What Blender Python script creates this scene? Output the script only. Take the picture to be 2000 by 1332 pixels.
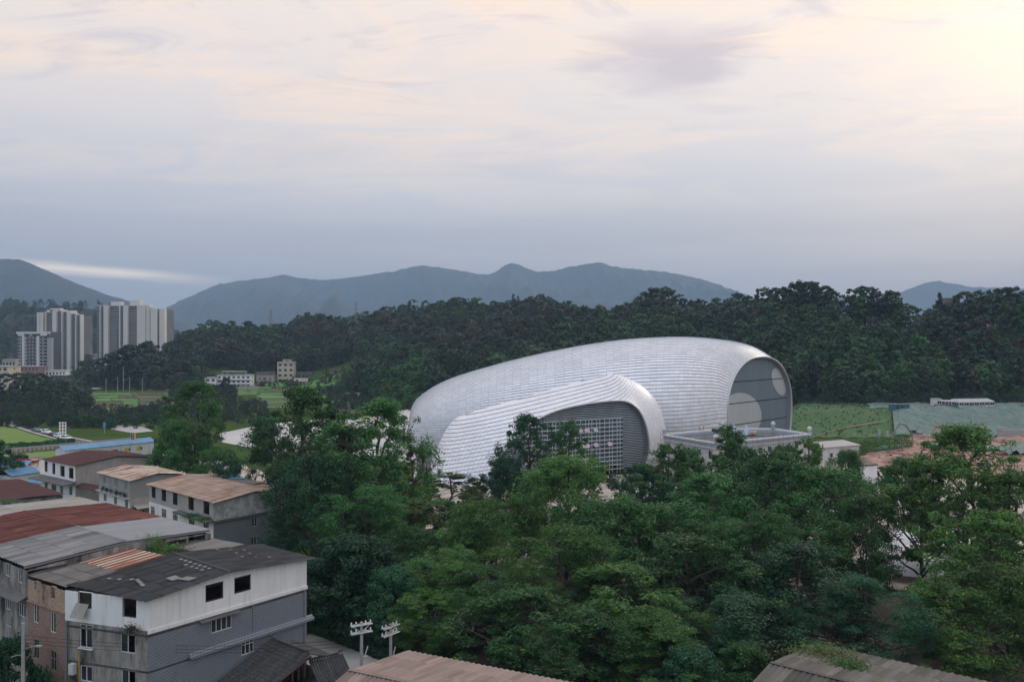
import bpy, math, random
import numpy as np
from mathutils import Vector

for _o in list(bpy.data.objects):
    bpy.data.objects.remove(_o, do_unlink=True)
SC = bpy.context.scene
COL = SC.collection
R = math.radians

# ------------------------------------------------------------------ camera
CAM_H, F, CX, CY = 34.0, 1600.0, 1000.0, 666.0
cam_data = bpy.data.cameras.new('camera')
cam = bpy.data.objects.new('camera', cam_data)
COL.objects.link(cam)
cam.location = (0, 0, CAM_H)
cam.rotation_euler = (R(90), 0, 0)
cam_data.sensor_width = 36.0
cam_data.lens = 36.0 * F / 2000.0
cam_data.clip_start = 0.5
cam_data.clip_end = 60000.0
SC.camera = cam
SC.render.resolution_x, SC.render.resolution_y = 1024, 681

# ------------------------------------------------------------------ view / render
SC.view_settings.view_transform = 'Standard'
SC.view_settings.look = 'None'
SC.view_settings.gamma = 1.0
SC.view_settings.use_curve_mapping = False
SC.view_settings.exposure = 0.32
SC.render.engine = 'CYCLES'
SC.cycles.use_denoising = True
SC.cycles.max_bounces = 6
SC.cycles.diffuse_bounces = 3
SC.cycles.glossy_bounces = 3
SC.cycles.transmission_bounces = 3
SC.cycles.transparent_max_bounces = 6
SC.cycles.volume_bounces = 0

SUN_AZ, SUN_EL = R(37.0), R(19.0)      # azimuth to the right of the view axis


def s2l(c):
    """sRGB 0-255 triple to linear."""
    out = []
    for v in c:
        v = v / 255.0
        out.append(v / 12.92 if v <= 0.04045 else ((v + 0.055) / 1.055) ** 2.4)
    return tuple(out)


class NB:
    """small helper for node trees"""
    def __init__(self, nt):
        self.nt = nt
        nt.nodes.clear()

    def n(self, typ, ins=None, **props):
        nd = self.nt.nodes.new(typ)
        for k, v in props.items():
            setattr(nd, k, v)
        for k, v in (ins or {}).items():
            self.set(nd, k, v)
        return nd

    def set(self, nd, k, v):
        s = nd.inputs[k]
        if isinstance(v, bpy.types.NodeSocket):
            self.nt.links.new(v, s)
        elif isinstance(v, bpy.types.Node):
            self.nt.links.new(v.outputs[0], s)
        else:
            if isinstance(v, (tuple, list)) and len(v) == 3 and s.type == 'RGBA':
                v = (*v, 1.0)
            s.default_value = v

    def m(self, op, a, b=0.0, c=0.0, clamp=False):
        nd = self.n('ShaderNodeMath', operation=op, use_clamp=clamp)
        for i, v in enumerate((a, b, c)):
            self.set(nd, i, v)
        return nd.outputs[0]

    def mix(self, fac, a, b, blend='MIX'):
        nd = self.n('ShaderNodeMix', data_type='RGBA', blend_type=blend, clamp_factor=True)
        self.set(nd, 0, fac)
        self.set(nd, 6, a)
        self.set(nd, 7, b)
        return nd.outputs[2]

    def ramp(self, fac, stops, interp='LINEAR'):
        nd = self.n('ShaderNodeValToRGB', {0: fac})
        cr = nd.color_ramp
        cr.interpolation = interp
        while len(cr.elements) < len(stops):
            cr.elements.new(0.5)
        for e, (p, c) in zip(cr.elements, stops):
            e.position = p
            e.color = (*c, 1.0) if len(c) == 3 else c
        return nd.outputs[0]

    def noise(self, vec, scale, detail=4.0, rough=0.55, dist=0.0):
        nd = self.n('ShaderNodeTexNoise', {'Scale': scale, 'Detail': detail, 'Roughness': rough, 'Distortion': dist})
        if vec is not None:
            self.set(nd, 'Vector', vec)
        return nd.outputs[0]

    def mapping(self, vec, scale=(1, 1, 1), rot=(0, 0, 0), loc=(0, 0, 0)):
        nd = self.n('ShaderNodeMapping', {'Vector': vec, 'Scale': scale, 'Rotation': rot, 'Location': loc})
        return nd.outputs[0]


# ------------------------------------------------------------------ world: evening cloud deck over a Nishita sky
world = bpy.data.worlds.new('World')
SC.world = world
world.use_nodes = True
b = NB(world.node_tree)
tc = b.n('ShaderNodeTexCoord')
dirv = tc.outputs['Generated']
sep = b.n('ShaderNodeSeparateXYZ', {0: dirv})
dx, dy, dz = sep.outputs
sky = b.n('ShaderNodeTexSky', sky_type='NISHITA')
sky.sun_disc = False
sky.sun_elevation = SUN_EL
sky.sun_rotation = SUN_AZ
sky.altitude = 500
sky.air_density = 1.5
sky.dust_density = 3.0
STR = 0.1
# cloud deck: coordinates on a horizontal sheet so that clouds shrink to streaks near the horizon
zz = b.m('ADD', b.m('MAXIMUM', dz, 0.0), 0.10)
pl = b.n('ShaderNodeCombineXYZ', {0: b.m('DIVIDE', dx, zz), 1: b.m('DIVIDE', dy, zz), 2: 0.0}).outputs[0]
warp = b.noise(b.mapping(pl, (0.55, 0.55, 1)), 1.0, 4, 0.55, 0.3)
el = b.m('ADD', dz, b.m('MULTIPLY', b.m('SUBTRACT', warp, 0.5), b.m('MULTIPLY', b.m('MINIMUM', b.m('MAXIMUM', dz, 0.0), 0.3), 0.5)))
base = b.ramp(b.m('MULTIPLY', el, 1.0, clamp=True), [
    (0.00, s2l((182, 180, 184))), (0.06, s2l((174, 173, 179))), (0.12, s2l((183, 182, 190))),
    (0.18, s2l((203, 202, 208))), (0.25, s2l((226, 217, 214))), (0.37, s2l((241, 227, 218))),
    (0.55, s2l((232, 234, 242))), (1.00, (1.02, 1.12, 1.32))])
# soft brighter / darker patches, finer wisps
n1 = b.noise(b.mapping(pl, (1.0, 1.9, 1), rot=(0, 0, R(24)), loc=(3.1, 1.7, 0)), 1.0, 8, 0.62, 0.9)
n2 = b.noise(b.mapping(pl, (2.0, 4.2, 1), rot=(0, 0, R(-14)), loc=(7.3, 2.2, 0)), 1.0, 8, 0.66, 1.2)
hi = b.m('MULTIPLY', b.m('SUBTRACT', b.m('MINIMUM', dz, 0.40), 0.13), 5.0, clamp=True)
warm = b.m('MULTIPLY', b.m('MULTIPLY', b.m('SUBTRACT', n1, 0.45), 7.0, clamp=True), hi)
col = b.mix(b.m('MULTIPLY', warm, 0.85), base, s2l((255, 229, 207)))
dark = b.m('MULTIPLY', b.m('MULTIPLY', b.m('SUBTRACT', 0.46, n2), 6.0, clamp=True), hi)
col = b.mix(b.m('MULTIPLY', dark, 0.70), col, s2l((203, 195, 203)))
# long thin bands lower down
n4 = b.noise(b.mapping(dirv, (2.2, 2.2, 26.0), rot=(0, R(5), 0), loc=(1.3, 0.4, 2.0)), 1.0, 5, 0.6, 0.4)
lowb = b.m('MULTIPLY', b.m('SUBTRACT', 0.30, dz), 6.0, clamp=True)
col = b.mix(b.m('MULTIPLY', b.m('MULTIPLY', b.m('SUBTRACT', n4, 0.50), 3.0, clamp=True), b.m('MULTIPLY', lowb, 0.55)), col, s2l((214, 208, 212)))
col = b.mix(b.m('MULTIPLY', b.m('MULTIPLY', b.m('SUBTRACT', 0.47, n4), 3.0, clamp=True), b.m('MULTIPLY', lowb, 0.40)), col, s2l((160, 170, 190)))
# one small grey cloud below the deck
cdir = b.n('ShaderNodeCombineXYZ', {0: b.m('ADD', b.m('MULTIPLY', b.m('SUBTRACT', b.m('DIVIDE', dx, dy), 0.205), 8.5), b.m('MULTIPLY', b.m('SUBTRACT', n2, 0.5), 2.6)),
                                    1: b.m('ADD', b.m('MULTIPLY', b.m('SUBTRACT', b.m('DIVIDE', dz, dy), 0.347), 19.0), b.m('MULTIPLY', b.m('SUBTRACT', warp, 0.5), 3.0)), 2: 0.0})
cl = b.n('ShaderNodeVectorMath', {0: cdir.outputs[0]}, operation='LENGTH').outputs[1]
clf = b.m('MULTIPLY', b.m('MULTIPLY', b.m('SUBTRACT', 1.05, cl), 1.5, clamp=True), b.m('GREATER_THAN', dy, 0.0))
col = b.mix(b.m('MULTIPLY', clf, 0.85), col, s2l((196, 186, 194)))
# gap in the clouds low on the left, thin and slightly tilted
az = b.m('DIVIDE', dx, b.m('MAXIMUM', dy, 0.05))
tilt = b.m('SUBTRACT', b.m('DIVIDE', dz, b.m('MAXIMUM', dy, 0.05)), b.m('ADD', 0.0735, b.m('MULTIPLY', b.m('ADD', az, 0.37), -0.085)))
tilt = b.m('ADD', tilt, b.m('MULTIPLY', b.m('SUBTRACT', b.noise(b.mapping(dirv, (6, 6, 90)), 1.0, 3), 0.5), 0.010))
st = b.m('SUBTRACT', 1.0, b.m('DIVIDE', b.m('ABSOLUTE', tilt), 0.0100), clamp=True)
stx = b.m('MULTIPLY', b.m('MULTIPLY', b.m('ADD', az, 0.67), 9.0, clamp=True), b.m('MULTIPLY', b.m('SUBTRACT', -0.335, az), 7.0, clamp=True))
stx = b.m('MULTIPLY', stx, b.m('GREATER_THAN', dy, 0.0))
col = b.mix(b.m('MULTIPLY', b.m('MULTIPLY', b.m('SMOOTH_MIN', st, 1.0, 0.2), stx), 0.9), col, (1.45, 1.22, 0.92))
# glow of the sun behind the cloud
sd = (math.sin(SUN_AZ) * math.cos(SUN_EL), math.cos(SUN_AZ) * math.cos(SUN_EL), math.sin(SUN_EL))
dot = b.n('ShaderNodeVectorMath', {0: dirv, 1: sd}, operation='DOT_PRODUCT').outputs[1]
g1 = b.m('POWER', b.m('MAXIMUM', dot, 0.0), 9.0)
g2 = b.m('POWER', b.m('MAXIMUM', dot, 0.0), 60.0)
glow = b.m('MULTIPLY', b.m('ADD', b.m('MULTIPLY', g1, 0.045), b.m('MULTIPLY', g2, 0.03)), b.m('MULTIPLY', b.m('ADD', dz, 0.02), 5.0, clamp=True))
away = b.m('MULTIPLY', b.m('SUBTRACT', 0.15, dot), 1.2, clamp=True)
col = b.mix(away, col, (0.88, 1.06, 1.30), 'MULTIPLY')
gcol = b.n('ShaderNodeVectorMath', {0: (1.0, 0.86, 0.66), 1: b.n('ShaderNodeCombineXYZ', {0: glow, 1: glow, 2: glow}).outputs[0]}, operation='MULTIPLY').outputs[0]
col = b.mix(1.0, col, gcol, 'ADD')
scaled = b.n('ShaderNodeVectorMath', {0: col, 'Scale': 1.0 / STR}, operation='SCALE').outputs[0]
tot = b.mix(0.93, sky.outputs[0], scaled)
bg = b.n('ShaderNodeBackground', {'Color': tot, 'Strength': STR})
b.n('ShaderNodeOutputWorld', {0: bg.outputs[0]})

# ------------------------------------------------------------------ sun (veiled)
sl = bpy.data.lights.new('sun', 'SUN')
sl.energy = 0.9
sl.angle = R(14)
sl.color = (1.0, 0.86, 0.70)
sun = bpy.data.objects.new('sun', sl)
COL.objects.link(sun)
sun.location = (200, 250, 300)
sun.rotation_euler = Vector(sd).to_track_quat('Z', 'Y').to_euler()

# ------------------------------------------------------------------ geometry helpers
def P(px, py, z=0.0):
    """photo pixel -> point at height z"""
    D = F * (CAM_H - z) / (py - CY)
    return np.array([(px - CX) / F * D, D, z])


def PD(px, py, D):
    """photo pixel -> point at depth D"""
    return np.array([(px - CX) / F * D, D, CAM_H - (py - CY) / F * D])


def setp(o, label=None, cat=None, group=None, kind=None):
    if label:
        o['label'] = label
    if cat:
        o['category'] = cat
    if group:
        o['group'] = group
    if kind:
        o['kind'] = kind
    return o


def thing(name, label, cat, loc=(0, 0, 0), rz=0.0, group=None):
    o = bpy.data.objects.new(name, None)
    o.empty_display_size = 0.5
    COL.objects.link(o)
    o.location = [float(v) for v in loc]
    o.rotation_euler = (0, 0, rz)
    setp(o, label, cat, group)
    return o


def wloc(o):
    v = np.zeros(3)
    while o is not None:
        v += np.array(o.location)
        o = o.parent
    return v


def mesh_obj(name, verts, faces, mat, parent=None, local=False, smooth=False, mats=None, midx=None):
    """verts in world coordinates unless local; stored relative to the parent"""
    v = np.asarray(verts, dtype=float).reshape(-1, 3)
    if parent is not None and not local:
        v = v - wloc(parent)
    me = bpy.data.meshes.new(name)
    me.from_pydata(v.tolist(), [], [tuple(int(i) for i in f) for f in faces])
    if mats:
        for m_ in mats:
            me.materials.append(m_)
        if midx is not None:
            me.polygons.foreach_set('material_index', midx)
    elif mat is not None:
        me.materials.append(mat)
    if smooth:
        me.polygons.foreach_set('use_smooth', [True] * len(me.polygons))
    me.update()
    o = bpy.data.objects.new(name, me)
    COL.objects.link(o)
    o.parent = parent
    return o


def quad_mesh(name, V, mat):
    """V: (n,4,3) array -> mesh of separate quads, fast"""
    n = len(V)
    me = bpy.data.meshes.new(name)
    me.vertices.add(n * 4)
    me.vertices.foreach_set('co', np.ascontiguousarray(V, dtype=np.float32).ravel())
    me.loops.add(n * 4)
    me.loops.foreach_set('vertex_index', np.arange(n * 4, dtype=np.int32))
    me.polygons.add(n)
    me.polygons.foreach_set('loop_start', np.arange(0, n * 4, 4, dtype=np.int32))
    me.polygons.foreach_set('loop_total', np.full(n, 4, dtype=np.int32))
    me.update(calc_edges=True)
    if mat is not None:
        me.materials.append(mat)
    return me


def link_mesh(name, me, parent=None, loc=(0, 0, 0)):
    o = bpy.data.objects.new(name, me)
    COL.objects.link(o)
    o.parent = parent
    o.location = loc
    return o


class MB:
    """collects boxes, prisms and tubes into one mesh"""
    def __init__(self):
        self.v, self.f = [], []

    def add(self, V, Fs):
        o = len(self.v)
        self.v += [tuple(map(float, p)) for p in V]
        self.f += [tuple(o + i for i in f) for f in Fs]
        return self

    def box(self, c, s, rz=0.0):
        cx, cy, cz = c
        hx, hy, hz = s[0] / 2, s[1] / 2, s[2] / 2
        ca, sa = math.cos(rz), math.sin(rz)
        V = []
        for z in (-hz, hz):
            for x, y in ((-hx, -hy), (hx, -hy), (hx, hy), (-hx, hy)):
                V.append((cx + x * ca - y * sa, cy + x * sa + y * ca, cz + z))
        return self.add(V, [(0, 3, 2, 1), (4, 5, 6, 7), (0, 1, 5, 4), (1, 2, 6, 5), (2, 3, 7, 6), (3, 0, 4, 7)])

    def prism(self, poly, z0, z1):
        n = len(poly)
        V = [(p[0], p[1], z0) for p in poly] + [(p[0], p[1], z1) for p in poly]
        Fs = [tuple(range(n))[::-1], tuple(range(n, 2 * n))]
        Fs += [(i, (i + 1) % n, n + (i + 1) % n, n + i) for i in range(n)]
        return self.add(V, Fs)

    def beam(self, a, b_, w, h):
        """box from point a to point b_, width w, height h"""
        a, b_ = np.array(a, float), np.array(b_, float)
        d = b_ - a
        d /= np.linalg.norm(d) + 1e-9
        up = np.array([0, 0, 1.0]) if abs(d[2]) < 0.95 else np.array([1.0, 0, 0])
        s = np.cross(d, up)
        s /= np.linalg.norm(s)
        u = np.cross(s, d)
        V = []
        for p in (a, b_):
            for i, j in ((-1, -1), (1, -1), (1, 1), (-1, 1)):
                V.append(p + s * w / 2 * i + u * h / 2 * j)
        return self.add(V, [(0, 1, 2, 3), (7, 6, 5, 4), (0, 4, 5, 1), (1, 5, 6, 2), (2, 6, 7, 3), (3, 7, 4, 0)])

    def tube(self, pts, rad, sides=6, cap=True):
        pts = [np.array(p, float) for p in pts]
        if not hasattr(rad, '__len__'):
            rad = [rad] * len(pts)
        V, Fs = [], []
        for i, p in enumerate(pts):
            d = pts[min(i + 1, len(pts) - 1)] - pts[max(i - 1, 0)]
            d /= np.linalg.norm(d) + 1e-9
            ref = np.array([1.0, 0, 0]) if abs(d[0]) < 0.9 else np.array([0, 1.0, 0])
            s = np.cross(d, ref)
            s /= np.linalg.norm(s)
            u = np.cross(d, s)
            for k in range(sides):
                t = 2 * math.pi * k / sides
                V.append(p + (s * math.cos(t) + u * math.sin(t)) * rad[i])
        for i in range(len(pts) - 1):
            for k in range(sides):
                k2 = (k + 1) % sides
                Fs.append((i * sides + k, i * sides + k2, (i + 1) * sides + k2, (i + 1) * sides + k))
        if cap:
            Fs.append(tuple(range(sides))[::-1])
            Fs.append(tuple(range((len(pts) - 1) * sides, len(pts) * sides)))
        return self.add(V, Fs)

    def ball(self, c, r, nu=10, nv=7, sz=1.0):
        V = [(c[0], c[1], c[2] - r * sz)]
        for j in range(1, nv):
            ph = -math.pi / 2 + math.pi * j / nv
            for i in range(nu):
                t = 2 * math.pi * i / nu
                V.append((c[0] + r * math.cos(ph) * math.cos(t), c[1] + r * math.cos(ph) * math.sin(t), c[2] + r * sz * math.sin(ph)))
        V.append((c[0], c[1], c[2] + r * sz))
        Fs = [(0, 1 + (i + 1) % nu, 1 + i) for i in range(nu)]
        for j in range(nv - 2):
            for i in range(nu):
                a = 1 + j * nu + i
                b_ = 1 + j * nu + (i + 1) % nu
                Fs.append((a, b_, b_ + nu, a + nu))
        top = len(V) - 1
        Fs += [(top, 1 + (nv - 2) * nu + i, 1 + (nv - 2) * nu + (i + 1) % nu) for i in range(nu)]
        return self.add(V, Fs)

    def lathe(self, c, prof, n=12):
        V, Fs = [], []
        for (r, z) in prof:
            for k in range(n):
                t = 2 * math.pi * k / n
                V.append((c[0] + r * math.cos(t), c[1] + r * math.sin(t), c[2] + z))
        for j in range(len(prof) - 1):
            for k in range(n):
                k2 = (k + 1) % n
                Fs.append((j * n + k, j * n + k2, (j + 1) * n + k2, (j + 1) * n + k))
        Fs.append(tuple(range(n))[::-1])
        Fs.append(tuple(range((len(prof) - 1) * n, len(prof) * n)))
        return self.add(V, Fs)

    def build(self, name, mat, parent=None, local=False, smooth=False):
        return mesh_obj(name, self.v, self.f, mat, parent, local, smooth)


def clone(o, parent=None, loc=None, rz=None, scale=None):
    c = o.copy()
    COL.objects.link(c)
    c.parent = parent
    if loc is not None:
        c.location = [float(v) for v in loc]
    if rz is not None:
        c.rotation_euler = (0, 0, rz)
    if scale is not None:
        c.scale = (scale, scale, scale) if not hasattr(scale, '__len__') else scale
    for ch in list(o.children):
        clone(ch, c)
    return c


# ------------------------------------------------------------------ materials
def pmat(name, c1, c2=None, scale=1.0, rough=0.85, metal=0.0, bump=0.0, bscale=None, stretch=(1, 1, 1), rot=(0, 0, 0),
         contrast=2.5, objrand=0.0, spec=0.3, detail=5.0, third=None, tfac=0.0, tscale=0.3, island=0.0, streak=None):
    m = bpy.data.materials.new(name)
    m.use_nodes = True
    q = NB(m.node_tree)
    t = q.n('ShaderNodeTexCoord')
    vec = q.mapping(q.mapping(t.outputs['Object'], (1, 1, 1), rot), stretch)
    color = None
    if c2 is not None:
        n = q.noise(vec, scale, detail, 0.6)
        f = q.m('ADD', q.m('MULTIPLY', q.m('SUBTRACT', n, 0.5), contrast), 0.5, clamp=True)
        color = q.mix(f, c1, c2)
    else:
        color = q.mix(0.0, c1, c1)
    if third is not None:
        n3 = q.noise(q.mapping(vec, loc=(5, 9, 2)), tscale, 5.0, 0.65)
        f3 = q.m('MULTIPLY', q.m('SUBTRACT', n3, 1.0 - tfac), 6.0, clamp=True)
        color = q.mix(f3, color, third)
    if streak is not None:
        ns = q.noise(q.mapping(t.outputs['Object'], (2.6, 2.6, 0.16)), 1.0, 6.0, 0.65)
        nl_ = q.noise(q.mapping(t.outputs['Object'], loc=(2, 7, 4)), 0.22, 3.0)
        fs = q.m('MULTIPLY', q.m('MULTIPLY', q.m('SUBTRACT', ns, 0.50), 4.5, clamp=True), q.m('MULTIPLY', q.m('SUBTRACT', nl_, 0.32), 3.0, clamp=True))
        color = q.mix(q.m('MULTIPLY', fs, 0.8), color, streak)
    if objrand:
        oi = q.n('ShaderNodeObjectInfo')
        k = q.m('ADD', 1.0 - objrand, q.m('MULTIPLY', oi.outputs['Random'], 2 * objrand))
        color = q.n('ShaderNodeVectorMath', {0: color, 'Scale': k}, operation='SCALE').outputs[0]
    if island:
        g = q.n('ShaderNodeNewGeometry')
        k = q.m('ADD', 1.0 - island, q.m('MULTIPLY', g.outputs['Random Per Island'], 2 * island))
        color = q.n('ShaderNodeVectorMath', {0: color, 'Scale': k}, operation='SCALE').outputs[0]
    bs = q.n('ShaderNodeBsdfPrincipled', {'Base Color': color, 'Roughness': rough, 'Metallic': metal, 'Specular IOR Level': spec})
    if bump:
        nb_ = q.noise(vec, bscale or scale * 4, 4.0, 0.6)
        bp = q.n('ShaderNodeBump', {'Strength': bump, 'Distance': 0.1, 'Height': nb_})
        q.set(bs, 'Normal', bp.outputs[0])
    q.n('ShaderNodeOutputMaterial', {0: bs.outputs[0]})
    return m


def leafmat(name, c1, c2, c3=None, f3=0.0, hue=0.35, trans=0.25):
    """foliage: colour varies by leaf and by tree"""
    m = bpy.data.materials.new(name)
    m.use_nodes = True
    q = NB(m.node_tree)
    g = q.n('ShaderNodeNewGeometry')
    r = g.outputs['Random Per Island']
    oi = q.n('ShaderNodeObjectInfo')
    color = q.mix(r, c1, c2)
    # whole-tree shift, from brownish to blue-green
    color = q.mix(q.m('MULTIPLY', oi.outputs['Random'], hue), color, q.mix(q.m('FRACT', q.m('MULTIPLY', oi.outputs['Random'], 7.31)), (c1[0] * 1.5, c1[1] * 0.75, c1[2] * 0.8), (c2[0] * 0.75, c2[1] * 1.08, c2[2] * 1.15)))
    k = q.m('ADD', 0.62, q.m('MULTIPLY', q.m('FRACT', q.m('MULTIPLY', oi.outputs['Random'], 13.7)), 0.76))
    color = q.n('ShaderNodeVectorMath', {0: color, 'Scale': k}, operation='SCALE').outputs[0]
    if c3 is not None:
        color = q.mix(q.m('GREATER_THAN', q.m('FRACT', q.m('MULTIPLY', r, 17.3)), 1.0 - f3), color, c3)
    bs = q.n('ShaderNodeBsdfPrincipled', {'Base Color': color, 'Roughness': 0.6, 'Specular IOR Level': 0.25})
    tr = q.n('ShaderNodeBsdfTranslucent', {'Color': color})
    mx = q.n('ShaderNodeMixShader', {0: trans, 1: bs.outputs[0], 2: tr.outputs[0]})
    q.n('ShaderNodeOutputMaterial', {0: mx.outputs[0]})
    return m


M = {}
M['grass'] = pmat('grass', (0.035, 0.070, 0.022), (0.070, 0.105, 0.03), 0.12, 1.0, spec=0.0, third=(0.085, 0.075, 0.045), tfac=0.46, tscale=0.05, bump=0.4, bscale=1.5)
M['lawn'] = pmat('lawn', (0.10, 0.18, 0.03), (0.16, 0.22, 0.05), 0.1, 0.9, bump=0.4, bscale=2.0)
M['slopegrass'] = pmat('slopegrass', (0.030, 0.085, 0.028), (0.070, 0.135, 0.042), 0.4, 0.9, bump=0.5, bscale=1.0, third=(0.10, 0.09, 0.05), tfac=0.40, tscale=0.08)
M['field_green'] = pmat('field_green', (0.048, 0.135, 0.030), (0.095, 0.205, 0.05), 0.35, 0.9, objrand=0.35, third=(0.08, 0.07, 0.04), tfac=0.42, tscale=0.25, bump=0.5, bscale=1.2)
M['field_brown'] = pmat('field_brown', (0.085, 0.07, 0.045), (0.06, 0.085, 0.035), 0.2, 0.95, objrand=0.3, bump=0.5, bscale=1.2)
M['asphalt'] = pmat('asphalt', (0.07, 0.072, 0.08), (0.10, 0.10, 0.105), 0.3, 0.85)
M['concrete'] = pmat('concrete', (0.42, 0.41, 0.40), (0.33, 0.32, 0.31), 0.4, 0.85, third=(0.25, 0.24, 0.22), tfac=0.36, tscale=0.2)
M['plaza'] = pmat('plaza', (0.50, 0.49, 0.48), (0.40, 0.39, 0.38), 0.05, 0.8)
M['plaza_sand'] = pmat('plaza_sand', (0.55, 0.49, 0.43), (0.36, 0.30, 0.25), 0.15, 0.85, third=(0.10, 0.12, 0.06), tfac=0.46, tscale=0.07, contrast=3.5, detail=7.0)
M['kerb'] = pmat('kerb', (0.50, 0.49, 0.47), (0.40, 0.39, 0.37), 0.5, 0.8)
M['white_paint'] = pmat('white_paint', (0.78, 0.78, 0.78), None, 1, 0.6)
M['earth'] = pmat('earth', (0.42, 0.28, 0.22), (0.15, 0.07, 0.055), 0.30, 0.95, third=(0.10, 0.05, 0.045), tfac=0.48, tscale=0.16, bump=1.0, bscale=0.5, contrast=4.0, detail=7.0)
M['dirt_path'] = pmat('dirt_path', (0.22, 0.18, 0.13), (0.14, 0.13, 0.08), 0.4, 0.95)
M['dirt'] = pmat('dirt', (0.12, 0.09, 0.07), (0.07, 0.06, 0.05), 0.6, 0.95, bump=0.6, bscale=2)
M['netting'] = pmat('netting', (0.075, 0.135, 0.12), (0.14, 0.20, 0.18), 0.5, 0.8, stretch=(1.0, 0.22, 1), third=(0.05, 0.19, 0.14), tfac=0.42, tscale=0.35, bump=1.0, bscale=0.8, contrast=4.0)
M['netting_bright'] = pmat('netting_bright', (0.04, 0.30, 0.20), (0.10, 0.34, 0.26), 0.3, 0.7, bump=0.6, bscale=0.8)
M['mountain'] = pmat('mountain', (0.022, 0.042, 0.034), (0.040, 0.055, 0.042), 0.004, 0.95, detail=8.0, bump=0.0, third=(0.02, 0.03, 0.025), tfac=0.45, tscale=0.02)
M['panel_dome'] = pmat('panel_dome', (0.80, 0.81, 0.85), (0.73, 0.745, 0.79), 0.08, 0.50, metal=0.40, objrand=0.0, spec=0.4, island=0.07, streak=(0.62, 0.63, 0.66))
M['shell_dark'] = pmat('shell_dark', (0.14, 0.155, 0.20), None, 1, 0.6)
M['rim'] = pmat('rim', (0.55, 0.56, 0.60), None, 1, 0.4, metal=0.5)
M['end_wall'] = pmat('end_wall', (0.16, 0.20, 0.245), (0.22, 0.26, 0.305), 0.6, 0.35, metal=0.2, stretch=(3.0, 3.0, 0.05), contrast=1.6, spec=0.3)
M['end_disc'] = pmat('end_disc', (0.42, 0.45, 0.46), (0.53, 0.54, 0.55), 0.6, 0.6, metal=0.2, stretch=(3.0, 3.0, 0.05), contrast=1.6)
M['glass'] = pmat('glass', (0.02, 0.028, 0.035), (0.05, 0.06, 0.07), 0.4, 0.08, spec=0.6)
M['glass_blue'] = pmat('glass_blue', (0.03, 0.06, 0.08), (0.12, 0.17, 0.20), 0.35, 0.10, spec=0.6)
M['louvre'] = pmat('louvre', (0.66, 0.70, 0.74), (0.52, 0.56, 0.60), 0.3, 0.45, metal=0.4)
M['pink_panel'] = pmat('pink_panel', (0.62, 0.48, 0.50), None, 1, 0.6)
M['frame_white'] = pmat('frame_white', (0.62, 0.63, 0.64), (0.48, 0.49, 0.5), 2.0, 0.5)
M['frame_grey'] = pmat('frame_grey', (0.22, 0.22, 0.23), None, 1, 0.6)
M['frame_wood'] = pmat('frame_wood', (0.07, 0.04, 0.035), None, 1, 0.8)
M['dark_void'] = pmat('dark_void', (0.012, 0.012, 0.014), None, 1, 0.95)
M['plaster_white'] = pmat('plaster_white', (0.80, 0.80, 0.80), (0.70, 0.70, 0.71), 0.5, 0.85, third=(0.48, 0.48, 0.47), tfac=0.38, tscale=0.35, bump=0.1, bscale=3, stretch=(1, 1, 0.5), streak=(0.42, 0.42, 0.41))
M['plaster_grey'] = pmat('plaster_grey', (0.34, 0.32, 0.30), (0.20, 0.19, 0.18), 1.1, 0.95, contrast=4.0, detail=7.0, third=(0.045, 0.045, 0.043), tfac=0.53, tscale=0.55, bump=0.3, bscale=4, stretch=(1, 1, 0.45), streak=(0.06, 0.06, 0.058))
M['plaster_warm'] = pmat('plaster_warm', (0.42, 0.39, 0.37), (0.35, 0.33, 0.32), 0.5, 0.9, third=(0.22, 0.21, 0.2), tfac=0.38, tscale=0.3, streak=(0.20, 0.19, 0.18))
M['plaster_patchy'] = pmat('plaster_patchy', (0.30, 0.31, 0.33), (0.52, 0.53, 0.55), 0.9, 0.9, detail=6, contrast=5, bump=0.2, bscale=3)
M['concrete_old'] = pmat('concrete_old', (0.16, 0.16, 0.155), (0.10, 0.10, 0.098), 0.9, 0.95, third=(0.04, 0.045, 0.04), tfac=0.42, tscale=0.5, bump=0.3, bscale=4)
M['rock'] = M['dirt']
M['wood_pole'] = pmat('wood_pole', (0.36, 0.36, 0.35), (0.27, 0.27, 0.26), 2.0, 0.85)
M['bark'] = pmat('bark', (0.045, 0.038, 0.032), (0.075, 0.065, 0.055), 3.0, 0.95, stretch=(1, 1, 0.3))


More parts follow.
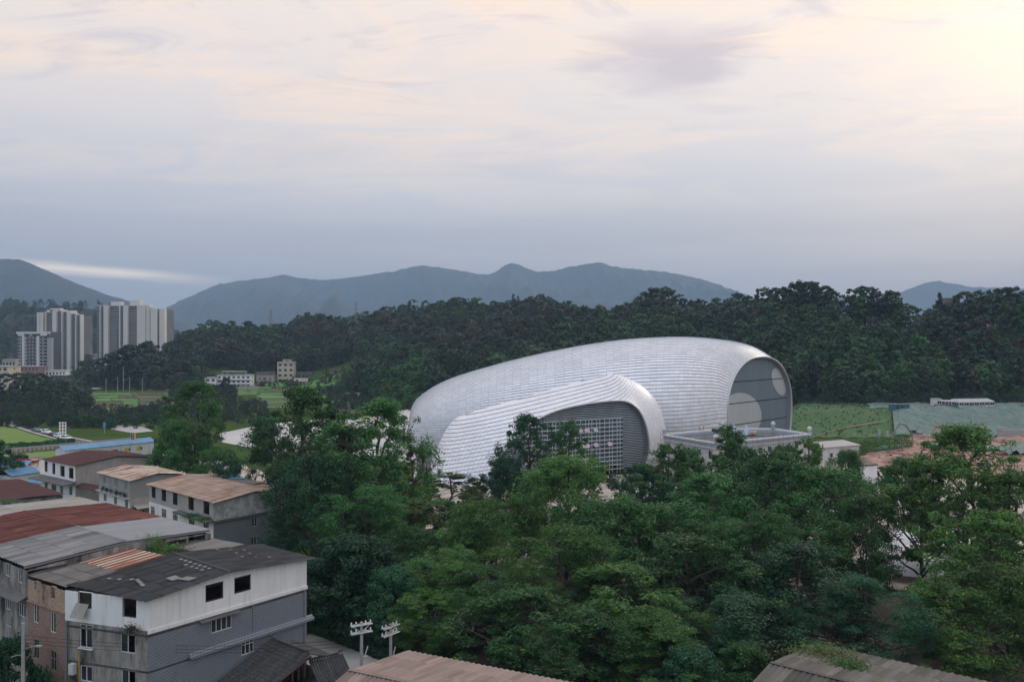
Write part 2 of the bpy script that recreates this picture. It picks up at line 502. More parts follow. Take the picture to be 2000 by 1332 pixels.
def brickmat(name, c1, c2, mortar, w, h, mort=0.02, bump=0.35, ang=0.0, dirt=None, dfac=0.4, rough=0.85):
    """brick pattern along the wall direction (ang = plan angle of the wall)"""
    m = bpy.data.materials.new(name)
    m.use_nodes = True
    q = NB(m.node_tree)
    t = q.n('ShaderNodeTexCoord')
    sp = q.n('ShaderNodeSeparateXYZ', {0: t.outputs['Object']})
    u = q.m('ADD', q.m('MULTIPLY', sp.outputs[0], math.cos(ang)), q.m('MULTIPLY', sp.outputs[1], math.sin(ang)))
    v = q.n('ShaderNodeCombineXYZ', {0: u, 1: sp.outputs[2], 2: 0.0})
    br = q.n('ShaderNodeTexBrick', {'Vector': v.outputs[0], 'Color1': c1, 'Color2': c2, 'Mortar': mortar, 'Scale': 1.0, 'Mortar Size': mort, 'Mortar Smooth': 0.2, 'Bias': 0.0, 'Brick Width': w, 'Row Height': h})
    color = br.outputs['Color']
    n = q.noise(t.outputs['Object'], 0.7, 5.0, 0.6)
    color = q.mix(q.m('MULTIPLY', q.m('SUBTRACT', n, 0.35), 1.3, clamp=True), q.mix(0.45, color, mortar), color)
    if dirt is not None:
        n3 = q.noise(q.mapping(t.outputs['Object'], (1, 1, 0.5), loc=(4, 1, 8)), 0.4, 5.0, 0.65)
        color = q.mix(q.m('MULTIPLY', q.m('SUBTRACT', n3, 1 - dfac), 6.0, clamp=True), color, dirt)
    bs = q.n('ShaderNodeBsdfPrincipled', {'Base Color': color, 'Roughness': rough, 'Specular IOR Level': 0.3})
    bp = q.n('ShaderNodeBump', {'Strength': bump, 'Distance': 0.03, 'Height': q.m('SUBTRACT', 1.0, br.outputs['Fac'])})
    q.set(bs, 'Normal', bp.outputs[0])
    q.n('ShaderNodeOutputMaterial', {0: bs.outputs[0]})
    return m


G_ANG = math.atan2(0.78, 0.625)
M['brick_grey'] = brickmat('brick_grey', (0.045, 0.058, 0.078), (0.085, 0.10, 0.125), (0.22, 0.245, 0.28), 0.34, 0.155, 0.035, ang=G_ANG, dirt=(0.08, 0.085, 0.095), dfac=0.36)
M['brick_red'] = brickmat('brick_red', (0.16, 0.06, 0.045), (0.36, 0.15, 0.085), (0.28, 0.25, 0.23), 0.40, 0.16, 0.022, ang=G_ANG + math.pi / 2, dirt=(0.10, 0.05, 0.05), dfac=0.42)
M['brick_rough'] = brickmat('brick_rough', (0.42, 0.17, 0.09), (0.07, 0.045, 0.045), (0.46, 0.36, 0.28), 0.30, 0.20, 0.04, ang=G_ANG + math.pi / 2, bump=0.8, dirt=(0.10, 0.055, 0.05), dfac=0.45)
M['brick_white'] = brickmat('brick_white', (0.50, 0.50, 0.50), (0.38, 0.38, 0.38), (0.20, 0.20, 0.20), 0.35, 0.16, 0.03, ang=G_ANG, dirt=(0.28, 0.28, 0.28), dfac=0.4)


def roofmat(name, c1, c2, third=None, tfac=0.4, scale=0.6, ang=0.0, objrand=0.12, rough=0.8, metal=0.0, stretch=0.12, contrast=3.0, tscale=0.8):
    """weathered sheet; streaks run down the slope (plan angle ang)"""
    return pmat(name, c1, c2, scale, rough, metal, 0.15, 6.0, (stretch, 1, 1), (0, 0, -ang), contrast, objrand, 0.3, 6.0, third, tfac, tscale)


M['roof_dark'] = roofmat('roof_dark', (0.022, 0.023, 0.027), (0.046, 0.048, 0.052), (0.085, 0.085, 0.085), 0.38, ang=G_ANG, objrand=0.38, contrast=1.6)
M['roof_pale_piece'] = roofmat('roof_pale_piece', (0.24, 0.24, 0.235), (0.17, 0.17, 0.165), None, ang=G_ANG)
M['roof_brown'] = roofmat('roof_brown', (0.105, 0.098, 0.095), (0.15, 0.14, 0.132), (0.06, 0.058, 0.056), 0.38, ang=G_ANG, objrand=0.2)
M['roof_grey'] = roofmat('roof_grey', (0.24, 0.24, 0.24), (0.13, 0.135, 0.14), (0.33, 0.32, 0.30), 0.38, ang=G_ANG, objrand=0.22)
M['roof_plain'] = roofmat('roof_plain', (0.24, 0.25, 0.265), (0.20, 0.21, 0.225), None, ang=G_ANG, objrand=0.05, contrast=1.5)
M['roof_red'] = roofmat('roof_red', (0.075, 0.026, 0.024), (0.15, 0.050, 0.038), (0.26, 0.15, 0.12), 0.40, ang=G_ANG, objrand=0.28, scale=1.2)
M['roof_maroon'] = roofmat('roof_maroon', (0.062, 0.027, 0.028), (0.088, 0.036, 0.034), (0.12, 0.05, 0.04), 0.35, ang=G_ANG, objrand=0.06, contrast=1.5)
M['roof_beige'] = roofmat('roof_beige', (0.34, 0.33, 0.30), (0.26, 0.25, 0.22), (0.20, 0.18, 0.15), 0.35, ang=G_ANG)
M['roof_rust'] = roofmat('roof_rust', (0.40, 0.31, 0.25), (0.30, 0.21, 0.16), (0.23, 0.08, 0.035), 0.49, ang=G_ANG, tscale=0.9, contrast=2.0)
M['roof_rust_strong'] = roofmat('roof_rust_strong', (0.52, 0.46, 0.39), (0.40, 0.31, 0.24), (0.20, 0.060, 0.025), 0.53, ang=G_ANG, tscale=1.1, scale=1.0)
M['rust_solid'] = roofmat('rust_solid', (0.20, 0.065, 0.030), (0.15, 0.045, 0.022), (0.34, 0.24, 0.18), 0.40, ang=G_ANG, tscale=1.3)
M['roof_pink'] = roofmat('roof_pink', (0.27, 0.205, 0.18), (0.20, 0.15, 0.13), (0.22, 0.09, 0.055), 0.36, ang=1.1, objrand=0.20, tscale=1.0)
M['roof_old'] = roofmat('roof_old', (0.075, 0.070, 0.066), (0.12, 0.11, 0.10), (0.06, 0.07, 0.035), 0.46, ang=0.9, objrand=0.35, tscale=0.9)
M['roof_blue'] = roofmat('roof_blue', (0.11, 0.24, 0.38), (0.13, 0.27, 0.42), None, ang=G_ANG, objrand=0.08, rough=0.5)
M['tile_grey'] = pmat('tile_grey', (0.045, 0.047, 0.05), (0.085, 0.085, 0.085), 2.5, 0.9, objrand=0.2, third=(0.13, 0.13, 0.12), tfac=0.38, tscale=2.0)
M['prefab_wall'] = pmat('prefab_wall', (0.50, 0.53, 0.56), (0.44, 0.47, 0.5), 0.5, 0.6)
M['blue_trim'] = pmat('blue_trim', (0.06, 0.10, 0.25), None, 1, 0.6)
M['yellow_board'] = pmat('yellow_board', (0.55, 0.36, 0.04), None, 1, 0.7)
M['tower_wall'] = pmat('tower_wall', (0.66, 0.63, 0.61), (0.58, 0.555, 0.54), 0.05, 0.85)
M['tower_white'] = pmat('tower_white', (0.60, 0.60, 0.60), None, 1, 0.8)
M['tower_dark'] = pmat('tower_dark', (0.10, 0.11, 0.13), (0.16, 0.17, 0.19), 0.08, 0.6, objrand=0.15)
M['cream'] = pmat('cream', (0.55, 0.50, 0.40), (0.47, 0.43, 0.35), 0.4, 0.85)
M['red_paint'] = pmat('red_paint', (0.35, 0.02, 0.025), None, 1, 0.25, spec=0.5)
M['car_white'] = pmat('car_white', (0.70, 0.71, 0.72), None, 1, 0.25, spec=0.5)
M['car_grey'] = pmat('car_grey', (0.09, 0.12, 0.15), None, 1, 0.25, spec=0.5)
M['car_black'] = pmat('car_black', (0.025, 0.025, 0.03), None, 1, 0.25, spec=0.5)
M['tyre'] = pmat('tyre', (0.015, 0.015, 0.016), None, 1, 0.9)
M['rim_metal'] = pmat('rim_metal', (0.45, 0.45, 0.46), None, 1, 0.35, metal=0.8)
M['lamp_white'] = pmat('lamp_white', (0.75, 0.75, 0.72), None, 1, 0.2)
M['orange'] = pmat('orange', (0.50, 0.20, 0.03), (0.42, 0.16, 0.03), 2.0, 0.5)
M['unit_white'] = pmat('unit_white', (0.62, 0.61, 0.58), (0.54, 0.53, 0.51), 0.8, 0.6)
M['unit_dark'] = pmat('unit_dark', (0.03, 0.05, 0.085), None, 1, 0.4)
M['container_teal'] = pmat('container_teal', (0.05, 0.13, 0.17), (0.07, 0.15, 0.19), 0.5, 0.6)
M['steel'] = pmat('steel', (0.33, 0.34, 0.36), (0.26, 0.27, 0.29), 1.0, 0.5, metal=0.5)
M['lavender'] = pmat('lavender', (0.36, 0.33, 0.52), (0.44, 0.42, 0.58), 0.5, 0.5)
M['canopy_white'] = pmat('canopy_white', (0.74, 0.73, 0.74), (0.66, 0.65, 0.68), 0.3, 0.5)
M['stone_pale'] = pmat('stone_pale', (0.62, 0.62, 0.61), (0.46, 0.46, 0.45), 0.6, 0.8, streak=(0.24, 0.24, 0.23))
M['bluegrey_trim'] = pmat('bluegrey_trim', (0.34, 0.39, 0.45), (0.28, 0.33, 0.39), 0.6, 0.6)
M['flag_red'] = pmat('flag_red', (0.42, 0.03, 0.03), None, 1, 0.7)
M['flag_yellow'] = pmat('flag_yellow', (0.65, 0.42, 0.02), None, 1, 0.7)
M['tarp_blue'] = pmat('tarp_blue', (0.30, 0.40, 0.58), (0.55, 0.60, 0.70), 0.8, 0.6)

M['leaf_dark'] = leafmat('leaf_dark', (0.018, 0.072, 0.040), (0.046, 0.138, 0.062), trans=0.30)
M['leaf_mid'] = leafmat('leaf_mid', (0.028, 0.104, 0.036), (0.080, 0.200, 0.060), (0.16, 0.22, 0.05), 0.06, trans=0.34, hue=0.5)
M['leaf_light'] = leafmat('leaf_light', (0.048, 0.148, 0.040), (0.115, 0.250, 0.064), (0.20, 0.25, 0.05), 0.07, trans=0.34, hue=0.4)
M['leaf_olive'] = leafmat('leaf_olive', (0.050, 0.095, 0.034), (0.120, 0.170, 0.052), (0.20, 0.18, 0.04), 0.06, trans=0.34, hue=0.4)
M['leaf_yellow'] = leafmat('leaf_yellow', (0.042, 0.128, 0.034), (0.108, 0.225, 0.050), (0.46, 0.34, 0.02), 0.018, trans=0.34)
M['leaf_forest'] = leafmat('leaf_forest', (0.026, 0.054, 0.042), (0.080, 0.120, 0.078), (0.12, 0.11, 0.06), 0.07, hue=0.6)
M['leaf_forest_brown'] = leafmat('leaf_forest_brown', (0.066, 0.066, 0.044), (0.128, 0.114, 0.072), (0.16, 0.12, 0.06), 0.08, hue=0.4)
M['leaf_forest_green'] = leafmat('leaf_forest_green', (0.038, 0.098, 0.048), (0.094, 0.175, 0.072), (0.14, 0.17, 0.06), 0.06, hue=0.4)
M['leaf_forest_grey'] = leafmat('leaf_forest_grey', (0.074, 0.098, 0.076), (0.130, 0.152, 0.115), (0.15, 0.15, 0.09), 0.06, hue=0.3)
M['leaf_bright'] = leafmat('leaf_bright', (0.06, 0.17, 0.04), (0.13, 0.27, 0.06), hue=0.1)
# ------------------------------------------------------------------ terrain
def sstep(a, b_, x):
    t = np.clip((x - a) / (b_ - a), 0, 1)
    return t * t * (3 - 2 * t)


# wooded hill: photo column -> (depth of foot, depth of crest, row of the tree tops)
HILL = np.array([
    (-400, 1500, 1700, 664), (200, 900, 980, 680), (300, 700, 760, 700), (325, 640, 700, 672), (345, 620, 700, 656), (380, 610, 720, 640), (420, 610, 740, 633), (470, 615, 760, 631),
    (520, 620, 780, 634), (570, 620, 800, 626), (610, 620, 820, 611), (650, 600, 820, 619), (700, 570, 800, 614), (760, 520, 780, 603),
    (830, 470, 760, 594), (890, 440, 740, 588), (940, 430, 720, 594), (1000, 420, 700, 586), (1060, 410, 680, 584), (1110, 400, 660, 592),
    (1150, 390, 640, 599), (1240, 370, 600, 592), (1290, 365, 580, 575), (1320, 365, 570, 590), (1380, 365, 555, 590), (1450, 365, 530, 582),
    (1500, 365, 510, 576), (1570, 365, 490, 562), (1620, 368, 480, 568), (1690, 370, 470, 576), (1740, 372, 460, 584), (1770, 374, 455, 600),
    (1830, 376, 450, 598), (1890, 378, 445, 586), (1950, 380, 440, 574), (2000, 380, 440, 566), (2200, 380, 440, 556), (2600, 370, 440, 556), (4000, 360, 440, 580)])
TREE_H = 16.5


def hz(x, y):
    x, y = np.asarray(x, float), np.asarray(y, float)
    ys = np.maximum(y, 60.0)
    px = np.clip(CX + F * x / ys, -400, 4000)
    fd = np.interp(px, HILL[:, 0], HILL[:, 1])
    cd = np.interp(px, HILL[:, 0], HILL[:, 2])
    ct = np.interp(px, HILL[:, 0], HILL[:, 3])
    zc = np.maximum(CAM_H + (CY - ct) * cd / F - TREE_H, 0.0)
    t = np.clip((ys - fd) / (cd - fd), 0, 1)
    h = zc * (0.55 * t + 0.45 * t * t * (3 - 2 * t))
    back = np.clip((ys - cd) / 500.0, 0, 1)
    h = h * (1 - back * back * (3 - 2 * back))
    # bench on the right with its two slopes
    bench = 6.5 * sstep(292, 330, ys) * sstep(1470, 1575, px) * (1 - sstep(420, 700, ys))
    h = np.maximum(h + bench * (1 - t), bench)
    # lower spurs and gullies on the slope
    rel = np.sin(x * 0.021 + 1.3) * np.sin(y * 0.017 + 0.4) + 0.6 * np.sin(x * 0.047 + y * 0.031)
    h = h + rel * 2.0 * np.clip(t * 4, 0, 1) * np.clip((1 - t) * 5, 0, 1)
    return np.where(y > 200, h, 0.0)


def axis(parts):
    out = []
    for a, b_, s in parts:
        out += list(np.arange(a, b_, s))
    return np.array(out + [parts[-1][1]])


xs = axis([(-9000, -2000, 1000), (-2000, -800, 100), (-800, 800, 12), (800, 2000, 100), (2000, 9000, 1000)])
ys = axis([(-1500, -100, 200), (-100, 240, 40), (240, 900, 8), (900, 1800, 45), (1800, 10200, 700)])
gx, gy = np.meshgrid(xs, ys)
gz = hz(gx, gy)
V = np.stack([gx, gy, gz], -1).reshape(-1, 3)
nx, ny = len(xs), len(ys)
idx = np.arange(nx * ny).reshape(ny, nx)
Fq = np.stack([idx[:-1, :-1], idx[:-1, 1:], idx[1:, 1:], idx[1:, :-1]], -1).reshape(-1, 4)
ground = mesh_obj('ground', V, Fq, M['grass'], smooth=True)
setp(ground, 'green and brown valley floor with a wooded hill rising behind it', 'ground', kind='structure')


def ridge(name, label, prof, D, Dfoot, mat, seed, rough=1.0, nrow=46, step=3.0, base_z=-5.0):
    """mountain with its skyline along prof (photo column,row) at depth D"""
    rng = np.random.RandomState(seed)
    prof = np.array(prof, float)
    pxs = np.arange(prof[0, 0], prof[-1, 0] + step, step)
    row = np.interp(pxs, prof[:, 0], prof[:, 1])
    k = np.exp(-0.5 * (np.arange(-4, 5) / 1.6) ** 2)
    k /= k.sum()
    row = np.convolve(np.pad(row, 4, mode='edge'), k, mode='valid')
    # tree-top raggedness and small knolls on the skyline
    row = row + np.convolve(rng.randn(len(row)), np.ones(3) / 3, 'same') * 0.9 * rough
    X = (pxs - CX) / F * D
    zc = CAM_H + (CY - row) * D / F
    vs = np.concatenate([np.linspace(0, 1, nrow), np.linspace(1.05, 1.6, 8)])
    ph = rng.rand(12) * 6.28
    Vv = []
    for v in vs:
        y = Dfoot + (D - Dfoot) * v
        if v <= 1:
            h = zc * (0.35 * v + 0.65 * v ** 1.7)
        else:
            h = zc * (1 - ((v - 1) / 0.6) ** 1.5)
        amp = np.clip(v * 4, 0, 1) * np.clip((1 - v) * 3.5, 0, 1) if v <= 1 else 0.0
        L = (D - Dfoot) * 0.30
        xx = X + v * L * 0.2
        spur = np.zeros_like(X)
        for i in range(5):
            fr = 2 ** i / L
            spur += (1 - 2 * np.abs(np.sin(xx * fr * 1.7 + ph[i] + 1.3 * np.sin(v * 3 * (i + 1) + ph[i + 5])))) / (1.75 ** i)
        h = h + spur * amp * 0.15 * zc.max()
        h = h + rng.randn(len(X)) * (0.0035 * D * 0.28) * rough * np.clip(v * 3, 0, 1) * (1 if v < 1 else 0)
        Vv.append(np.stack([X, np.full_like(X, y), np.maximum(h, base_z)], -1))
    Vv = np.array(Vv).reshape(-1, 3)
    n_, m_ = len(vs), len(pxs)
    ii = np.arange(n_ * m_).reshape(n_, m_)
    q4 = np.stack([ii[:-1, :-1], ii[:-1, 1:], ii[1:, 1:], ii[1:, :-1]], -1).reshape(-1, 4)
    o = mesh_obj(name, Vv, q4, mat, smooth=True)
    setp(o, label, 'mountain', kind='structure')
    return o


ridge('mountain', 'long blue mountain range with a rounded summit on the skyline',
      [(230, 650), (300, 622), (325, 607), (345, 597), (370, 583), (405, 566), (430, 556), (460, 549), (500, 546), (530, 541), (553, 536), (575, 541), (600, 545), (640, 547), (700, 540),
       (745, 533), (770, 530), (820, 518), (860, 522), (900, 529), (950, 537), (968, 530), (985, 519), (1000, 513), (1014, 516), (1030, 525), (1050, 531), (1075, 530), (1100, 524), (1140, 517), (1168, 512),
       (1200, 521), (1240, 526), (1290, 530), (1330, 536), (1360, 543), (1400, 555), (1450, 572), (1500, 590), (1560, 607), (1700, 640)], 7000, 3800, M['mountain'], 3)
ridge('mountain', 'dark blue mountain shoulder above the apartment towers',
      [(-700, 560), (-300, 500), (-60, 500), (0, 506), (38, 507), (60, 516), (95, 532), (130, 548), (190, 571), (240, 585), (290, 602), (340, 628), (380, 655), (420, 668)], 4500, 2500, M['mountain'], 5)
ridge('mountain', 'pale distant peak behind the right end of the wooded hill',
      [(1560, 600), (1640, 580), (1700, 574), (1760, 571), (1790, 559), (1812, 551), (1835, 549), (1870, 555), (1900, 561), (1950, 562), (2000, 566), (2100, 575), (2350, 565), (2500, 600)], 7800, 5200, M['mountain'], 8)
ridge('hill', 'dark wooded hill directly behind the apartment towers',
      [(-900, 600), (-300, 588), (0, 598), (60, 602), (130, 600), (200, 605), (280, 622), (330, 645), (365, 662), (400, 668)], 1500, 1000, M['mountain'], 9, rough=0.6)


def sheet(name, label, poly, z, mat, kind='structure', cat='ground', drape=False, thick=0.0, parent=None, rough=0.0):
    """flat ground patch from plan points"""
    if rough:
        # ragged natural outline
        rj = random.Random(len(poly) * 7 + int(poly[0][0] * 10))
        out = []
        for i in range(len(poly)):
            a, c = np.array(poly[i], float), np.array(poly[(i + 1) % len(poly)], float)
            L = np.linalg.norm(c - a)
            n_ = max(1, int(L / (rough * 1.6)))
            for k in range(n_):
                p = a + (c - a) * k / n_
                out.append(p + np.array([rj.uniform(-rough, rough), rj.uniform(-rough, rough)]) * (1.0 if k else 0.6))
        poly = out
    pts = [(p[0], p[1], (float(hz(p[0], p[1])) if drape else 0.0) + z) for p in poly]
    if thick:
        mb = MB()
        n = len(pts)
        V_ = [(p[0], p[1], p[2]) for p in pts] + [(p[0], p[1], p[2] - thick) for p in pts]
        mb.add(V_, [tuple(range(n))] + [(i, n + i, n + (i + 1) % n, (i + 1) % n) for i in range(n)])
        o = mb.build(name, mat, parent)
    else:
        o = mesh_obj(name, pts, [tuple(range(len(pts)))], mat, parent)
    if parent is None:
        setp(o, label, cat, kind=kind)
    return o


def gpoly(pix, z=0.0):
    return [P(x, y, z)[:2] for x, y in pix]


def strip(name, label, left, right, z, mat, cat='road', curb=None):
    """road strip between two polylines"""
    V_, Fs = [], []
    for a, c in zip(left, right):
        V_ += [(a[0], a[1], z), (c[0], c[1], z)]
    for i in range(len(left) - 1):
        Fs.append((2 * i, 2 * i + 1, 2 * i + 3, 2 * i + 2))
    o = mesh_obj(name, V_, Fs, mat)
    setp(o, label, cat, kind='structure')
    if curb is not None:
        for line in (left, right):
            mb = MB()
            for p, q_ in zip(line[:-1], line[1:]):
                mb.beam((p[0], p[1], z + 0.05), (q_[0], q_[1], z + 0.05), curb, 0.14)
            mb.build('kerb', M['kerb'], o)
    return o


# plaza and roads round the hall
sheet('plaza', 'pale paved plaza to the left of the silver hall', gpoly([(425, 862), (430, 846), (520, 828), (640, 818), (735, 812), (800, 799), (860, 797), (960, 815), (960, 870), (880, 905), (820, 905), (640, 884), (520, 880)]), 0.03, M['plaza'], cat='plaza')
sheet('plaza', 'sandy pale ground between the foreground trees', gpoly([(840, 1095), (845, 965), (900, 935), (1280, 925), (1500, 900), (1660, 905), (1760, 930), (2060, 940), (2200, 1140), (1500, 1150)]), 0.03, M['plaza_sand'], cat='plaza', rough=2.0)
sheet('lawn', 'dark planted island on the pale plaza', gpoly([(735, 822), (760, 820), (790, 822), (780, 826), (740, 826)]), 0.07, M['slopegrass'], cat='lawn', rough=0.8)
sheet('lawn', 'long grass verge at the back of the plaza', gpoly([(690, 816), (730, 810), (742, 813), (715, 818)]), 0.07, M['lawn'], cat='lawn', rough=1.0)
rd_l = gpoly([(770, 862), (790, 868), (806, 880), (812, 900), (812, 925), (800, 950)])
rd_r = gpoly([(800, 852), (822, 862), (840, 880), (846, 897), (843, 915), (838, 935)])
strip('road', 'asphalt service road curving round the tip of the silver hall', rd_l, rd_r, 0.06, M['asphalt'], curb=0.5)
# road on the far left with cars
rd_u = gpoly([(-60, 820), (0, 821), (15, 821.5), (40, 826), (70, 836), (110, 849), (150, 857), (200, 866)])
rd_d = gpoly([(-60, 828), (0, 829), (15, 830), (38, 836), (62, 844), (97, 854), (132, 863), (178, 874)])
strip('road', 'grey road with pale kerbs beside the bright lawn', rd_u, rd_d, 0.06, M['asphalt'], curb=0.9)
sheet('lawn', 'bright green lawn below the curving road', gpoly([(-80, 831), (0, 831), (38, 839), (62, 847), (97, 857), (128, 866), (100, 872), (0, 884), (-80, 888)]), 0.04, M['lawn'], cat='lawn', rough=0.7)
sheet('lawn', 'narrow green verge behind the parked red car', gpoly([(-40, 893), (20, 887), (110, 880), (125, 884), (100, 893), (0, 905), (-40, 908)]), 0.04, M['lawn'], cat='lawn', rough=0.7)
sheet('yard', 'concrete yard under the parked red car', gpoly([(-60, 906), (0, 904), (85, 896), (150, 893), (170, 910), (40, 935), (-60, 960)]), 0.03, M['concrete'], cat='yard')
sheet('yard', 'dusty ground between the shed and the trees', gpoly([(300, 885), (470, 905), (560, 940), (560, 985), (480, 960), (300, 925)]), 0.03, M['plaza_sand'], cat='yard', rough=1.5)
sheet('lawn', 'small grassy mound in front of the fields', gpoly([(205, 822), (230, 816), (262, 817), (300, 829), (280, 833), (215, 828)]), 0.05, M['lawn'], cat='lawn', rough=1.0)
sheet('yard', 'grey paved strip before the grassy mound', gpoly([(207, 829), (280, 834), (300, 842), (260, 846), (215, 838)]), 0.05, M['concrete'], cat='yard')
# lane by the near houses
sheet('lane', 'cracked concrete lane beside the dark tiled roof', gpoly([(560, 1262), (596, 1243), (612, 1238), (690, 1268), (790, 1310), (860, 1345), (700, 1400), (560, 1400)]), 0.04, M['concrete'], cat='lane', rough=0.25)
sheet('verge', 'weedy green strip along the concrete lane', gpoly([(604, 1232), (622, 1222), (700, 1250), (800, 1290), (880, 1330), (850, 1338), (780, 1303), (690, 1264)]), 0.06, M['slopegrass'], cat='verge', rough=0.5)
sheet('bank', 'bare dark earth bank under the dense foreground trees', gpoly([(560, 1225), (600, 1190), (640, 1150), (840, 1110), (1500, 1160), (2300, 1150), (2600, 1500), (900, 1500), (880, 1326), (800, 1286), (700, 1247), (625, 1220)]), 0.02, M['dirt'], cat='ground', rough=1.5)

# ------------------------------------------------------------------ vegetable plots in the valley
rngp = random.Random(4)


def plots(x0, x1, y0, y1, rows, cols, pg, skew=0.0):
    for r in range(rows):
        ya = y0 + (y1 - y0) * r / rows
        yb = y0 + (y1 - y0) * (r + 1) / rows - (y1 - y0) / rows * 0.10
        cuts = sorted([0, 1] + [rngp.uniform(0.1, 0.9) for _ in range(cols - 1)])
        for a, c in zip(cuts[:-1], cuts[1:]):
            xa, xb = x0 + (x1 - x0) * a, x0 + (x1 - x0) * c - 2.0
            if xb - xa < 5:
                continue
            sk = skew * (yb - ya)
            jt = lambda: rngp.uniform(-0.22, 0.22) * (yb - ya)
            pix = [(xa + jt(), ya + jt()), ((xa + xb) / 2, ya + jt()), (xb + jt(), ya + jt()), (xb + sk, yb + jt()), ((xa + xb) / 2 + sk, yb + jt()), (xa + sk + jt(), yb + jt())]
            g_ = rngp.random() < pg
            pts = gpoly(pix)
            o = sheet('field_plot', None, pts, 0.12 + rngp.uniform(0, .12), M['field_green'] if g_ else M['field_brown'], drape=True, thick=0.3, kind='structure')
            setp(o, 'green vegetable plot in the terraced valley field' if g_ else 'brown fallow plot in the terraced valley field', 'field', 'vegetable plots in the valley', 'structure')


plots(455, 665, 752, 772, 5, 6, 0.8, 1.0)
plots(500, 720, 773, 797, 5, 6, 0.7, 1.2)
plots(170, 350, 767, 802, 6, 5, 0.35, 0.8)
plots(640, 740, 797, 808, 3, 3, 0.2, 1.0)
plots(770, 830, 771, 788, 3, 2, 0.55, 0.5)

# ------------------------------------------------------------------ the silver hall
def catmull(K, n):
    """K: list of key vectors, n samples uniformly over the keys (cubic Hermite, clamped)"""
    K = np.array(K, float)
    m_ = len(K)
    T = np.linspace(0, m_ - 1, n)
    out = []
    for t in T:
        i = min(int(t), m_ - 2)
        f = t - i
        p0, p1, p2, p3 = K[max(i - 1, 0)], K[i], K[i + 1], K[min(i + 2, m_ - 1)]
        m1, m2 = (p2 - p0) / 2, (p3 - p1) / 2
        out.append((2 * f ** 3 - 3 * f ** 2 + 1) * p1 + (f ** 3 - 2 * f ** 2 + f) * m1 + (-2 * f ** 3 + 3 * f ** 2) * p2 + (f ** 3 - f ** 2) * m2)
    return np.array(out)


# rings along the main body: centre x, depth, plan angle of the ring (near -> far), half width, crown z, centre z
def ringkey(px, D, ang, a, ytop, zc):
    return [(px - CX) / F * D, D, ang, a, CAM_H - (ytop - CY) / F * D, zc]


RK = [ringkey(797, 274, 92, 0.6, 846, 3.0),
      ringkey(806, 274, 92, 8.0, 793, 6.0),
      ringkey(832, 273, 91, 13.5, 765.5, 7.5),
      ringkey(880, 272, 90, 18.5, 740, 8.5),
      ringkey(960, 270, 89, 23.0, 715, 9.5),
      ringkey(1050, 268, 88, 25.5, 692.5, 10.5),
      ringkey(1150, 266, 86, 27.0, 673, 11.0),
      ringkey(1240, 264, 82, 28.0, 662, 11.5),
      ringkey(1330, 262, 74, 28.0, 658.5, 12.0),
      ringkey(1400, 260, 64, 26.5, 663, 12.5),
      ringkey(1455, 258, 54, 24.0, 674, 13.0),
      ringkey(1487, 256, 47, 21.6, 697, 13.2)]
NR = 67
RS = catmull(RK, NR)
NTH = 96


def ring_points(r, n, inset=0.0):
    cx_, cy_, ang, a, zt, zc = r
    a, zt = a - inset, zt - inset
    w = np.array([math.cos(R(ang)), math.sin(R(ang))])
    # lower part of the profile tucks in below the centre height
    lo = math.asin(min(0.9, (zc + 0.6) / (zc * 2.1 + 0.01)))
    th = np.linspace(-lo, math.pi + lo, n)
    out = []
    for t in th:
        c, s = math.cos(t), math.sin(t)
        cc = math.copysign(abs(c) ** 0.88, c)
        z = zc + (zt - zc) * (abs(s) ** 0.92) if s >= 0 else zc + s * zc * 2.1
        p = np.array([cx_, cy_]) - w * a * cc
        out.append((p[0], p[1], z))
    return np.array(out)


GRID = np.array([ring_points(r, NTH + 1) for r in RS])          # (NR, NTH+1, 3), theta runs near base -> crown -> far base
# even out the row spacing by arc length on the largest ring
arc = np.concatenate([[0], np.cumsum(np.linalg.norm(np.diff(GRID[44], axis=0), axis=1))])
tgt = np.linspace(0, arc[-1], NTH + 1)
GRID2 = np.empty_like(GRID)
for i in range(NR):
    for k in range(3):
        GRID2[i, :, k] = np.interp(tgt, arc, GRID[i, :, k])
GRID = GRID2


def grid_normals(G):
    du = np.gradient(G, axis=0)
    dv = np.gradient(G, axis=1)
    n = np.cross(dv, du)
    ln = np.linalg.norm(n, axis=-1, keepdims=True)
    return n / np.maximum(ln, 1e-9)


def clip_poly(poly, lo, hi):
    """poly: list of (q, vec6); keep lo<=q<=hi"""
    for lim, sgn in ((lo, 1), (hi, -1)):
        out = []
        n = len(poly)
        for i in range(n):
            a, c = poly[i], poly[(i + 1) % n]
            ia, ic = sgn * (a[0] - lim) >= 0, sgn * (c[0] - lim) >= 0
            if ia:
                out.append(a)
            if ia != ic:
                t = (lim - a[0]) / (c[0] - a[0])
                out.append((lim, a[1] + (c[1] - a[1]) * t))
        poly = out
        if len(poly) < 3:
            return []
    return poly


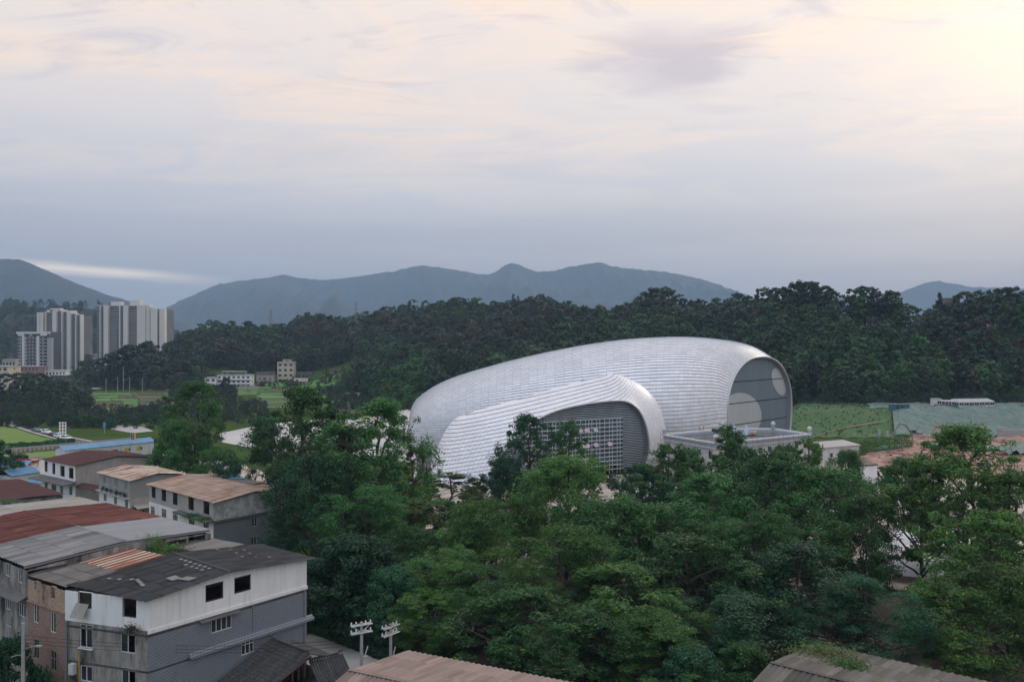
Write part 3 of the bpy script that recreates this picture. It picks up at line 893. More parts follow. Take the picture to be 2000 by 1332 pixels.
def shingle(G, Nrm, Q, seam, gap, lap, vgap, keep=None, side=None):
    """cut the surface into lapped rows (level bands of Q) and seam columns; returns dict key -> (verts, faces)"""
    panels = {}
    nu, nv = Q.shape
    for i in range(nu - 1):
        fa = 0.0
        fb = 1.0
        if i % seam == 0:
            fa = vgap
        for j in range(nv - 1):
            if keep is not None and not keep[i, j]:
                continue
            c = []
            for (a, b_, f) in ((i, j, fa), (i, j + 1, fa), (i + 1, j + 1, fb), (i + 1, j, fb)):
                i0, i1 = i, i + 1
                g = np.concatenate([G[i0, b_] * (1 - f) + G[i1, b_] * f, Nrm[i0, b_] * (1 - f) + Nrm[i1, b_] * f])
                q = Q[i0, b_] * (1 - f) + Q[i1, b_] * f
                c.append((q, g))
            qs = [x[0] for x in c]
            if max(qs) - min(qs) < 1e-6:
                continue
            for k in range(int(math.floor(min(qs))), int(math.floor(max(qs) - 1e-9)) + 1):
                pl_ = clip_poly(c, k + gap, k + 1.0)
                if len(pl_) < 3:
                    continue
                key = (k, i // seam, side(i, j) if side else 0)
                vs, fs = panels.setdefault(key, ([], []))
                o = len(vs)
                for q, g in pl_:
                    f = q - k
                    vs.append(g[:3] + g[3:] * (lap * (1.0 - f) + 0.02))
                fs.append(tuple(range(o, o + len(pl_))))
                # drip edge along the lower side of the row
                low = [n_ for n_, (q, g) in enumerate(pl_) if q - k < gap + 1e-6]
                if len(low) == 2:
                    a, b2 = pl_[low[0]][1], pl_[low[1]][1]
                    o2 = len(vs)
                    vs += [a[:3] + a[3:] * (lap + 0.02), b2[:3] + b2[3:] * (lap + 0.02), b2[:3] - b2[3:] * 0.05, a[:3] - a[3:] * 0.05]
                    fs.append((o2, o2 + 1, o2 + 2, o2 + 3))
    return panels


def proj_area(vs, fs):
    a = 0
    v = np.array(vs)
    if np.any(v[:, 1] < 1):
        return 0
    x = v[:, 0] / v[:, 1] * F
    y = v[:, 2] / v[:, 1] * F
    n = 0
    for f in fs:
        xx, yy = x[list(f)], y[list(f)]
        n += 0.5 * (np.dot(xx, np.roll(yy, -1)) - np.dot(yy, np.roll(xx, -1)))
    return n


hall_base = np.array([20.0, 262.0, 0.0])
hall = thing('exhibition_hall', 'huge silver pebble-shaped hall clad in overlapping metal panels', 'building', hall_base)
NRM = grid_normals(GRID)
if NRM[40, NTH // 2, 2] < 0:
    NRM = -NRM
Qm = np.tile(np.arange(NTH + 1, dtype=float), (NR, 1))
pan_main = shingle(GRID, NRM, Qm, 1, 0.13, 0.085, 0.011)


def add_surface(name, G, mat, parent, off=None, Nm=None, flip=False):
    g = G if off is None else G + Nm * off
    nu, nv = g.shape[:2]
    ii = np.arange(nu * nv).reshape(nu, nv)
    q4 = np.stack([ii[:-1, :-1], ii[1:, :-1], ii[1:, 1:], ii[:-1, 1:]], -1).reshape(-1, 4)
    return mesh_obj(name, g.reshape(-1, 3), q4, mat, parent, smooth=True)


add_surface('shell', GRID, M['shell_dark'], hall, -0.10, NRM)

# --- front lobe: hood over the glazed front
FA = np.array([P(955, 952)[0], P(955, 952)[1]])               # facade plane, left and right ends in plan
FB = np.array([(1262 - CX) / F * 213.0, 213.0])
fdir = (FB - FA) / np.linalg.norm(FB - FA)
fnorm = np.array([fdir[1], -fdir[0]])                           # towards the viewer


def on_plane(px, py, A, d):
    """photo pixel -> point on the vertical plane through plan point A along d"""
    t = (px - CX) / F
    # A + s d = (t D, D)
    s = (t * A[1] - A[0]) / (d[0] - t * d[1])
    p = A + s * d
    return np.array([p[0], p[1], CAM_H - (py - CY) / F * p[1]])


MOUTH = [(953, 958), (960, 932), (968, 908), (985, 879), (1005, 855), (1032, 831), (1062, 812), (1100, 798), (1150, 788), (1196, 783), (1224, 784.5), (1244, 797), (1257, 818), (1265, 845), (1268, 872), (1264, 900), (1256, 925)]
CREST = [(838, 948, 201), (841, 925, 204), (846, 900, 207), (858, 866, 210), (874, 836, 212), (893, 816, 213), (930, 803, 214), (985, 787, 215), (1050, 768, 216), (1115, 750, 217), (1190, 731, 219), (1232, 742, 221), (1263, 762, 223), (1285, 790, 225), (1297, 825, 226), (1298, 862, 226), (1288, 905, 226)]
NT = 121
Mc = catmull([on_plane(x, y, FA, fdir) for x, y in MOUTH], NT)
Cc = catmull([PD(*c) for c in CREST], NT)
# the two end points stand on the ground
Mc[:, 2] = np.maximum(Mc[:, 2], -0.4)
cen = Cc.mean(axis=0)
LOB = []
NV1, NV2 = 22, 8
for ti in range(NT):
    m_, c_ = Mc[ti], Cc[ti]
    ray = np.array([c_[0], c_[1], c_[2] - CAM_H])
    ray /= np.linalg.norm(ray)
    L = np.linalg.norm(c_ - m_)
    b1 = m_ + (c_ - m_) * 0.30 + np.array([0, -1, 0]) * L * 0.05
    b2 = c_ - ray * L * 0.50
    colp = []
    for v in np.linspace(0, 1, NV1):
        colp.append((1 - v) ** 3 * m_ + 3 * (1 - v) ** 2 * v * b1 + 3 * (1 - v) * v * v * b2 + v ** 3 * c_)
    k_ = c_ + np.array([0, 22.0, 0]) + (np.array([cen[0], c_[1], 2.0]) - c_) * np.array([0.18, 0, 0.22])
    b3 = c_ + ray * 9.0
    b4 = k_ + np.array([0, -5.0, 0])
    for v in np.linspace(0, 1, NV2 + 1)[1:]:
        colp.append((1 - v) ** 3 * c_ + 3 * (1 - v) ** 2 * v * b3 + 3 * (1 - v) * v * v * b4 + v ** 3 * k_)
    LOB.append(colp)
LOB = np.array(LOB)                                            # (NT, NVv, 3)
LG = np.transpose(LOB, (1, 0, 2))                              # (v, t): seams between v columns
LN = grid_normals(LG)
if LN[NV1 - 1, NT // 2, 2] < 0:
    LN = -LN
# rows rise towards the right and towards the back
Ql = (LG[:, :, 2] - 0.22 * LG[:, :, 0] - 0.30 * (LG[:, :, 1] - 200.0) * sstep(24, 40, LG[:, :, 0])) / 0.84 + 60.0
tpk = np.argmax(Ql, axis=1)
pan_lobe = shingle(LG, LN, Ql, 1, 0.09, 0.075, 0.03, side=lambda i, j: int(j >= tpk[i]))
lobe_under = add_surface('hood', LG, M['shell_dark'], hall, -0.10, LN)

# --- panels: the 300 that show largest are parts of their own, the rest one joined cladding
allp = [(abs(proj_area(*p)), 'm', k, p) for k, p in pan_main.items() if GRID[min(k[1], NR - 1), min(max(k[0], 0), NTH), 1] < 300] + \
       [(abs(proj_area(*p)), 'l', k, p) for k, p in pan_lobe.items()]
# main-body panels behind the hood or on the far side are never among the largest in view
def visible_main(k):
    p = GRID[min(k[1], NR - 1), min(k[0], NTH)]
    return k[0] < NTH * 0.5
allp.sort(key=lambda t: -t[0])
chosen = set()
for a, w, k, p in allp:
    if w == 'm' and not visible_main(k):
        continue
    if len(chosen) < 300:
        chosen.add((w, k))
restv, restf = [], []
for w, dct in (('m', pan_main), ('l', pan_lobe)):
    for k, (vs, fs) in dct.items():
        if (w, k) in chosen:
            mesh_obj('panel', vs, fs, M['panel_dome'], hall)
        else:
            o_ = len(restv)
            restv += [tuple(v) for v in vs]
            restf += [tuple(o_ + i for i in f) for f in fs]
clad = mesh_obj('cladding_panels', restv, restf, M['panel_dome'], hall)
clad['kind'] = 'stuff'

# rim of the hood
mb = MB()
rimp = [p + np.array([fnorm[0], fnorm[1], 0]) * 0.12 for p in Mc[::2]]
mb.tube(rimp, 0.22, 6)
mb.build('hood_rim', M['rim'], hall)

# --- glazed front inside the hood
fin = -1.6                                                      # set back from the rim
def fpt(s, z, off):
    p = FA + fdir * s + fnorm * off
    return (p[0], p[1], z)
ms = (Mc[:, :2] - FA) @ fdir
mz = Mc[:, 2]
def span_at(z):
    """left and right limits of the mouth at height z"""
    top = int(np.argmax(mz))
    sl_ = np.interp(z, mz[:top + 1], ms[:top + 1]) if True else 0
    sr_ = np.interp(-z, -mz[top:], ms[top:])
    return float(sl_), float(sr_)
poly = [fpt(s, z, fin) for s, z in zip(ms, mz)]
cenp = fpt(float(ms.mean()), 6.0, fin)
backw = mesh_obj('glazing', [cenp] + poly, [(0, i + 1, i + 2) for i in range(len(poly) - 1)], M['glass_blue'], hall)
# dark room edge between rim and glazing
mesh_obj('reveal', [tuple(p) for p in Mc] + poly, [(i, i + 1, NT + i + 1, NT + i) for i in range(NT - 1)], M['frame_grey'], hall)
zone = [on_plane(x, y, FA, fdir) for x, y in ((1032, 829), (1222, 816.5))]
zs0, zs1 = float((zone[0][:2] - FA) @ fdir), float((zone[1][:2] - FA) @ fdir)
ztop = float(zone[1][2])
z = 0.5
rl = random.Random(2)
while z < mz.max() - 0.25:
    a, c = span_at(z)
    a, c = a + 0.1, c - 0.1
    segs = [(a, c)]
    if z < ztop + 0.2:
        segs = [(a, min(zs0, c)), (max(zs1, a), c)]
    for s0, s1 in segs:
        if s1 - s0 > 0.3:
            MB().beam(fpt(s0, z, fin + 0.45), fpt(s1, z, fin + 0.45), 0.28, 0.11).build('louvre', M['louvre'], hall)
    z += 0.43
# window band: transoms, mullions, awning sashes
zt = ztop
ti = 0
while zt > 0.5:
    a, c = span_at(zt)
    MB().beam(fpt(max(zs0, a), zt, fin + 0.30), fpt(zs1, zt, fin + 0.30), 0.35, 0.24).build('transom', M['louvre'], hall)
    zt -= 1.08
    ti += 1
s = zs0
while s < zs1 + 0.1:
    a, c = zip(*[span_at(zq) for zq in (0.5, 4, 8, 12)])
    zmax = max([zq for zq in np.arange(0.5, ztop, 0.25) if span_at(zq)[0] < s], default=1)
    MB().beam(fpt(s, 0.2, fin + 0.14), fpt(s, min(zmax, ztop), fin + 0.14), 0.16, 0.16).build('mullion', M['louvre'], hall)
    s += rl.choice([0.95, 0.95, 1.5])
for px, py in ((1139, 841), (1151, 841), (1168, 840), (1142, 873), (1151, 872), (1169, 870), (1196, 868), (1149, 902), (1140, 903)):
    p = on_plane(px, py, FA, fdir)
    s = float((p[:2] - FA) @ fdir)
    zc_ = float(p[2])
    w_ = 0.62 if px not in (1151,) else 0.8
    a0, a1 = fpt(s - w_, zc_ + 0.5, fin + 0.3), fpt(s + w_, zc_ + 0.5, fin + 0.3)
    b0, b1_ = fpt(s + w_, zc_ - 0.35, fin + 0.85), fpt(s - w_, zc_ - 0.35, fin + 0.85)
    n4 = [np.array(q_) + np.array([0, -0.04, -0.05]) for q_ in (a0, a1, b0, b1_)]
    mesh_obj('open_sash', [a0, a1, b0, b1_] + n4, [(0, 1, 2, 3), (7, 6, 5, 4), (0, 4, 5, 1), (2, 6, 7, 3), (1, 5, 6, 2), (3, 7, 4, 0)], M['pink_panel'], hall)

# --- end wall in the open mouth of the main body
last = GRID[-1]
rl_ = RS[-1]
eang = R(rl_[2])
ew = np.array([math.cos(eang), math.sin(eang)])
en = np.array([math.sin(eang), -math.cos(eang)])                # outwards
ecen = np.array([rl_[0], rl_[1]])
inner = [ecen + (p[:2] - ecen) * 0.972 - en * 1.1 for p in last]
endp = [(q_[0], q_[1], max(-0.4, p[2] - (0.75 if p[2] > 8 else 0.4))) for q_, p in zip(inner, last)]
def e_at(s, z, off=0.0):
    p = ecen + ew * s + en * (-1.1 + off)
    return (p[0], p[1], z)
es = np.array([(np.array(p[:2]) - ecen) @ ew for p in endp])
ez = np.array([p[2] for p in endp])
def e_span(z):
    t = int(np.argmax(ez))
    a = np.interp(z, ez[:t + 1], es[:t + 1])
    c = np.interp(-z, -ez[t:], es[t:])
    return float(min(a, c)), float(max(a, c))
def end_panel(z0, z1, name, mat, off, lim=None):
    zz_ = np.linspace(z0, z1, 14)
    L_, R_ = [], []
    for zq in zz_:
        a, c = e_span(zq)
        if lim:
            la, lc = lim(zq)
            a, c = max(a + 0.15, la), min(c - 0.15, lc)
            if c < a:
                a = c = (a + c) / 2
        L_.append(e_at(a, zq, off))
        R_.append(e_at(c, zq, off))
    n_ = len(zz_)
    return mesh_obj(name, L_ + R_, [(i, n_ + i, n_ + i + 1, i + 1) for i in range(n_ - 1)], mat, hall)
def eplane(px, py):
    A = ecen - en * 1.1
    p = on_plane(px, py, A, ew)
    return float((p[:2] - A) @ ew), float(p[2])
seams = [eplane(1488, 742)[1], eplane(1488, 782)[1], eplane(1488, 822)[1]]
lv = [0.0] + sorted(seams) + [float(ez.max()) - 0.02]
for a, c in zip(lv[:-1], lv[1:]):
    end_panel(a + (0.13 if a > 0 else 0), c - 0.13, 'wall_panel', M['end_wall'], 0.0)
end_panel(0.0, lv[-1], 'backing', M['dark_void'], -0.25)
# two pale round fields on the wall, cut by the seams
def disc(cx_, cy_, rx, ry, rot):
    pts = []
    for k in range(48):
        t = 2 * math.pi * k / 48
        x, y = rx * math.cos(t), ry * math.sin(t)
        pts.append(eplane(cx_ + x * math.cos(rot) - y * math.sin(rot), cy_ + x * math.sin(rot) + y * math.cos(rot)))
    pts = np.array(pts)
    def lim(z):
        xs_ = []
        for (s0, z0), (s1, z1) in zip(pts, np.roll(pts, -1, axis=0)):
            if (z0 - z) * (z1 - z) <= 0 and abs(z1 - z0) > 1e-9:
                xs_.append(s0 + (s1 - s0) * (z - z0) / (z1 - z0))
        return (min(xs_), max(xs_)) if len(xs_) >= 2 else (99, -99)
    zlo, zhi = max(0.0, pts[:, 1].min() + 0.02), pts[:, 1].max() - 0.02
    cuts = [zlo] + [z_ for z_ in sorted(seams) if zlo < z_ < zhi] + [zhi]
    for a, c in zip(cuts[:-1], cuts[1:]):
        end_panel(a + (0.13 if a > zlo else 0), c - (0.13 if c < zhi else 0), 'disc_panel', M['end_disc'], 0.05, lim)
disc(1445, 812, 42, 45, 0.0)
disc(1521, 745.5, 12.0, 27.5, R(-17))
# rim of the mouth
MB().tube([tuple(p + np.array([en[0], en[1], 0]) * 0.05) for p in last[::2]], 0.33, 6).build('mouth_rim', M['rim'], hall)
mesh_obj('reveal', [tuple(p) for p in last] + endp, [(i, i + 1, NTH + 2 + i, NTH + 1 + i) for i in range(NTH)], M['frame_grey'], hall)
# low plinth kerb at the left tip
mb = MB()
kp = [GRID[i, 0] for i in range(2, 34, 2)]
for a, c in zip(kp[:-1], kp[1:]):
    mb.beam((a[0] - 0.8, a[1] - 1.6, 0.2), (c[0] - 0.8, c[1] - 1.6, 0.2), 0.5, 0.45)
mb.build('plinth', M['kerb'], hall)
# ------------------------------------------------------------------ building helpers
def v2(p):
    return np.array([float(p[0]), float(p[1])])


class Wall:
    """wall from plan point a to b (left to right as seen from outside)"""
    def __init__(self, parent, a, b_, z0, z1):
        self.parent, self.a, self.b = parent, v2(a), v2(b_)
        self.z0, self.z1 = z0, z1
        self.d = self.b - self.a
        self.L = float(np.linalg.norm(self.d))
        self.d = self.d / self.L
        self.n = np.array([self.d[1], -self.d[0]])
        self.ops = []
        self.bands = None

    def pt(self, s, z, off=0.0):
        p = self.a + self.d * s + self.n * off
        return (float(p[0]), float(p[1]), float(z))

    def pix(self, px, py):
        t = (px - CX) / F
        s = (t * self.a[1] - self.a[0]) / (self.d[0] - t * self.d[1])
        p = self.a + s * self.d
        return float(s), float(CAM_H - (py - CY) / F * p[1])

    def hole(self, s, z, w, h):
        o = (max(0.05, s - w / 2), min(self.L - 0.05, s + w / 2), max(self.z0 + 0.02, z - h / 2), min(self.z1 - 0.02, z + h / 2))
        self.ops.append(o)
        return o

    def build(self, mat, depth=0.22, name='wall', gable=None, zmats=None, label=None):
        """zmats: list of (z limit, material) from the bottom up"""
        S = sorted(set([0.0, self.L] + [v for o in self.ops for v in o[:2]]))
        zl = [self.z0, self.z1] + [v for o in self.ops for v in o[2:]]
        if zmats:
            zl += [z_ for z_, _ in zmats if self.z0 < z_ < self.z1]
        Z = sorted(set(zl))
        mats = [m_ for _, m_ in zmats] if zmats else [mat]
        V_, Fs, mi = [], [], []

        def midx(z):
            if not zmats:
                return 0
            for i, (lim, _) in enumerate(zmats):
                if z < lim:
                    return i
            return len(zmats) - 1
        for s0, s1 in zip(S[:-1], S[1:]):
            for q0, q1 in zip(Z[:-1], Z[1:]):
                sm, zm = (s0 + s1) / 2, (q0 + q1) / 2
                if any(o[0] < sm < o[1] and o[2] < zm < o[3] for o in self.ops):
                    continue
                k = len(V_)
                V_ += [self.pt(s0, q0), self.pt(s1, q0), self.pt(s1, q1), self.pt(s0, q1)]
                Fs.append((k, k + 1, k + 2, k + 3))
                mi.append(midx(zm))
        for o in self.ops:
            k = len(V_)
            c4 = [(o[0], o[2]), (o[1], o[2]), (o[1], o[3]), (o[0], o[3])]
            V_ += [self.pt(s, z) for s, z in c4] + [self.pt(s, z, -depth) for s, z in c4]
            for i in range(4):
                j = (i + 1) % 4
                Fs.append((k + i, k + j, k + 4 + j, k + 4 + i))
                mi.append(midx((o[2] + o[3]) / 2))
        if gable:
            k = len(V_)
            V_ += [self.pt(s, z) for s, z in gable]
            Fs.append(tuple(range(k, k + len(gable))))
            mi.append(len(mats) - 1)
        # inner face, a little behind the outer one
        k = len(V_)
        o = mesh_obj(name, V_, Fs, None, self.parent, mats=mats, midx=mi)
        if label:
            o['label'] = label
        return o

    def window(self, o, nm=1, transom=None, frame='frame_white', glass='glass', bar=0.055, sill=False, broken=False, open_leaf=None):
        s0, s1, z0, z1 = o
        mb = MB()
        d = -0.07
        for (a, c) in (((s0, z0 + bar / 2), (s1, z0 + bar / 2)), ((s0, z1 - bar / 2), (s1, z1 - bar / 2))):
            mb.beam(self.pt(a[0], a[1], d), self.pt(c[0], c[1], d), 0.06, bar)
        xs_ = [s0 + bar / 2, s1 - bar / 2] + [s0 + (s1 - s0) * (i + 1) / (nm + 1) for i in range(nm)]
        for x in xs_:
            mb.beam(self.pt(x, z0 + bar, d), self.pt(x, z1 - bar, d), bar, 0.06)
        if transom:
            zt_ = z0 + (z1 - z0) * transom
            mb.beam(self.pt(s0 + bar, zt_, d), self.pt(s1 - bar, zt_, d), 0.055, bar * 0.8)
        w = mb.build('window', M[frame], self.parent)
        if not broken:
            e = -0.11
            if open_leaf is None:
                spans = [(s0, s1)]
            else:
                m_ = (s0 + s1) / 2
                spans = [(s0, m_)] if open_leaf == 'r' else [(m_, s1)]
            for a, c in spans:
                p4 = [self.pt(a, z0, e), self.pt(c, z0, e), self.pt(c, z1, e), self.pt(a, z1, e)]
                pn = mesh_obj('pane', np.array(p4) - np.array(w.location), [(0, 1, 2, 3)], M[glass], self.parent)
                pn.parent = w
        if sill:
            sm = MB().beam(self.pt(s0 - 0.1, z0 - 0.05, 0.04), self.pt(s1 + 0.1, z0 - 0.05, 0.04), 0.18, 0.10).build('sill', M['plaster_white'], self.parent)
            sm.parent = w
        return w

    def slab(self, s0, s1, z, out, th, mat, name='ledge', drop=0.0):
        """slab sticking out of the wall"""
        mb = MB()
        V_ = [self.pt(s0, z, -0.05), self.pt(s1, z, -0.05), self.pt(s1, z - drop, out), self.pt(s0, z - drop, out)]
        V_ += [(x, y, q_ - th) for x, y, q_ in V_]
        mb.add(V_, [(0, 3, 2, 1), (4, 5, 6, 7), (0, 1, 5, 4), (1, 2, 6, 5), (2, 3, 7, 6), (3, 0, 4, 7)])
        return mb.build(name, mat, self.parent)


RR = random.Random(11)


def roof_plane(parent, r0, r1, e0, e1, nw, nl, mat, amp=0.045, ribs=5, name='roof_sheet', v0=0.0, v1=1.0, jit=0.012, skip=0.0, pale=None, lap=0.02):
    """corrugated sheets between ridge line r0-r1 and eave line e0-e1; every sheet is a part"""
    r0, r1, e0, e1 = [np.array(p, float) for p in (r0, r1, e0, e1)]
    nrm = np.cross(r1 - r0, e0 - r0)
    nrm /= np.linalg.norm(nrm)
    if nrm[2] < 0:
        nrm = -nrm

    def bil(u, v):
        return (r0 * (1 - u) + r1 * u) * (1 - v) + (e0 * (1 - u) + e1 * u) * v
    outs = []
    for j in range(nl):
        for i in range(nw):
            if RR.random() < skip:
                continue
            ua, ub = i / nw - 0.004, (i + 1) / nw + 0.012
            va = v0 + (v1 - v0) * j / nl - (0.015 if j else 0)
            vb = v0 + (v1 - v0) * (j + 1) / nl + 0.01
            lift = (nl - j) * lap + (0.01 if i % 2 else 0.0) + RR.uniform(0, jit)
            tw = [RR.uniform(-jit, jit) for _ in range(4)]
            K = ribs * 2 + 1
            V_, Fs = [], []
            for k in range(K):
                f = k / (K - 1)
                h = amp * 1.9 * (k % 2)
                for m_, v in enumerate((va, vb)):
                    # the upper end of a sheet dips under the next course
                    off = lift + h + (tw[0] * (1 - f) + tw[1] * f if m_ == 0 else tw[2] * (1 - f) + tw[3] * f) + (0.0 if m_ == 0 else lap * 0.4)
                    V_.append(bil(ua + (ub - ua) * f, v) + nrm * off)
            for k in range(K - 1):
                Fs.append((2 * k, 2 * k + 1, 2 * k + 3, 2 * k + 2))
            mt = mat
            if pale and RR.random() < pale[0]:
                mt = pale[1]
            outs.append(mesh_obj(name, V_, Fs, mt, parent))
    return outs


def ridge_cap(parent, a, c, w, mat, name='ridge_cap', lift=0.12):
    a, c = np.array(a, float), np.array(c, float)
    return MB().beam(a + [0, 0, lift], c + [0, 0, lift], w, 0.05).build(name, mat, parent)


def deck(parent, poly3, th, mat, name='roof_slab'):
    n = len(poly3)
    V_ = [tuple(p) for p in poly3] + [(p[0], p[1], p[2] - th) for p in poly3]
    return mesh_obj(name, V_, [tuple(range(n)), tuple(range(2 * n - 1, n - 1, -1))] + [(i, n + i, n + (i + 1) % n, (i + 1) % n) for i in range(n)], mat, parent)


def lerp(a, c, t):
    return np.array(a, float) * (1 - t) + np.array(c, float) * t


# ================================================================== NEAR ROW: grey-brick end house
A1 = P(289, 1231, 10.0)
B1 = P(599, 1143, 10.0)
C1 = P(127, 1202, 10.33)
gdir = v2(B1 - A1) / np.linalg.norm(v2(B1 - A1))
E1 = v2(B1) + (v2(C1) - v2(A1)) * 0.95
house1 = thing('row_house', 'end house with grey brick gable, white top storey and dark sheet roof', 'house', ((A1[0] + B1[0]) / 2, (A1[1] + B1[1]) / 2 + 3, 0))
g1 = Wall(house1, A1, B1, 0.0, 12.55)
wins = []
for px, py, w, h in ((419, 1155, 1.75, 1.55), (474, 1139.5, 1.72, 1.5)):
    s, z = g1.pix(px, py)
    wins.append((g1.hole(s, z, w, h), 'void'))
s, z = g1.pix(433, 1212)
wins.append((g1.hole(s, z, 2.05, 1.75), 'strip'))
s, z = g1.pix(484, 1262)
wins.append((g1.hole(s, z, 1.35, 1.4), 'cross'))
rs, rz = g1.pix(443, 1118)
g1.build(None, zmats=[(9.72, M['brick_grey']), (99, M['plaster_white'])], gable=[(0, 12.55), (g1.L, 12.55), (rs, 13.15)])
for o, k in wins:
    if k == 'strip':
        g1.window(o, nm=3, bar=0.07)
    elif k == 'cross':
        g1.window(o, nm=2, transom=0.68, bar=0.11)
    else:
        g1.window(o, nm=0, frame='frame_wood', bar=0.13, broken=True)
g1.slab(-0.02, g1.L + 0.05, 10.0, 0.10, 0.30, M['plaster_white'], 'string_course')
s0, z0 = g1.pix(368, 1278)
s1, z1 = g1.pix(599, 1200)
g1.slab(s0, g1.L + 0.6, 7.05, 0.42, 0.22, M['brick_grey'], 'ledge', drop=0.25)
sa, za = g1.pix(388, 1203)
sb, zb = g1.pix(466, 1180)
g1.slab(sa, sb, 9.62, 0.5, 0.07, M['concrete_old'], 'window_hood', drop=0.12)
l1 = Wall(house1, C1, A1, 0.0, 12.55)
wl = []
for px, py, w, h, k in ((165.5, 1170, 1.5, 1.55, 'void'), (252.5, 1187, 1.45, 1.6, 'void'), (168, 1242, 1.35, 2.0, 'a'), (249.5, 1252, 1.55, 1.95, 'b'), (168.5, 1315, 1.3, 1.35, 'c'), (251, 1323, 1.5, 1.7, 'b')):
    s, z = l1.pix(px, py)
    wl.append((l1.hole(s, z, w, h), k))
l1.build(None, zmats=[(9.95, M['plaster_grey']), (99, M['plaster_white'])])
for o, k in wl:
    if k == 'void':
        l1.window(o, nm=0, frame='frame_grey', bar=0.05, broken=True)
    else:
        l1.window(o, nm=1, bar=0.075, open_leaf='l' if k == 'a' else ('r' if k == 'b' else None), sill=(k == 'a'))
# window hood and the hanging corrugated piece
s, z = l1.pix(238, 1228)
l1.slab(s - 0.6, s + 0.9, z + 0.1, 0.45, 0.09, M['concrete_old'], 'window_hood', drop=0.1)
s, z = l1.pix(163, 1188)
V_ = []
for k in range(13):
    f = k / 12
    for (zz_, off) in ((z + 0.45, 0.05), (z - 0.6, 0.75)):
        V_.append(l1.pt(s - 0.75 + 1.4 * f, zz_, off + 0.05 * (k % 2)))
mesh_obj('shutter_sheet', V_, [(2 * k, 2 * k + 1, 2 * k + 3, 2 * k + 2) for k in range(12)], M['roof_beige'], house1)
MB().tube([l1.pt(0.25, 0, 0.1), l1.pt(0.25, 9.9, 0.1)], 0.06, 6).build('drainpipe', M['frame_grey'], house1)
MB().tube([g1.pt(g1.L - 0.3, 0, 0.1), g1.pt(g1.L - 0.3, 9.6, 0.1)], 0.06, 6).build('drainpipe', M['frame_grey'], house1)
MB().tube([g1.pt(g1.pix(494, 1190)[0], 7.2, 0.06), g1.pt(g1.pix(494, 1190)[0], 9.6, 0.06)], 0.05, 6).build('drainpipe', M['frame_grey'], house1)
s, z = l1.pix(145, 1304)
MB().beam(l1.pt(s - 0.25, z, 0.2), l1.pt(s + 0.25, z, 0.2), 0.4, 0.9).build('meter_box', M['frame_white'], house1)
MB().tube([l1.pt(s + 0.6, z - 1.2, 0.06), l1.pt(s + 0.6, z + 1.6, 0.06)], 0.04, 6).build('gas_pipe', M['yellow_board'], house1)
r1w = Wall(house1, B1, E1, 0.0, 12.5)
r1w.build(M['brick_grey'])
b1w = Wall(house1, E1, C1, 0.0, 12.5)
b1w.build(M['plaster_grey'])
deck(house1, [(A1[0], A1[1], 9.6), (B1[0], B1[1], 9.6), (E1[0], E1[1], 9.6), (C1[0], C1[1], 9.6)], 0.2, M['concrete_old'], 'floor_slab')
deck(house1, [(A1[0], A1[1], 6.6), (B1[0], B1[1], 6.6), (E1[0], E1[1], 6.6), (C1[0], C1[1], 6.6)], 0.2, M['concrete_old'], 'floor_slab')
# roof, ridge crosses the gable
RZ, EZ = 13.2, 12.58
out_g = np.append(g1.n * 0.55, 0)
gd3 = np.append(gdir, 0)
ridge_n = np.array(g1.pt(rs, RZ)) + out_g
rdir = v2(P(340, 1083, RZ)) - v2(ridge_n)
ridge_f = np.array([*(v2(ridge_n) + rdir), RZ])
eln = np.array([A1[0], A1[1], EZ]) - gd3 * 0.55 + out_g
elf = np.array([*v2(P(129, 1144, 12.6)), EZ + 0.05])
ern = np.array([B1[0], B1[1], EZ]) + gd3 * 0.55 + out_g
erf = np.array([*v2(P(506, 1063, 12.6)), EZ])
roof_plane(house1, ridge_f, ridge_n, elf, eln, 16, 5, M['roof_dark'], 0.055, 2, pale=(0.0, M['roof_pale_piece']))
roof_plane(house1, ridge_f, ridge_n, erf, ern, 16, 5, M['roof_dark'], 0.055, 2, pale=(0.0, M['roof_pale_piece']))
ridge_cap(house1, ridge_f, ridge_n, 0.3, M['roof_dark'], lift=0.2)
# pale patches of replaced sheet
def patches(parent, r0, r1, e0, e1, cells, mat):
    r0, r1, e0, e1 = [np.array(p, float) for p in (r0, r1, e0, e1)]
    for (u, v, w, h) in cells:
        q4 = []
        for uu, vv in ((u, v), (u + w, v), (u + w, v + h), (u, v + h)):
            q4.append((r0 * (1 - uu) + r1 * uu) * (1 - vv) + (e0 * (1 - uu) + e1 * uu) * vv + np.array([0, 0, 0.235 - 0.02]))
        top = [p + np.array([0, 0, 0.03]) for p in q4]
        mesh_obj('patch_sheet', top + q4, [(0, 1, 2, 3), (4, 0, 3, 7), (5, 1, 0, 4), (6, 2, 1, 5), (7, 3, 2, 6)], mat, parent)
cells = []
for k, (u, v) in enumerate([(0.66, 0.40), (0.70, 0.405), (0.74, 0.41), (0.78, 0.35), (0.82, 0.34), (0.86, 0.33), (0.40, 0.66), (0.45, 0.64), (0.5, 0.66), (0.55, 0.68), (0.60, 0.7), (0.64, 0.72), (0.30, 0.71), (0.2, 0.74),
                           (0.25, 0.06), (0.33, 0.06), (0.41, 0.06), (0.5, 0.06), (0.58, 0.06), (0.66, 0.055), (0.74, 0.06), (0.45, 0.13), (0.55, 0.13), (0.63, 0.13), (0.72, 0.13)]):
    big = k < 6
    cells.append((u, v, 0.035, 0.10 if big else 0.035))
patches(house1, ridge_f, ridge_n, elf, eln, cells, M['roof_pale_piece'])
patches(house1, ridge_f, ridge_n, erf, ern, [(0.08 + 0.09 * k, 0.42 + 0.05 * ((k * 7) % 5), 0.025, 0.03) for k in range(8)], M['roof_pale_piece'])

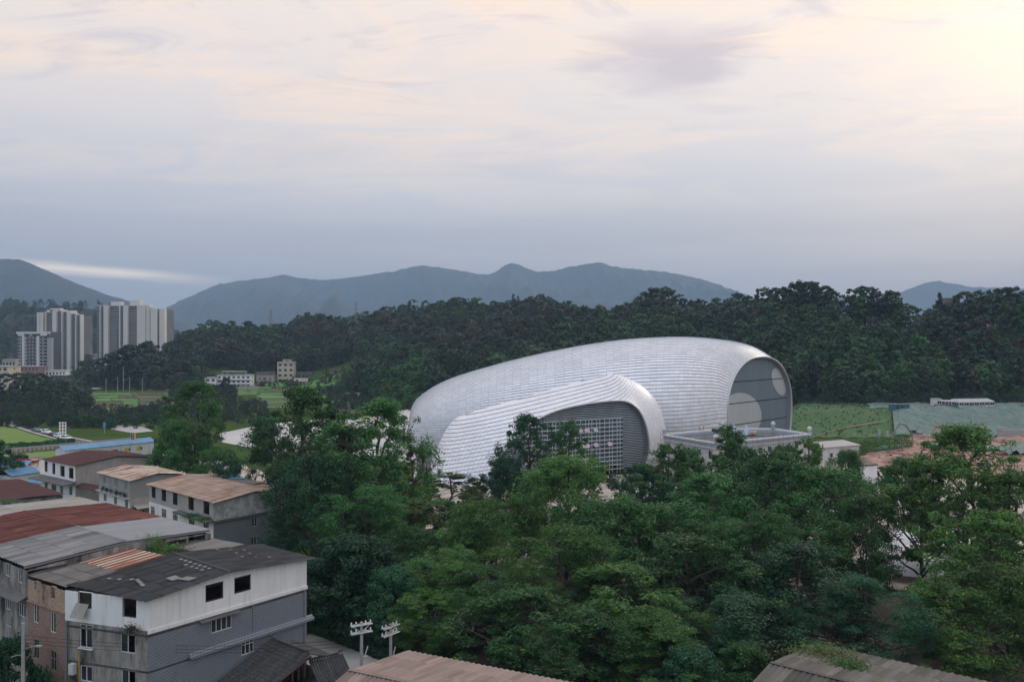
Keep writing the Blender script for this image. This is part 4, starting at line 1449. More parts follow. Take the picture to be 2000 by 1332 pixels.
# ================================================================== brick house next to it
C2 = P(54, 1172, 10.55)
house2 = thing('row_house', 'narrow bare red brick house between the grey plaster house and the concrete one', 'house', (C1[0] - 2, C1[1] + 4, 0))
w2 = Wall(house2, C2, C1, 0.0, 12.5)
wl = []
for px, py, w, h, k in ((71.5, 1141, 0.75, 1.1, 'brick'), (103, 1156, 0.75, 1.1, 'brick'), (70.5, 1197, 0.85, 1.75, 'w'), (103.5, 1215, 0.85, 1.8, 'w'), (71, 1267, 0.9, 1.75, 'g'), (104.5, 1290, 0.9, 1.75, 'g')):
    s, z = w2.pix(px, py)
    wl.append((w2.hole(s, z, w, h), k))
w2.build(None, zmats=[(10.5, M['brick_red']), (99, M['brick_rough'])])
for o, k in wl:
    if k == 'brick':
        q4 = [w2.pt(o[0], o[2], -0.12), w2.pt(o[1], o[2], -0.12), w2.pt(o[1], o[3], -0.12), w2.pt(o[0], o[3], -0.12)]
        mesh_obj('window_infill', q4, [(0, 1, 2, 3)], M['plaster_grey'], house2)
    else:
        w2.window(o, nm=1, transom=None if k == 'w' else 0.6, bar=0.06, frame='frame_white' if k == 'w' else 'frame_grey')
w2.slab(0, w2.L, 10.6, 0.14, 0.12, M['brick_red'], 'string_course')
G2 = v2(C2) + gdir * 18.0
G3 = v2(C1) + gdir * 17.0
Wall(house2, G2, C2, 0.0, 12.4).build(M['plaster_grey'])
Wall(house2, G3, G2, 0.0, 12.2).build(M['plaster_grey'])
e0, e1 = P(51, 1123, 12.65), P(129, 1146, 12.6)
r0, r1 = P(243, 1067, 13.25), P(335, 1087, 13.25)
roof_plane(house2, r0, r1, e0, e1, 5, 3, M['roof_brown'], 0.04, 3, v0=0.53, v1=1.0)
rr0, rr1 = lerp(r0, r1, 0.06), lerp(r0, r1, 0.88)
ee0, ee1 = lerp(e0, e1, 0.06), lerp(e0, e1, 0.92)
for k_, o_ in enumerate(roof_plane(house2, rr0 + [0, 0, 0.05], rr1 + [0, 0, 0.05], ee0, ee1, 16, 1, M['roof_rust_strong'], 0.03, 1, v0=0.02, v1=0.55, name='rusty_sheet')):
    if k_ % 2:
        o_.data.materials[0] = M['rust_solid']
deck(house2, [lerp(r0, e0, -0.02) + [0, 0, .1], lerp(r0, r1, .07) + [0, 0, .1], lerp(lerp(r0, e0, .5), lerp(r1, e1, .5), .07) + [0, 0, .1], lerp(r0, e0, .52) + [0, 0, .1]], 0.05, M['roof_plain'], 'flashing')
# flat weedy slab behind the ridge
fl = [P(250, 1070, 12.6), P(338, 1091, 12.6), P(392, 1083, 12.6), P(478, 1064, 12.6), P(418, 1051, 12.6), P(345, 1058, 12.6)]
deck(house2, fl, 0.3, M['concrete_old'], 'roof_slab')
deck(house2, [P(352, 1069, 12.95), P(395, 1082, 12.95), P(478, 1062, 12.95), P(418, 1052, 12.95)], 0.2, M['roof_brown'], 'roof_slab')

# ================================================================== concrete house and the long terrace behind
ddir = np.array([-0.79, 0.61])
ND = v2(P(243, 1058, 14.1))                                       # ridge start at the gable
nearE = v2(P(47, 1105, 13.55))
farE = v2(P(409, 1033, 13.55))
terr_specs = [('grey', 0.0, 10.2, 'roof_grey', 'roof_plain', 'concrete row house with grey corrugated roof and a smooth grey far side'),
              ('red', 10.2, 23.2, 'roof_red', 'roof_red', 'row house with rusty dark red corrugated roof beside the grey roof'),
              ('beige', 23.2, 30.5, 'roof_beige', 'roof_beige', 'row house with pale beige sheet roof behind the dark red roof')]
for kk, t0, t1, ml, mr, lab in terr_specs:
    base = ND + ddir * (t0 + t1) / 2
    hs = thing('row_house', lab, 'house', (base[0], base[1], 0))
    zr = 14.1 - (0.3 if kk == 'beige' else 0.0)
    ze = 13.5 - (0.1 if kk == 'beige' else 0.0)
    ra, rb = np.append(ND + ddir * t0, zr), np.append(ND + ddir * (t1 - 0.02), zr)
    la, lb = np.append(nearE + ddir * t0, ze), np.append(nearE + ddir * (t1 - 0.02), ze)
    fa_, fb_ = np.append(farE + ddir * t0, ze), np.append(farE + ddir * (t1 - 0.02), ze)
    n_ = max(4, int((t1 - t0) / 0.62))
    roof_plane(hs, rb, ra, lb, la, n_, 4, M[ml], 0.065, 2)
    roof_plane(hs, rb, ra, fb_, fa_, n_, 4 if kk != 'grey' else 2, M[mr], 0.065 if kk != 'grey' else 0.015, 2)
    ridge_cap(hs, rb, ra, 0.35, M[ml], lift=0.18)
    # walls
    wa, wb = v2(C2) + ddir * t1, v2(C2) + ddir * t0
    lw = Wall(hs, wa, wb, 0.0, 13.2)
    wl = []
    if kk == 'grey':
        for px, py, w, h, k in ((14.5, 1112.5, 0.95, 1.2, 1), (39.5, 1124, 0.95, 1.35, 1), (15, 1174.5, 1.2, 1.5, 2), (43, 1188, 1.5, 1.5, 2), (15.5, 1230, 1.3, 1.55, 3), (42, 1244, 1.0, 1.6, 1)):
            s, z = lw.pix(px, py)
            if 0.6 < s < lw.L - 0.3:
                wl.append((lw.hole(s, z, w, h), k))
    lw.build(M['plaster_grey'])
    for o, k in wl:
        lw.window(o, nm=k, bar=0.06, transom=0.75 if k > 1 else None)
    if kk == 'grey':
        lw.slab(0, lw.L, 11.0, 0.9, 0.12, M['concrete_old'], 'canopy', drop=0.45)
        # gable with dark gaps below the eave
        gw = Wall(hs, wb, wb + gdir * 18.2, 0.0, 13.3)
        go = []
        for px, py, w, h in ((93, 1102, 3.4, 0.62), (345, 1058, 2.2, 0.8), (385, 1046, 2.0, 0.9)):
            s, z = gw.pix(px, py)
            go.append(gw.hole(s, min(z, 12.85), w, h))
        gw.build(M['plaster_grey'], gable=[(0, 13.3), (gw.L, 13.3), (gw.L / 2, 13.9)])
        MB().beam(la + [0, 0, -0.12], ra + [0, 0, -0.12], 0.12, 0.2).build('verge_board', M['frame_grey'], hs)
        MB().beam(ra + [0, 0, -0.12], fa_ + [0, 0, -0.12], 0.12, 0.2).build('verge_board', M['frame_grey'], hs)
    fw0, fw1 = v2(C2) + gdir * 18.2 + ddir * t0, v2(C2) + gdir * 18.2 + ddir * t1
    Wall(hs, fw0, fw1, 0.0, 13.2).build(M['plaster_grey'])
    if kk == 'beige':
        Wall(hs, fw1, wa, 0.0, 13.2).build(M['plaster_warm'])

# dark red roof further along the row
hs = thing('house', 'low building with dark maroon metal roof at the frame edge', 'house', (*v2(P(60, 955, 12.3)), 0))
a_, b_ = P(126, 965.5, 12.6), P(38, 936, 12.6)
m0, m1 = P(0, 975, 12.9) + [0, 0, 0], P(-90, 944, 12.9)
roof_plane(hs, b_, a_, m1, m0, 14, 2, M['roof_maroon'], 0.03, 5)
wv = Wall(hs, v2(m0) + [0.5, 0.6], v2(a_) - [0.5, -0.5], 0.0, 12.4)
wv.build(M['plaster_grey'])
Wall(hs, v2(a_) - [0.5, -0.5], v2(b_) - [0.5, 0.5], 0.0, 12.4).build(M['plaster_warm'])
Wall(hs, v2(m1), v2(m0) + [0.5, 0.6], 0.0, 12.4).build(M['plaster_grey'])

# ================================================================== generic gabled block with ridge across the gable wall
def block(label, near, left, right, zt, zr, rpix, zmg, zml, mleft, mright, wg, wlft, over=0.45, name='house', nsh=8, z0=0.0, rib=0.04, gaps=None, nl=3, cap=None):
    """near/left/right: eave corner pixels; zt eave height"""
    A, Lc, Rc = P(*near, zt), P(*left, zt), P(*right, zt)
    gd = v2(Rc - A) / np.linalg.norm(v2(Rc - A))
    ld = v2(A - Lc) / np.linalg.norm(v2(A - Lc))
    Ai, Li, Ri = v2(A) + gd * over - ld * over, v2(Lc) + gd * over + ld * over, v2(Rc) - gd * over - ld * over
    Ei = Ri + (Li - Ai)
    cen_ = (Ri + Li) / 2
    hs = thing(name, label, 'house', (cen_[0], cen_[1], z0))
    g = Wall(hs, Ai, Ri, z0, zt - 0.12)
    gl = []
    for px, py, w, h, k in wg:
        s, z = g.pix(px, py)
        gl.append((g.hole(s, z, w, h), k))
    sr, _ = g.pix(*rpix)
    g.build(None, zmats=zmg, gable=[(0, zt - 0.12), (g.L, zt - 0.12), (sr, zr - 0.2)] if zr > zt + 0.15 else None)
    l = Wall(hs, Li, Ai, z0, zt - 0.12)
    ll = []
    for px, py, w, h, k in wlft:
        s, z = l.pix(px, py)
        ll.append((l.hole(s, z, w, h), k))
    l.build(None, zmats=zml)
    for wob, lst in ((g, gl), (l, ll)):
        for o, k in lst:
            if k == 'void':
                wob.window(o, nm=1, frame='frame_wood', bar=0.09, broken=True, transom=0.7)
            elif k == 'hole':
                pass
            else:
                wob.window(o, nm=k, bar=0.07, transom=0.72 if k >= 2 else None)
    Wall(hs, Ri, Ei, z0, zt - 0.15).build(zmg[-1][1])
    Wall(hs, Ei, Li, z0, zt - 0.15).build(zmg[-1][1])
    rn = np.append(v2(A) + gd * (over + sr), zr)
    rf = rn + np.append(v2(Lc - A), 0)
    Rf = Rc + (Lc - A)
    roof_plane(hs, rf, rn, Lc, A, nsh, nl, mleft, rib * 1.5, 2)
    roof_plane(hs, rf, rn, Rf, Rc, nsh, nl, mright, rib * 1.5, 2)
    ridge_cap(hs, rf, rn, 0.35, cap or mleft, lift=0.15)
    return hs, g, l


PW, PG, PP, PA = M['plaster_white'], M['plaster_grey'], M['plaster_patchy'], M['plaster_warm']
# patchy white block with pinkish rusty roof
hs8, g8, l8 = block('two-tone block with rust-streaked tan roof and whitewashed patchy gable above dark brick', (414.4, 982.6), (284, 946), (565.7, 957.7), 9.1, 9.85, (495, 975),
                    [(6.15, M['brick_grey']), (99, PP)], [(6.2, PW), (99, M['concrete'])], M['roof_rust'], M['roof_rust'],
                    [(497, 1019.5, 1.05, 1.45, 1), (496, 1056, 1.05, 1.4, 1)],
                    [(300, 961, 1.55, 2.0, 'void'), (320, 967, 1.7, 2.0, 'void'), (342, 974, 1.7, 2.0, 'void'), (373, 983, 1.9, 2.1, 'void'), (403, 991, 1.9, 2.1, 'void'),
                     (298, 999, 1.6, 1.8, 2), (320, 1003, 1.8, 1.6, 2), (342, 1009, 1.8, 1.5, 2), (374, 1019, 2.0, 1.4, 2), (402, 1026, 1.8, 1.4, 2)], nsh=18, nl=4)
g8.slab(-0.1, g8.L + 0.1, 6.2, 0.25, 0.3, M['concrete_old'], 'ledge')
s, z = l8.pix(352, 1000)
l8.slab(s, l8.L + 0.2, 6.35, 1.3, 0.25, M['concrete_old'], 'balcony')
# grey back roof with a blue sheet, same house
deck(hs8, [P(372, 930, 9.6), P(425, 926, 9.6), P(514, 941, 9.6), P(497, 945, 9.75)], 0.15, M['roof_brown'], 'roof_slab')
deck(hs8, [P(426, 927, 9.75), P(458, 926, 9.75), P(483, 934, 9.75), P(452, 935, 9.75)], 0.08, M['roof_blue'], 'blue_sheet')
# white brick block with bright rusty roof and potted plants
hs7, g7, l7 = block('white-painted block with orange rusty roof and potted plants on its ledge', (251, 939.8), (187, 923), (362.6, 925), 8.0, 8.75, (307, 932),
                    [(4.6, PA), (99, M['brick_white'])], [(4.7, PW), (99, M['brick_white'])], M['roof_rust_strong'], M['roof_rust_strong'],
                    [(262, 998, 1.2, 1.3, 1), (277, 1003, 1.2, 1.3, 1)],
                    [(204.5, 937.5, 0.8, 1.8, 1), (225, 942, 0.8, 1.8, 1), (246, 948, 0.8, 1.8, 1), (205, 970, 1.4, 1.7, 2), (225.5, 976, 1.4, 1.8, 2), (247, 983, 1.4, 1.9, 2)], nsh=14)
l7.slab(0.0, l7.L + 0.3, 4.75, 0.8, 0.15, M['concrete'], 'ledge')
g7.slab(0.5, 6.0, 3.4, 2.0, 0.1, M['roof_beige'], 'awning', drop=0.5)
# maroon roofed block
hs6, g6, l6 = block('long beige block with dark maroon roof and empty black window openings', (145, 910.3), (80, 897.7), (298.5, 891.4), 8.8, 9.75, (227, 897),
                    [(4.6, PA), (99, PA)], [(5.2, PW), (99, PW)], M['roof_maroon'], M['roof_maroon'],
                    [], [(90, 911, 1.3, 2.2, 'void'), (105, 915, 1.3, 2.3, 'void'), (122, 920, 1.9, 2.2, 'void'), (139, 924, 1.9, 2.2, 'void'),
                         (90, 945, 1.4, 1.9, 1), (105, 950, 2.2, 1.8, 2), (120, 955, 1.3, 1.8, 1), (138, 958, 1.4, 1.8, 1)], nsh=12)
l6.slab(-1.5, l6.L + 0.6, 5.6, 2.6, 0.18, M['concrete_old'], 'canopy', drop=0.4)
deck(hs6, [P(155, 941, 5.2), P(147, 948, 4.8), P(187, 961, 4.4), P(195, 948, 4.9)], 0.08, M['roof_maroon'], 'lean_to_roof')
# potted plants on the ledge of the white block
for k, (px, py) in enumerate(((204, 957), (213, 960), (222, 962), (232, 965), (240, 966), (248, 968))):
    p = P(px, py, 4.78)
    s, _ = l7.pix(px, 950)
    q3 = np.array(l7.pt(s, 4.76, 0.45))
    t = thing('potted_plant', 'small potted shrub on the ledge of the white-painted block', 'plant', q3, group='potted plants on the ledge')
    MB().lathe((0, 0, 0), [(0.14, 0), (0.22, 0.35), (0.19, 0.35)], 8).build('pot', M['container_teal'] if k % 2 else M['concrete'], t, local=True)
    rng = np.random.RandomState(k)
    c = rng.randn(60, 3) * 0.17 + [0, 0, 0.55]
    a3, b3 = rng.randn(60, 3) * 0.10, rng.randn(60, 3) * 0.06
    link_mesh('leaves', quad_mesh('leaves', np.stack([c - a3, c + b3, c + a3, c - b3], 1), M['leaf_dark']), t)

# ------------------------------------------------------------------ prefab office, sheds
pa, pb = P(126, 880.5, 3.6), P(303, 862.5, 3.6)
pdir = v2(pb - pa) / np.linalg.norm(v2(pb - pa))
pn = np.array([-pdir[1], pdir[0]])
pre = thing('prefab_office', 'long white site office with light blue sheet roof and yellow boards', 'building', (*(v2(pa) + v2(pb)) / 2, 0))
fw = Wall(pre, v2(pa) + pdir * 0.3 + pn * 0.3, v2(pb) - pdir * 0.3 + pn * 0.3, 0.0, 3.45)
po = []
for px, py, k in ((196, 880, 1), (225, 879, 1), (249, 877, 2), (272.5, 874.5, 2)):
    s, z = fw.pix(px, py)
    po.append((fw.hole(s, 2.0, 1.7, 0.95), k))
fw.build(M['prefab_wall'])
for o, k in po:
    fw.window(o, nm=2, bar=0.06, frame='frame_grey')
    if k == 2:
        q4 = [fw.pt(o[0] + 0.15, o[2] + 0.1, -0.04), fw.pt(o[0] + 1.25, o[2] + 0.1, -0.04), fw.pt(o[0] + 1.25, o[3] - 0.1, -0.04), fw.pt(o[0] + 0.15, o[3] - 0.1, -0.04)]
        mesh_obj('yellow_board', q4, [(0, 1, 2, 3)], M['yellow_board'], pre)
for k in range(9):
    s = fw.L * (k + 0.5) / 9
    MB().beam(fw.pt(s, 0.1, 0.02), fw.pt(s, 3.4, 0.02), 0.08, 0.05).build('panel_strip', M['frame_grey'], pre)
rw = v2(pb) - pdir * 0.3 + pn * 0.3
Wall(pre, rw, rw + pn * 6, 0, 3.45).build(M['prefab_wall'], gable=[(0, 3.45), (6, 3.45), (3, 4.5)])
lw_ = v2(pa) + pdir * 0.3 + pn * 6.3
Wall(pre, lw_, lw_ - pn * 6, 0, 3.45).build(M['prefab_wall'], gable=[(0, 3.45), (6, 3.45), (3, 4.5)])
rA, rB = np.append(v2(pa) + pn * 3.3, 4.65), np.append(v2(pb) + pn * 3.3, 4.65)
bA, bB = np.append(v2(pa) + pn * 6.6, 3.6), np.append(v2(pb) + pn * 6.6, 3.6)
roof_plane(pre, rA, rB, pa, pb, 16, 1, M['roof_blue'], 0.04, 4)
roof_plane(pre, rA, rB, bA, bB, 16, 1, M['roof_blue'], 0.04, 4)
for k, px in enumerate((153, 161, 170, 177, 185)):
    s, _ = fw.pix(px, 880)
    q3 = fw.pt(s, 1.6, 0.45)
    t = thing('air_conditioner', 'white outdoor air conditioner on brackets under the blue office roof', 'air conditioner', q3, rz=math.atan2(pdir[1], pdir[0]), group='air conditioners on the site office')
    MB().box((0, 0, 0.32), (0.85, 0.35, 0.62)).build('casing', M['frame_white'], t, local=True)
    MB().lathe((0, 0, 0), [(0.24, 0), (0.24, 0.03), (0.1, 0.04)], 12).build('fan_grille', M['frame_grey'], t, local=True).rotation_euler = (R(90), 0, 0)
    t.children[-1].location = (-0.12, -0.18, 0.33)
    MB().box((-0.3, 0.1, -0.04), (0.05, 0.7, 0.08)).box((0.3, 0.1, -0.04), (0.05, 0.7, 0.08)).build('bracket', M['frame_grey'], t, local=True)


def shed(label, front_l, front_r, zt, depth, mat, zr, wallm):
    a, c = P(*front_l, zt), P(*front_r, zt)
    d = v2(c - a) / np.linalg.norm(v2(c - a))
    n = np.array([-d[1], d[0]])
    t = thing('shed', label, 'shed', (*(v2(a) + v2(c)) / 2, 0))
    W = Wall(t, v2(a) + n * 0.3, v2(c) + n * 0.3, 0, zt - 0.1)
    o = [W.hole(W.L * f, 1.6, 1.3, 1.0) for f in (0.25, 0.7)]
    W.build(wallm)
    for q_ in o:
        W.window(q_, nm=1, bar=0.06, frame='frame_grey')
    Wall(t, v2(c) + n * 0.3, v2(c) + n * (depth - 0.3), 0, zt - 0.1).build(wallm)
    Wall(t, v2(a) + n * (depth - 0.3), v2(a) + n * 0.3, 0, zt - 0.1).build(wallm)
    r0_, r1_ = np.append(v2(a) + n * depth / 2, zr), np.append(v2(c) + n * depth / 2, zr)
    k = max(4, int(np.linalg.norm(v2(c - a))))
    roof_plane(t, r0_, r1_, a, c, k, 1, mat, 0.04, 4)
    roof_plane(t, r0_, r1_, np.append(v2(a) + n * depth, zt), np.append(v2(c) + n * depth, zt), k, 1, mat, 0.04, 4)
    return t


shed('low blue-roofed shed in front of the parked red car', (-30, 912), (50, 911), 3.2, 6.0, M['roof_blue'], 4.2, M['prefab_wall'])
shed('blue-roofed shed tucked beside the maroon-roofed block', (22, 930), (80, 922), 3.4, 8.0, M['roof_blue'], 4.6, M['prefab_wall'])
shed('small blue lean-to shed beneath the maroon-roofed block canopy', (48, 942), (80, 944), 2.4, 4.0, M['roof_blue'], 2.9, M['prefab_wall'])

# ================================================================== old tiled house in the foreground
tile = thing('tiled_house', 'old house with dark grey clay-tile roof below the grey brick gable', 'house', (-20.5, 73, 0))
R0, R1 = P(529, 1247, 6.3), P(607, 1277, 6.3)
td = v2(R1 - R0) / np.linalg.norm(v2(R1 - R0))
tg = np.array([-td[1], td[0]])


def tile_roof(parent, r0, r1, down, run, drop, pitch=0.24):
    """rows of round tiles running down the slope; every row a part"""
    L = np.linalg.norm(r1 - r0)
    n = int(L / pitch)
    slope = np.append(down * run, -drop)
    sag = 0.10
    for i in range(n + 1):
        f = (i + 0.5) / (n + 1)
        V_, Fs = [], []
        st = 14
        top = r0 * (1 - f) + r1 * f
        hd = np.append(v2(r1 - r0) / L, 0)
        lenj = RR.uniform(0.97, 1.01)
        for k in range(st):
            for e in (0, 1):
                t = (k + e) / st * lenj
                c = top + slope * t + np.array([0, 0, -sag * math.sin(math.pi * t) + (0.035 if e == 1 else 0.0)])
                for a in range(5):
                    th = math.pi * a / 4
                    rad = pitch * 0.36
                    V_.append(c + hd * rad * math.cos(th) * 1.0 + np.array([0, 0, rad * math.sin(th) * 0.9]))
        for k in range(st):
            b0 = k * 10
            for a in range(4):
                Fs.append((b0 + a, b0 + a + 1, b0 + 5 + a + 1, b0 + 5 + a))
            Fs.append((b0 + 5, b0 + 6, b0 + 7, b0 + 8, b0 + 9))
        mesh_obj('tile_row', V_, Fs, M['tile_grey'], parent)
    # pan layer below
    q4 = [r0, r1, r1 + slope, r0 + slope]
    g_ = [[lerp(lerp(q4[0], q4[1], u), lerp(q4[3], q4[2], u), v) + [0, 0, -0.03 - sag * math.sin(math.pi * v)] for v in np.linspace(0, 1, 7)] for u in (0, 1)]
    mesh_obj('pan_tiles', g_[0] + g_[1], [(i, i + 1, 8 + i, 7 + i) for i in range(6)], M['tile_grey'], parent)


tile_roof(tile, R0, R1, -tg, 5.6, 2.3)
tile_roof(tile, R0, R1, tg, 2.6, 0.9)
mb = MB()
for k in range(14):
    a, c = lerp(R0, R1, k / 14), lerp(R0, R1, (k + 0.9) / 14)
    up = 0.16 + 0.18 * max(0, (abs(k - 6.5) - 4.5)) * 0.4
    mb.beam(a + [0, 0, up], c + [0, 0, up], 0.22, 0.16)
mb.build('ridge', M['tile_grey'], tile)
S0, S1 = P(603, 1291, 5.5), P(670, 1276, 5.5)
sd_ = v2(S1 - S0) / np.linalg.norm(v2(S1 - S0))
tile_roof(tile, S0, S1, np.array([sd_[1], -sd_[0]]), 3.4, 1.5)
mb = MB()
for k in range(8):
    mb.beam(lerp(S0, S1, k / 8) + [0, 0, .15 + (0.15 if k > 6 else 0)], lerp(S0, S1, (k + .9) / 8) + [0, 0, .15 + (0.2 if k > 6 else 0)], 0.2, 0.15)
mb.build('ridge', M['tile_grey'], tile)
mb = MB()
for k in range(4):
    a = lerp(R1, np.append(v2(R1) - tg * 2.6, 5.3), k / 4) + [0, 0, -0.15]
    mb.beam(a, (a[0], a[1], 4.4), 0.12, 0.12)
mb.beam(R1 + [0, 0, -0.2], np.append(v2(R1) - tg * 3.0, 5.0), 0.12, 0.12)
mb.build('gable_frame', M['frame_wood'], tile)
c0 = v2(R0) - tg * 4.9
c1 = v2(R1) - tg * 4.9
c2, c3 = v2(R1) + tg * 2.0, v2(R0) + tg * 2.0
for a, c in ((c0, c1), (c1, c2), (c2, c3), (c3, c0)):
    Wall(tile, a, c, 0, 4.0).build(M['plaster_grey'])


# ================================================================== two metal-roofed sheds in the foreground
def frontshed(label, er0, er1, rr0_, rr1_, ze, zr, mat, nsh, name='workshop'):
    """er: far eave pixels, rr: ridge pixels (left, right)"""
    E0, E1, R0_, R1_ = P(*er0, ze), P(*er1, ze), P(*rr0_, zr), P(*rr1_, zr)
    d = v2(E1 - E0) / np.linalg.norm(v2(E1 - E0))
    Ln = np.linalg.norm(v2(E1 - E0)) * 1.35
    E1 = E0 + np.append(d * Ln, 0)
    R1_ = R0_ + np.append(d * Ln, 0)
    N0 = R0_ * 2 - E0
    N0[2] = ze
    N1 = R1_ * 2 - E1
    N1[2] = ze
    t = thing(name, label, 'workshop', (*((v2(R0_) + v2(R1_)) / 2), 0))
    roof_plane(t, R0_, R1_, E0, E1, int(nsh * 1.6), 3, mat, 0.075, 1)
    roof_plane(t, R0_, R1_, N0, N1, nsh, 2, mat, 0.06, 3)
    ridge_cap(t, R0_, R1_, 0.45, mat, lift=0.16)
    i = 0.4
    g_ = v2(E0 - R0_) / np.linalg.norm(v2(E0 - R0_))
    n0, n1, e0_, e1_ = v2(N0) + d * i + g_ * i, v2(N1) - d * i + g_ * i, v2(E0) + d * i - g_ * i, v2(E1) - d * i - g_ * i
    for a, c in ((n0, n1), (n1, e1_), (e1_, e0_), (e0_, n0)):
        L = np.linalg.norm(c - a)
        gb = [(0, ze - 0.15), (L, ze - 0.15), (L / 2, zr - 0.25)] if L < 25 and abs((c - a) @ d) < L * 0.5 else None
        Wall(t, a, c, 0, ze - 0.15).build(M['plaster_grey'], gable=gb)
    return t, R0_, R1_, E0, E1


frontshed('workshop with dusty pink corrugated metal roof and rusty ridge strip', (793, 1272), (1100, 1332), (682, 1310), (770, 1332), 5.5, 6.8, M['roof_pink'], 24)
oldshed, oR0, oR1, oE0, oE1 = frontshed('old workshop with weathered grey-brown roof and weeds growing on it', (1590, 1257), (1923, 1332), (1505, 1296), (1629, 1332), 5.5, 6.8, M['roof_old'], 20)
# ------------------------------------------------------------------ towers and far town
def PXW(px0, px1, D):
    return (px1 - px0) / F * D


def tower(label, segs, D0, depth, ybase, roofs, name='apartment_tower', skew=0.10, nfl=27, group=None):
    """segs: (px0, px1, ytop, kind, proud) from left to right; kind wall / win / dark / rib"""
    x0, x1 = segs[0][0], segs[-1][1]
    ztop = max(CAM_H + (CY - s[2]) * D0 / F for s in segs)
    t = thing(name, label, 'apartment tower', ((x0 + x1) / 2 / F * D0 - CX / F * D0, D0 + depth / 2, 0))
    def X(px):
        return (px - CX) / F * D0
    bx0, bx1 = X(x0) + 0.6, X(x1) - 0.6
    zcore = min(CAM_H + (CY - s[2]) * D0 / F for s in segs) - 0.6
    MB().box(((bx0 + bx1) / 2, D0 + depth / 2 + 1.5, zcore / 2), (bx1 - bx0, depth, zcore)).build('core', M['tower_dark'], t)
    wmesh = {}
    for px0, px1, yt, kind, proud in segs:
        z1 = CAM_H + (CY - yt) * D0 / F
        a, c = X(px0), X(px1)
        w = c - a - 0.05
        xm = (a + c) / 2
        if kind == 'wall' or kind == 'rib':
            MB().box((xm, D0 + 2.0 - proud, z1 / 2), (w, 6.0, z1)).build('wall_bay' if kind == 'wall' else 'rib', M['tower_wall'] if kind == 'wall' else M['tower_white'], t)
        else:
            fh = (z1 - 3.0) / nfl
            ncol = max(1, int(round(w / 2.6)))
            cw = w / ncol
            key = (round(cw, 2), kind)
            for f in range(nfl):
                z = 3.0 + f * fh
                if z < 6 and f < 2:
                    continue
                sl_ = MB().box((xm, D0 + 1.1 - proud * 0.5, z + 0.18), (w, 1.6, 0.34)).build('balcony_slab', M['tower_wall'], t)
                for k in range(ncol):
                    if key not in wmesh:
                        o = MB().box((0, 0, 0), (cw * 0.84, 0.12, fh * 0.60)).build('window', M['glass'] if kind == 'dark' else M['glass_blue'], t, local=True)
                        wmesh[key] = o
                        o2 = o
                    else:
                        o2 = wmesh[key].copy()
                        COL.objects.link(o2)
                        o2.parent = t
                    o2.location = np.array([a + cw * (k + 0.5), D0 + 1.32 - proud * 0.5, z + fh * 0.58]) - wloc(t)
                if kind == 'win':
                    for k in range(ncol + 1):
                        pass
            MB().box((xm, D0 + 1.45 - proud * 0.5, z1 / 2), (w, 0.2, z1)).build('bay_back', M['tower_dark'], t)
            MB().box((xm, D0 + 1.0 - proud * 0.5, z1 + 0.1), (w, 2.0, 0.9)).build('parapet', M['tower_wall'], t)
    for px0, px1, yt, yb in roofs:
        za, zb = CAM_H + (CY - yb) * D0 / F - 0.4, CAM_H + (CY - yt) * D0 / F
        MB().box(((X(px0) + X(px1)) / 2, D0 + 7, (za + zb) / 2), (X(px1) - X(px0), 7, zb - za)).build('roof_house', M['tower_wall'], t)
    return t


tower('wide cream apartment tower with dark vertical window bays', [
    (189, 196, 597, 'win', 0), (196, 197.5, 596.5, 'rib', .8), (197.5, 204, 597, 'win', 0), (204, 213, 596.5, 'wall', 1.2), (213, 226, 597, 'dark', -2), (226, 234, 597, 'win', 0),
    (234, 235.8, 596.5, 'rib', .8), (235.8, 242.5, 597, 'win', 0), (242.5, 251, 596.5, 'wall', 1.2), (251, 266, 597, 'dark', -2), (266, 269, 597, 'dark', -3), (269, 285, 596, 'wall', 1.0),
    (285, 293, 596, 'wall', -0.5), (293, 295, 601, 'dark', -3), (295, 308.5, 602.5, 'wall', 0.6), (308.5, 312.5, 603, 'dark', -3), (312.5, 322.5, 603, 'wall', 0.8)],
    870, 22, 730, [(213, 233, 589, 597), (251, 271, 586.5, 597), (279, 290, 594, 597)])
tower('slimmer grey apartment tower rising behind the hotel block', [
    (74, 79, 610, 'wall', 1), (79, 86, 610, 'wall', .3), (86, 89, 610, 'dark', -3), (89, 90.5, 608, 'rib', .5), (90.5, 104, 610, 'dark', -1), (104, 112, 606, 'wall', 1.0), (112, 121, 608, 'win', -.5), (121, 123, 607, 'rib', .6),
    (123, 132, 609, 'win', -.5), (132, 139.5, 610, 'wall', .8), (139.5, 148, 613, 'win', -.5), (148, 150, 612, 'rib', .5), (150, 157.5, 615, 'win', -.5), (157.5, 160, 614.5, 'rib', .8)],
    890, 22, 730, [(94, 114, 602, 609), (123, 141, 606.5, 611), (88, 122, 605, 609)])

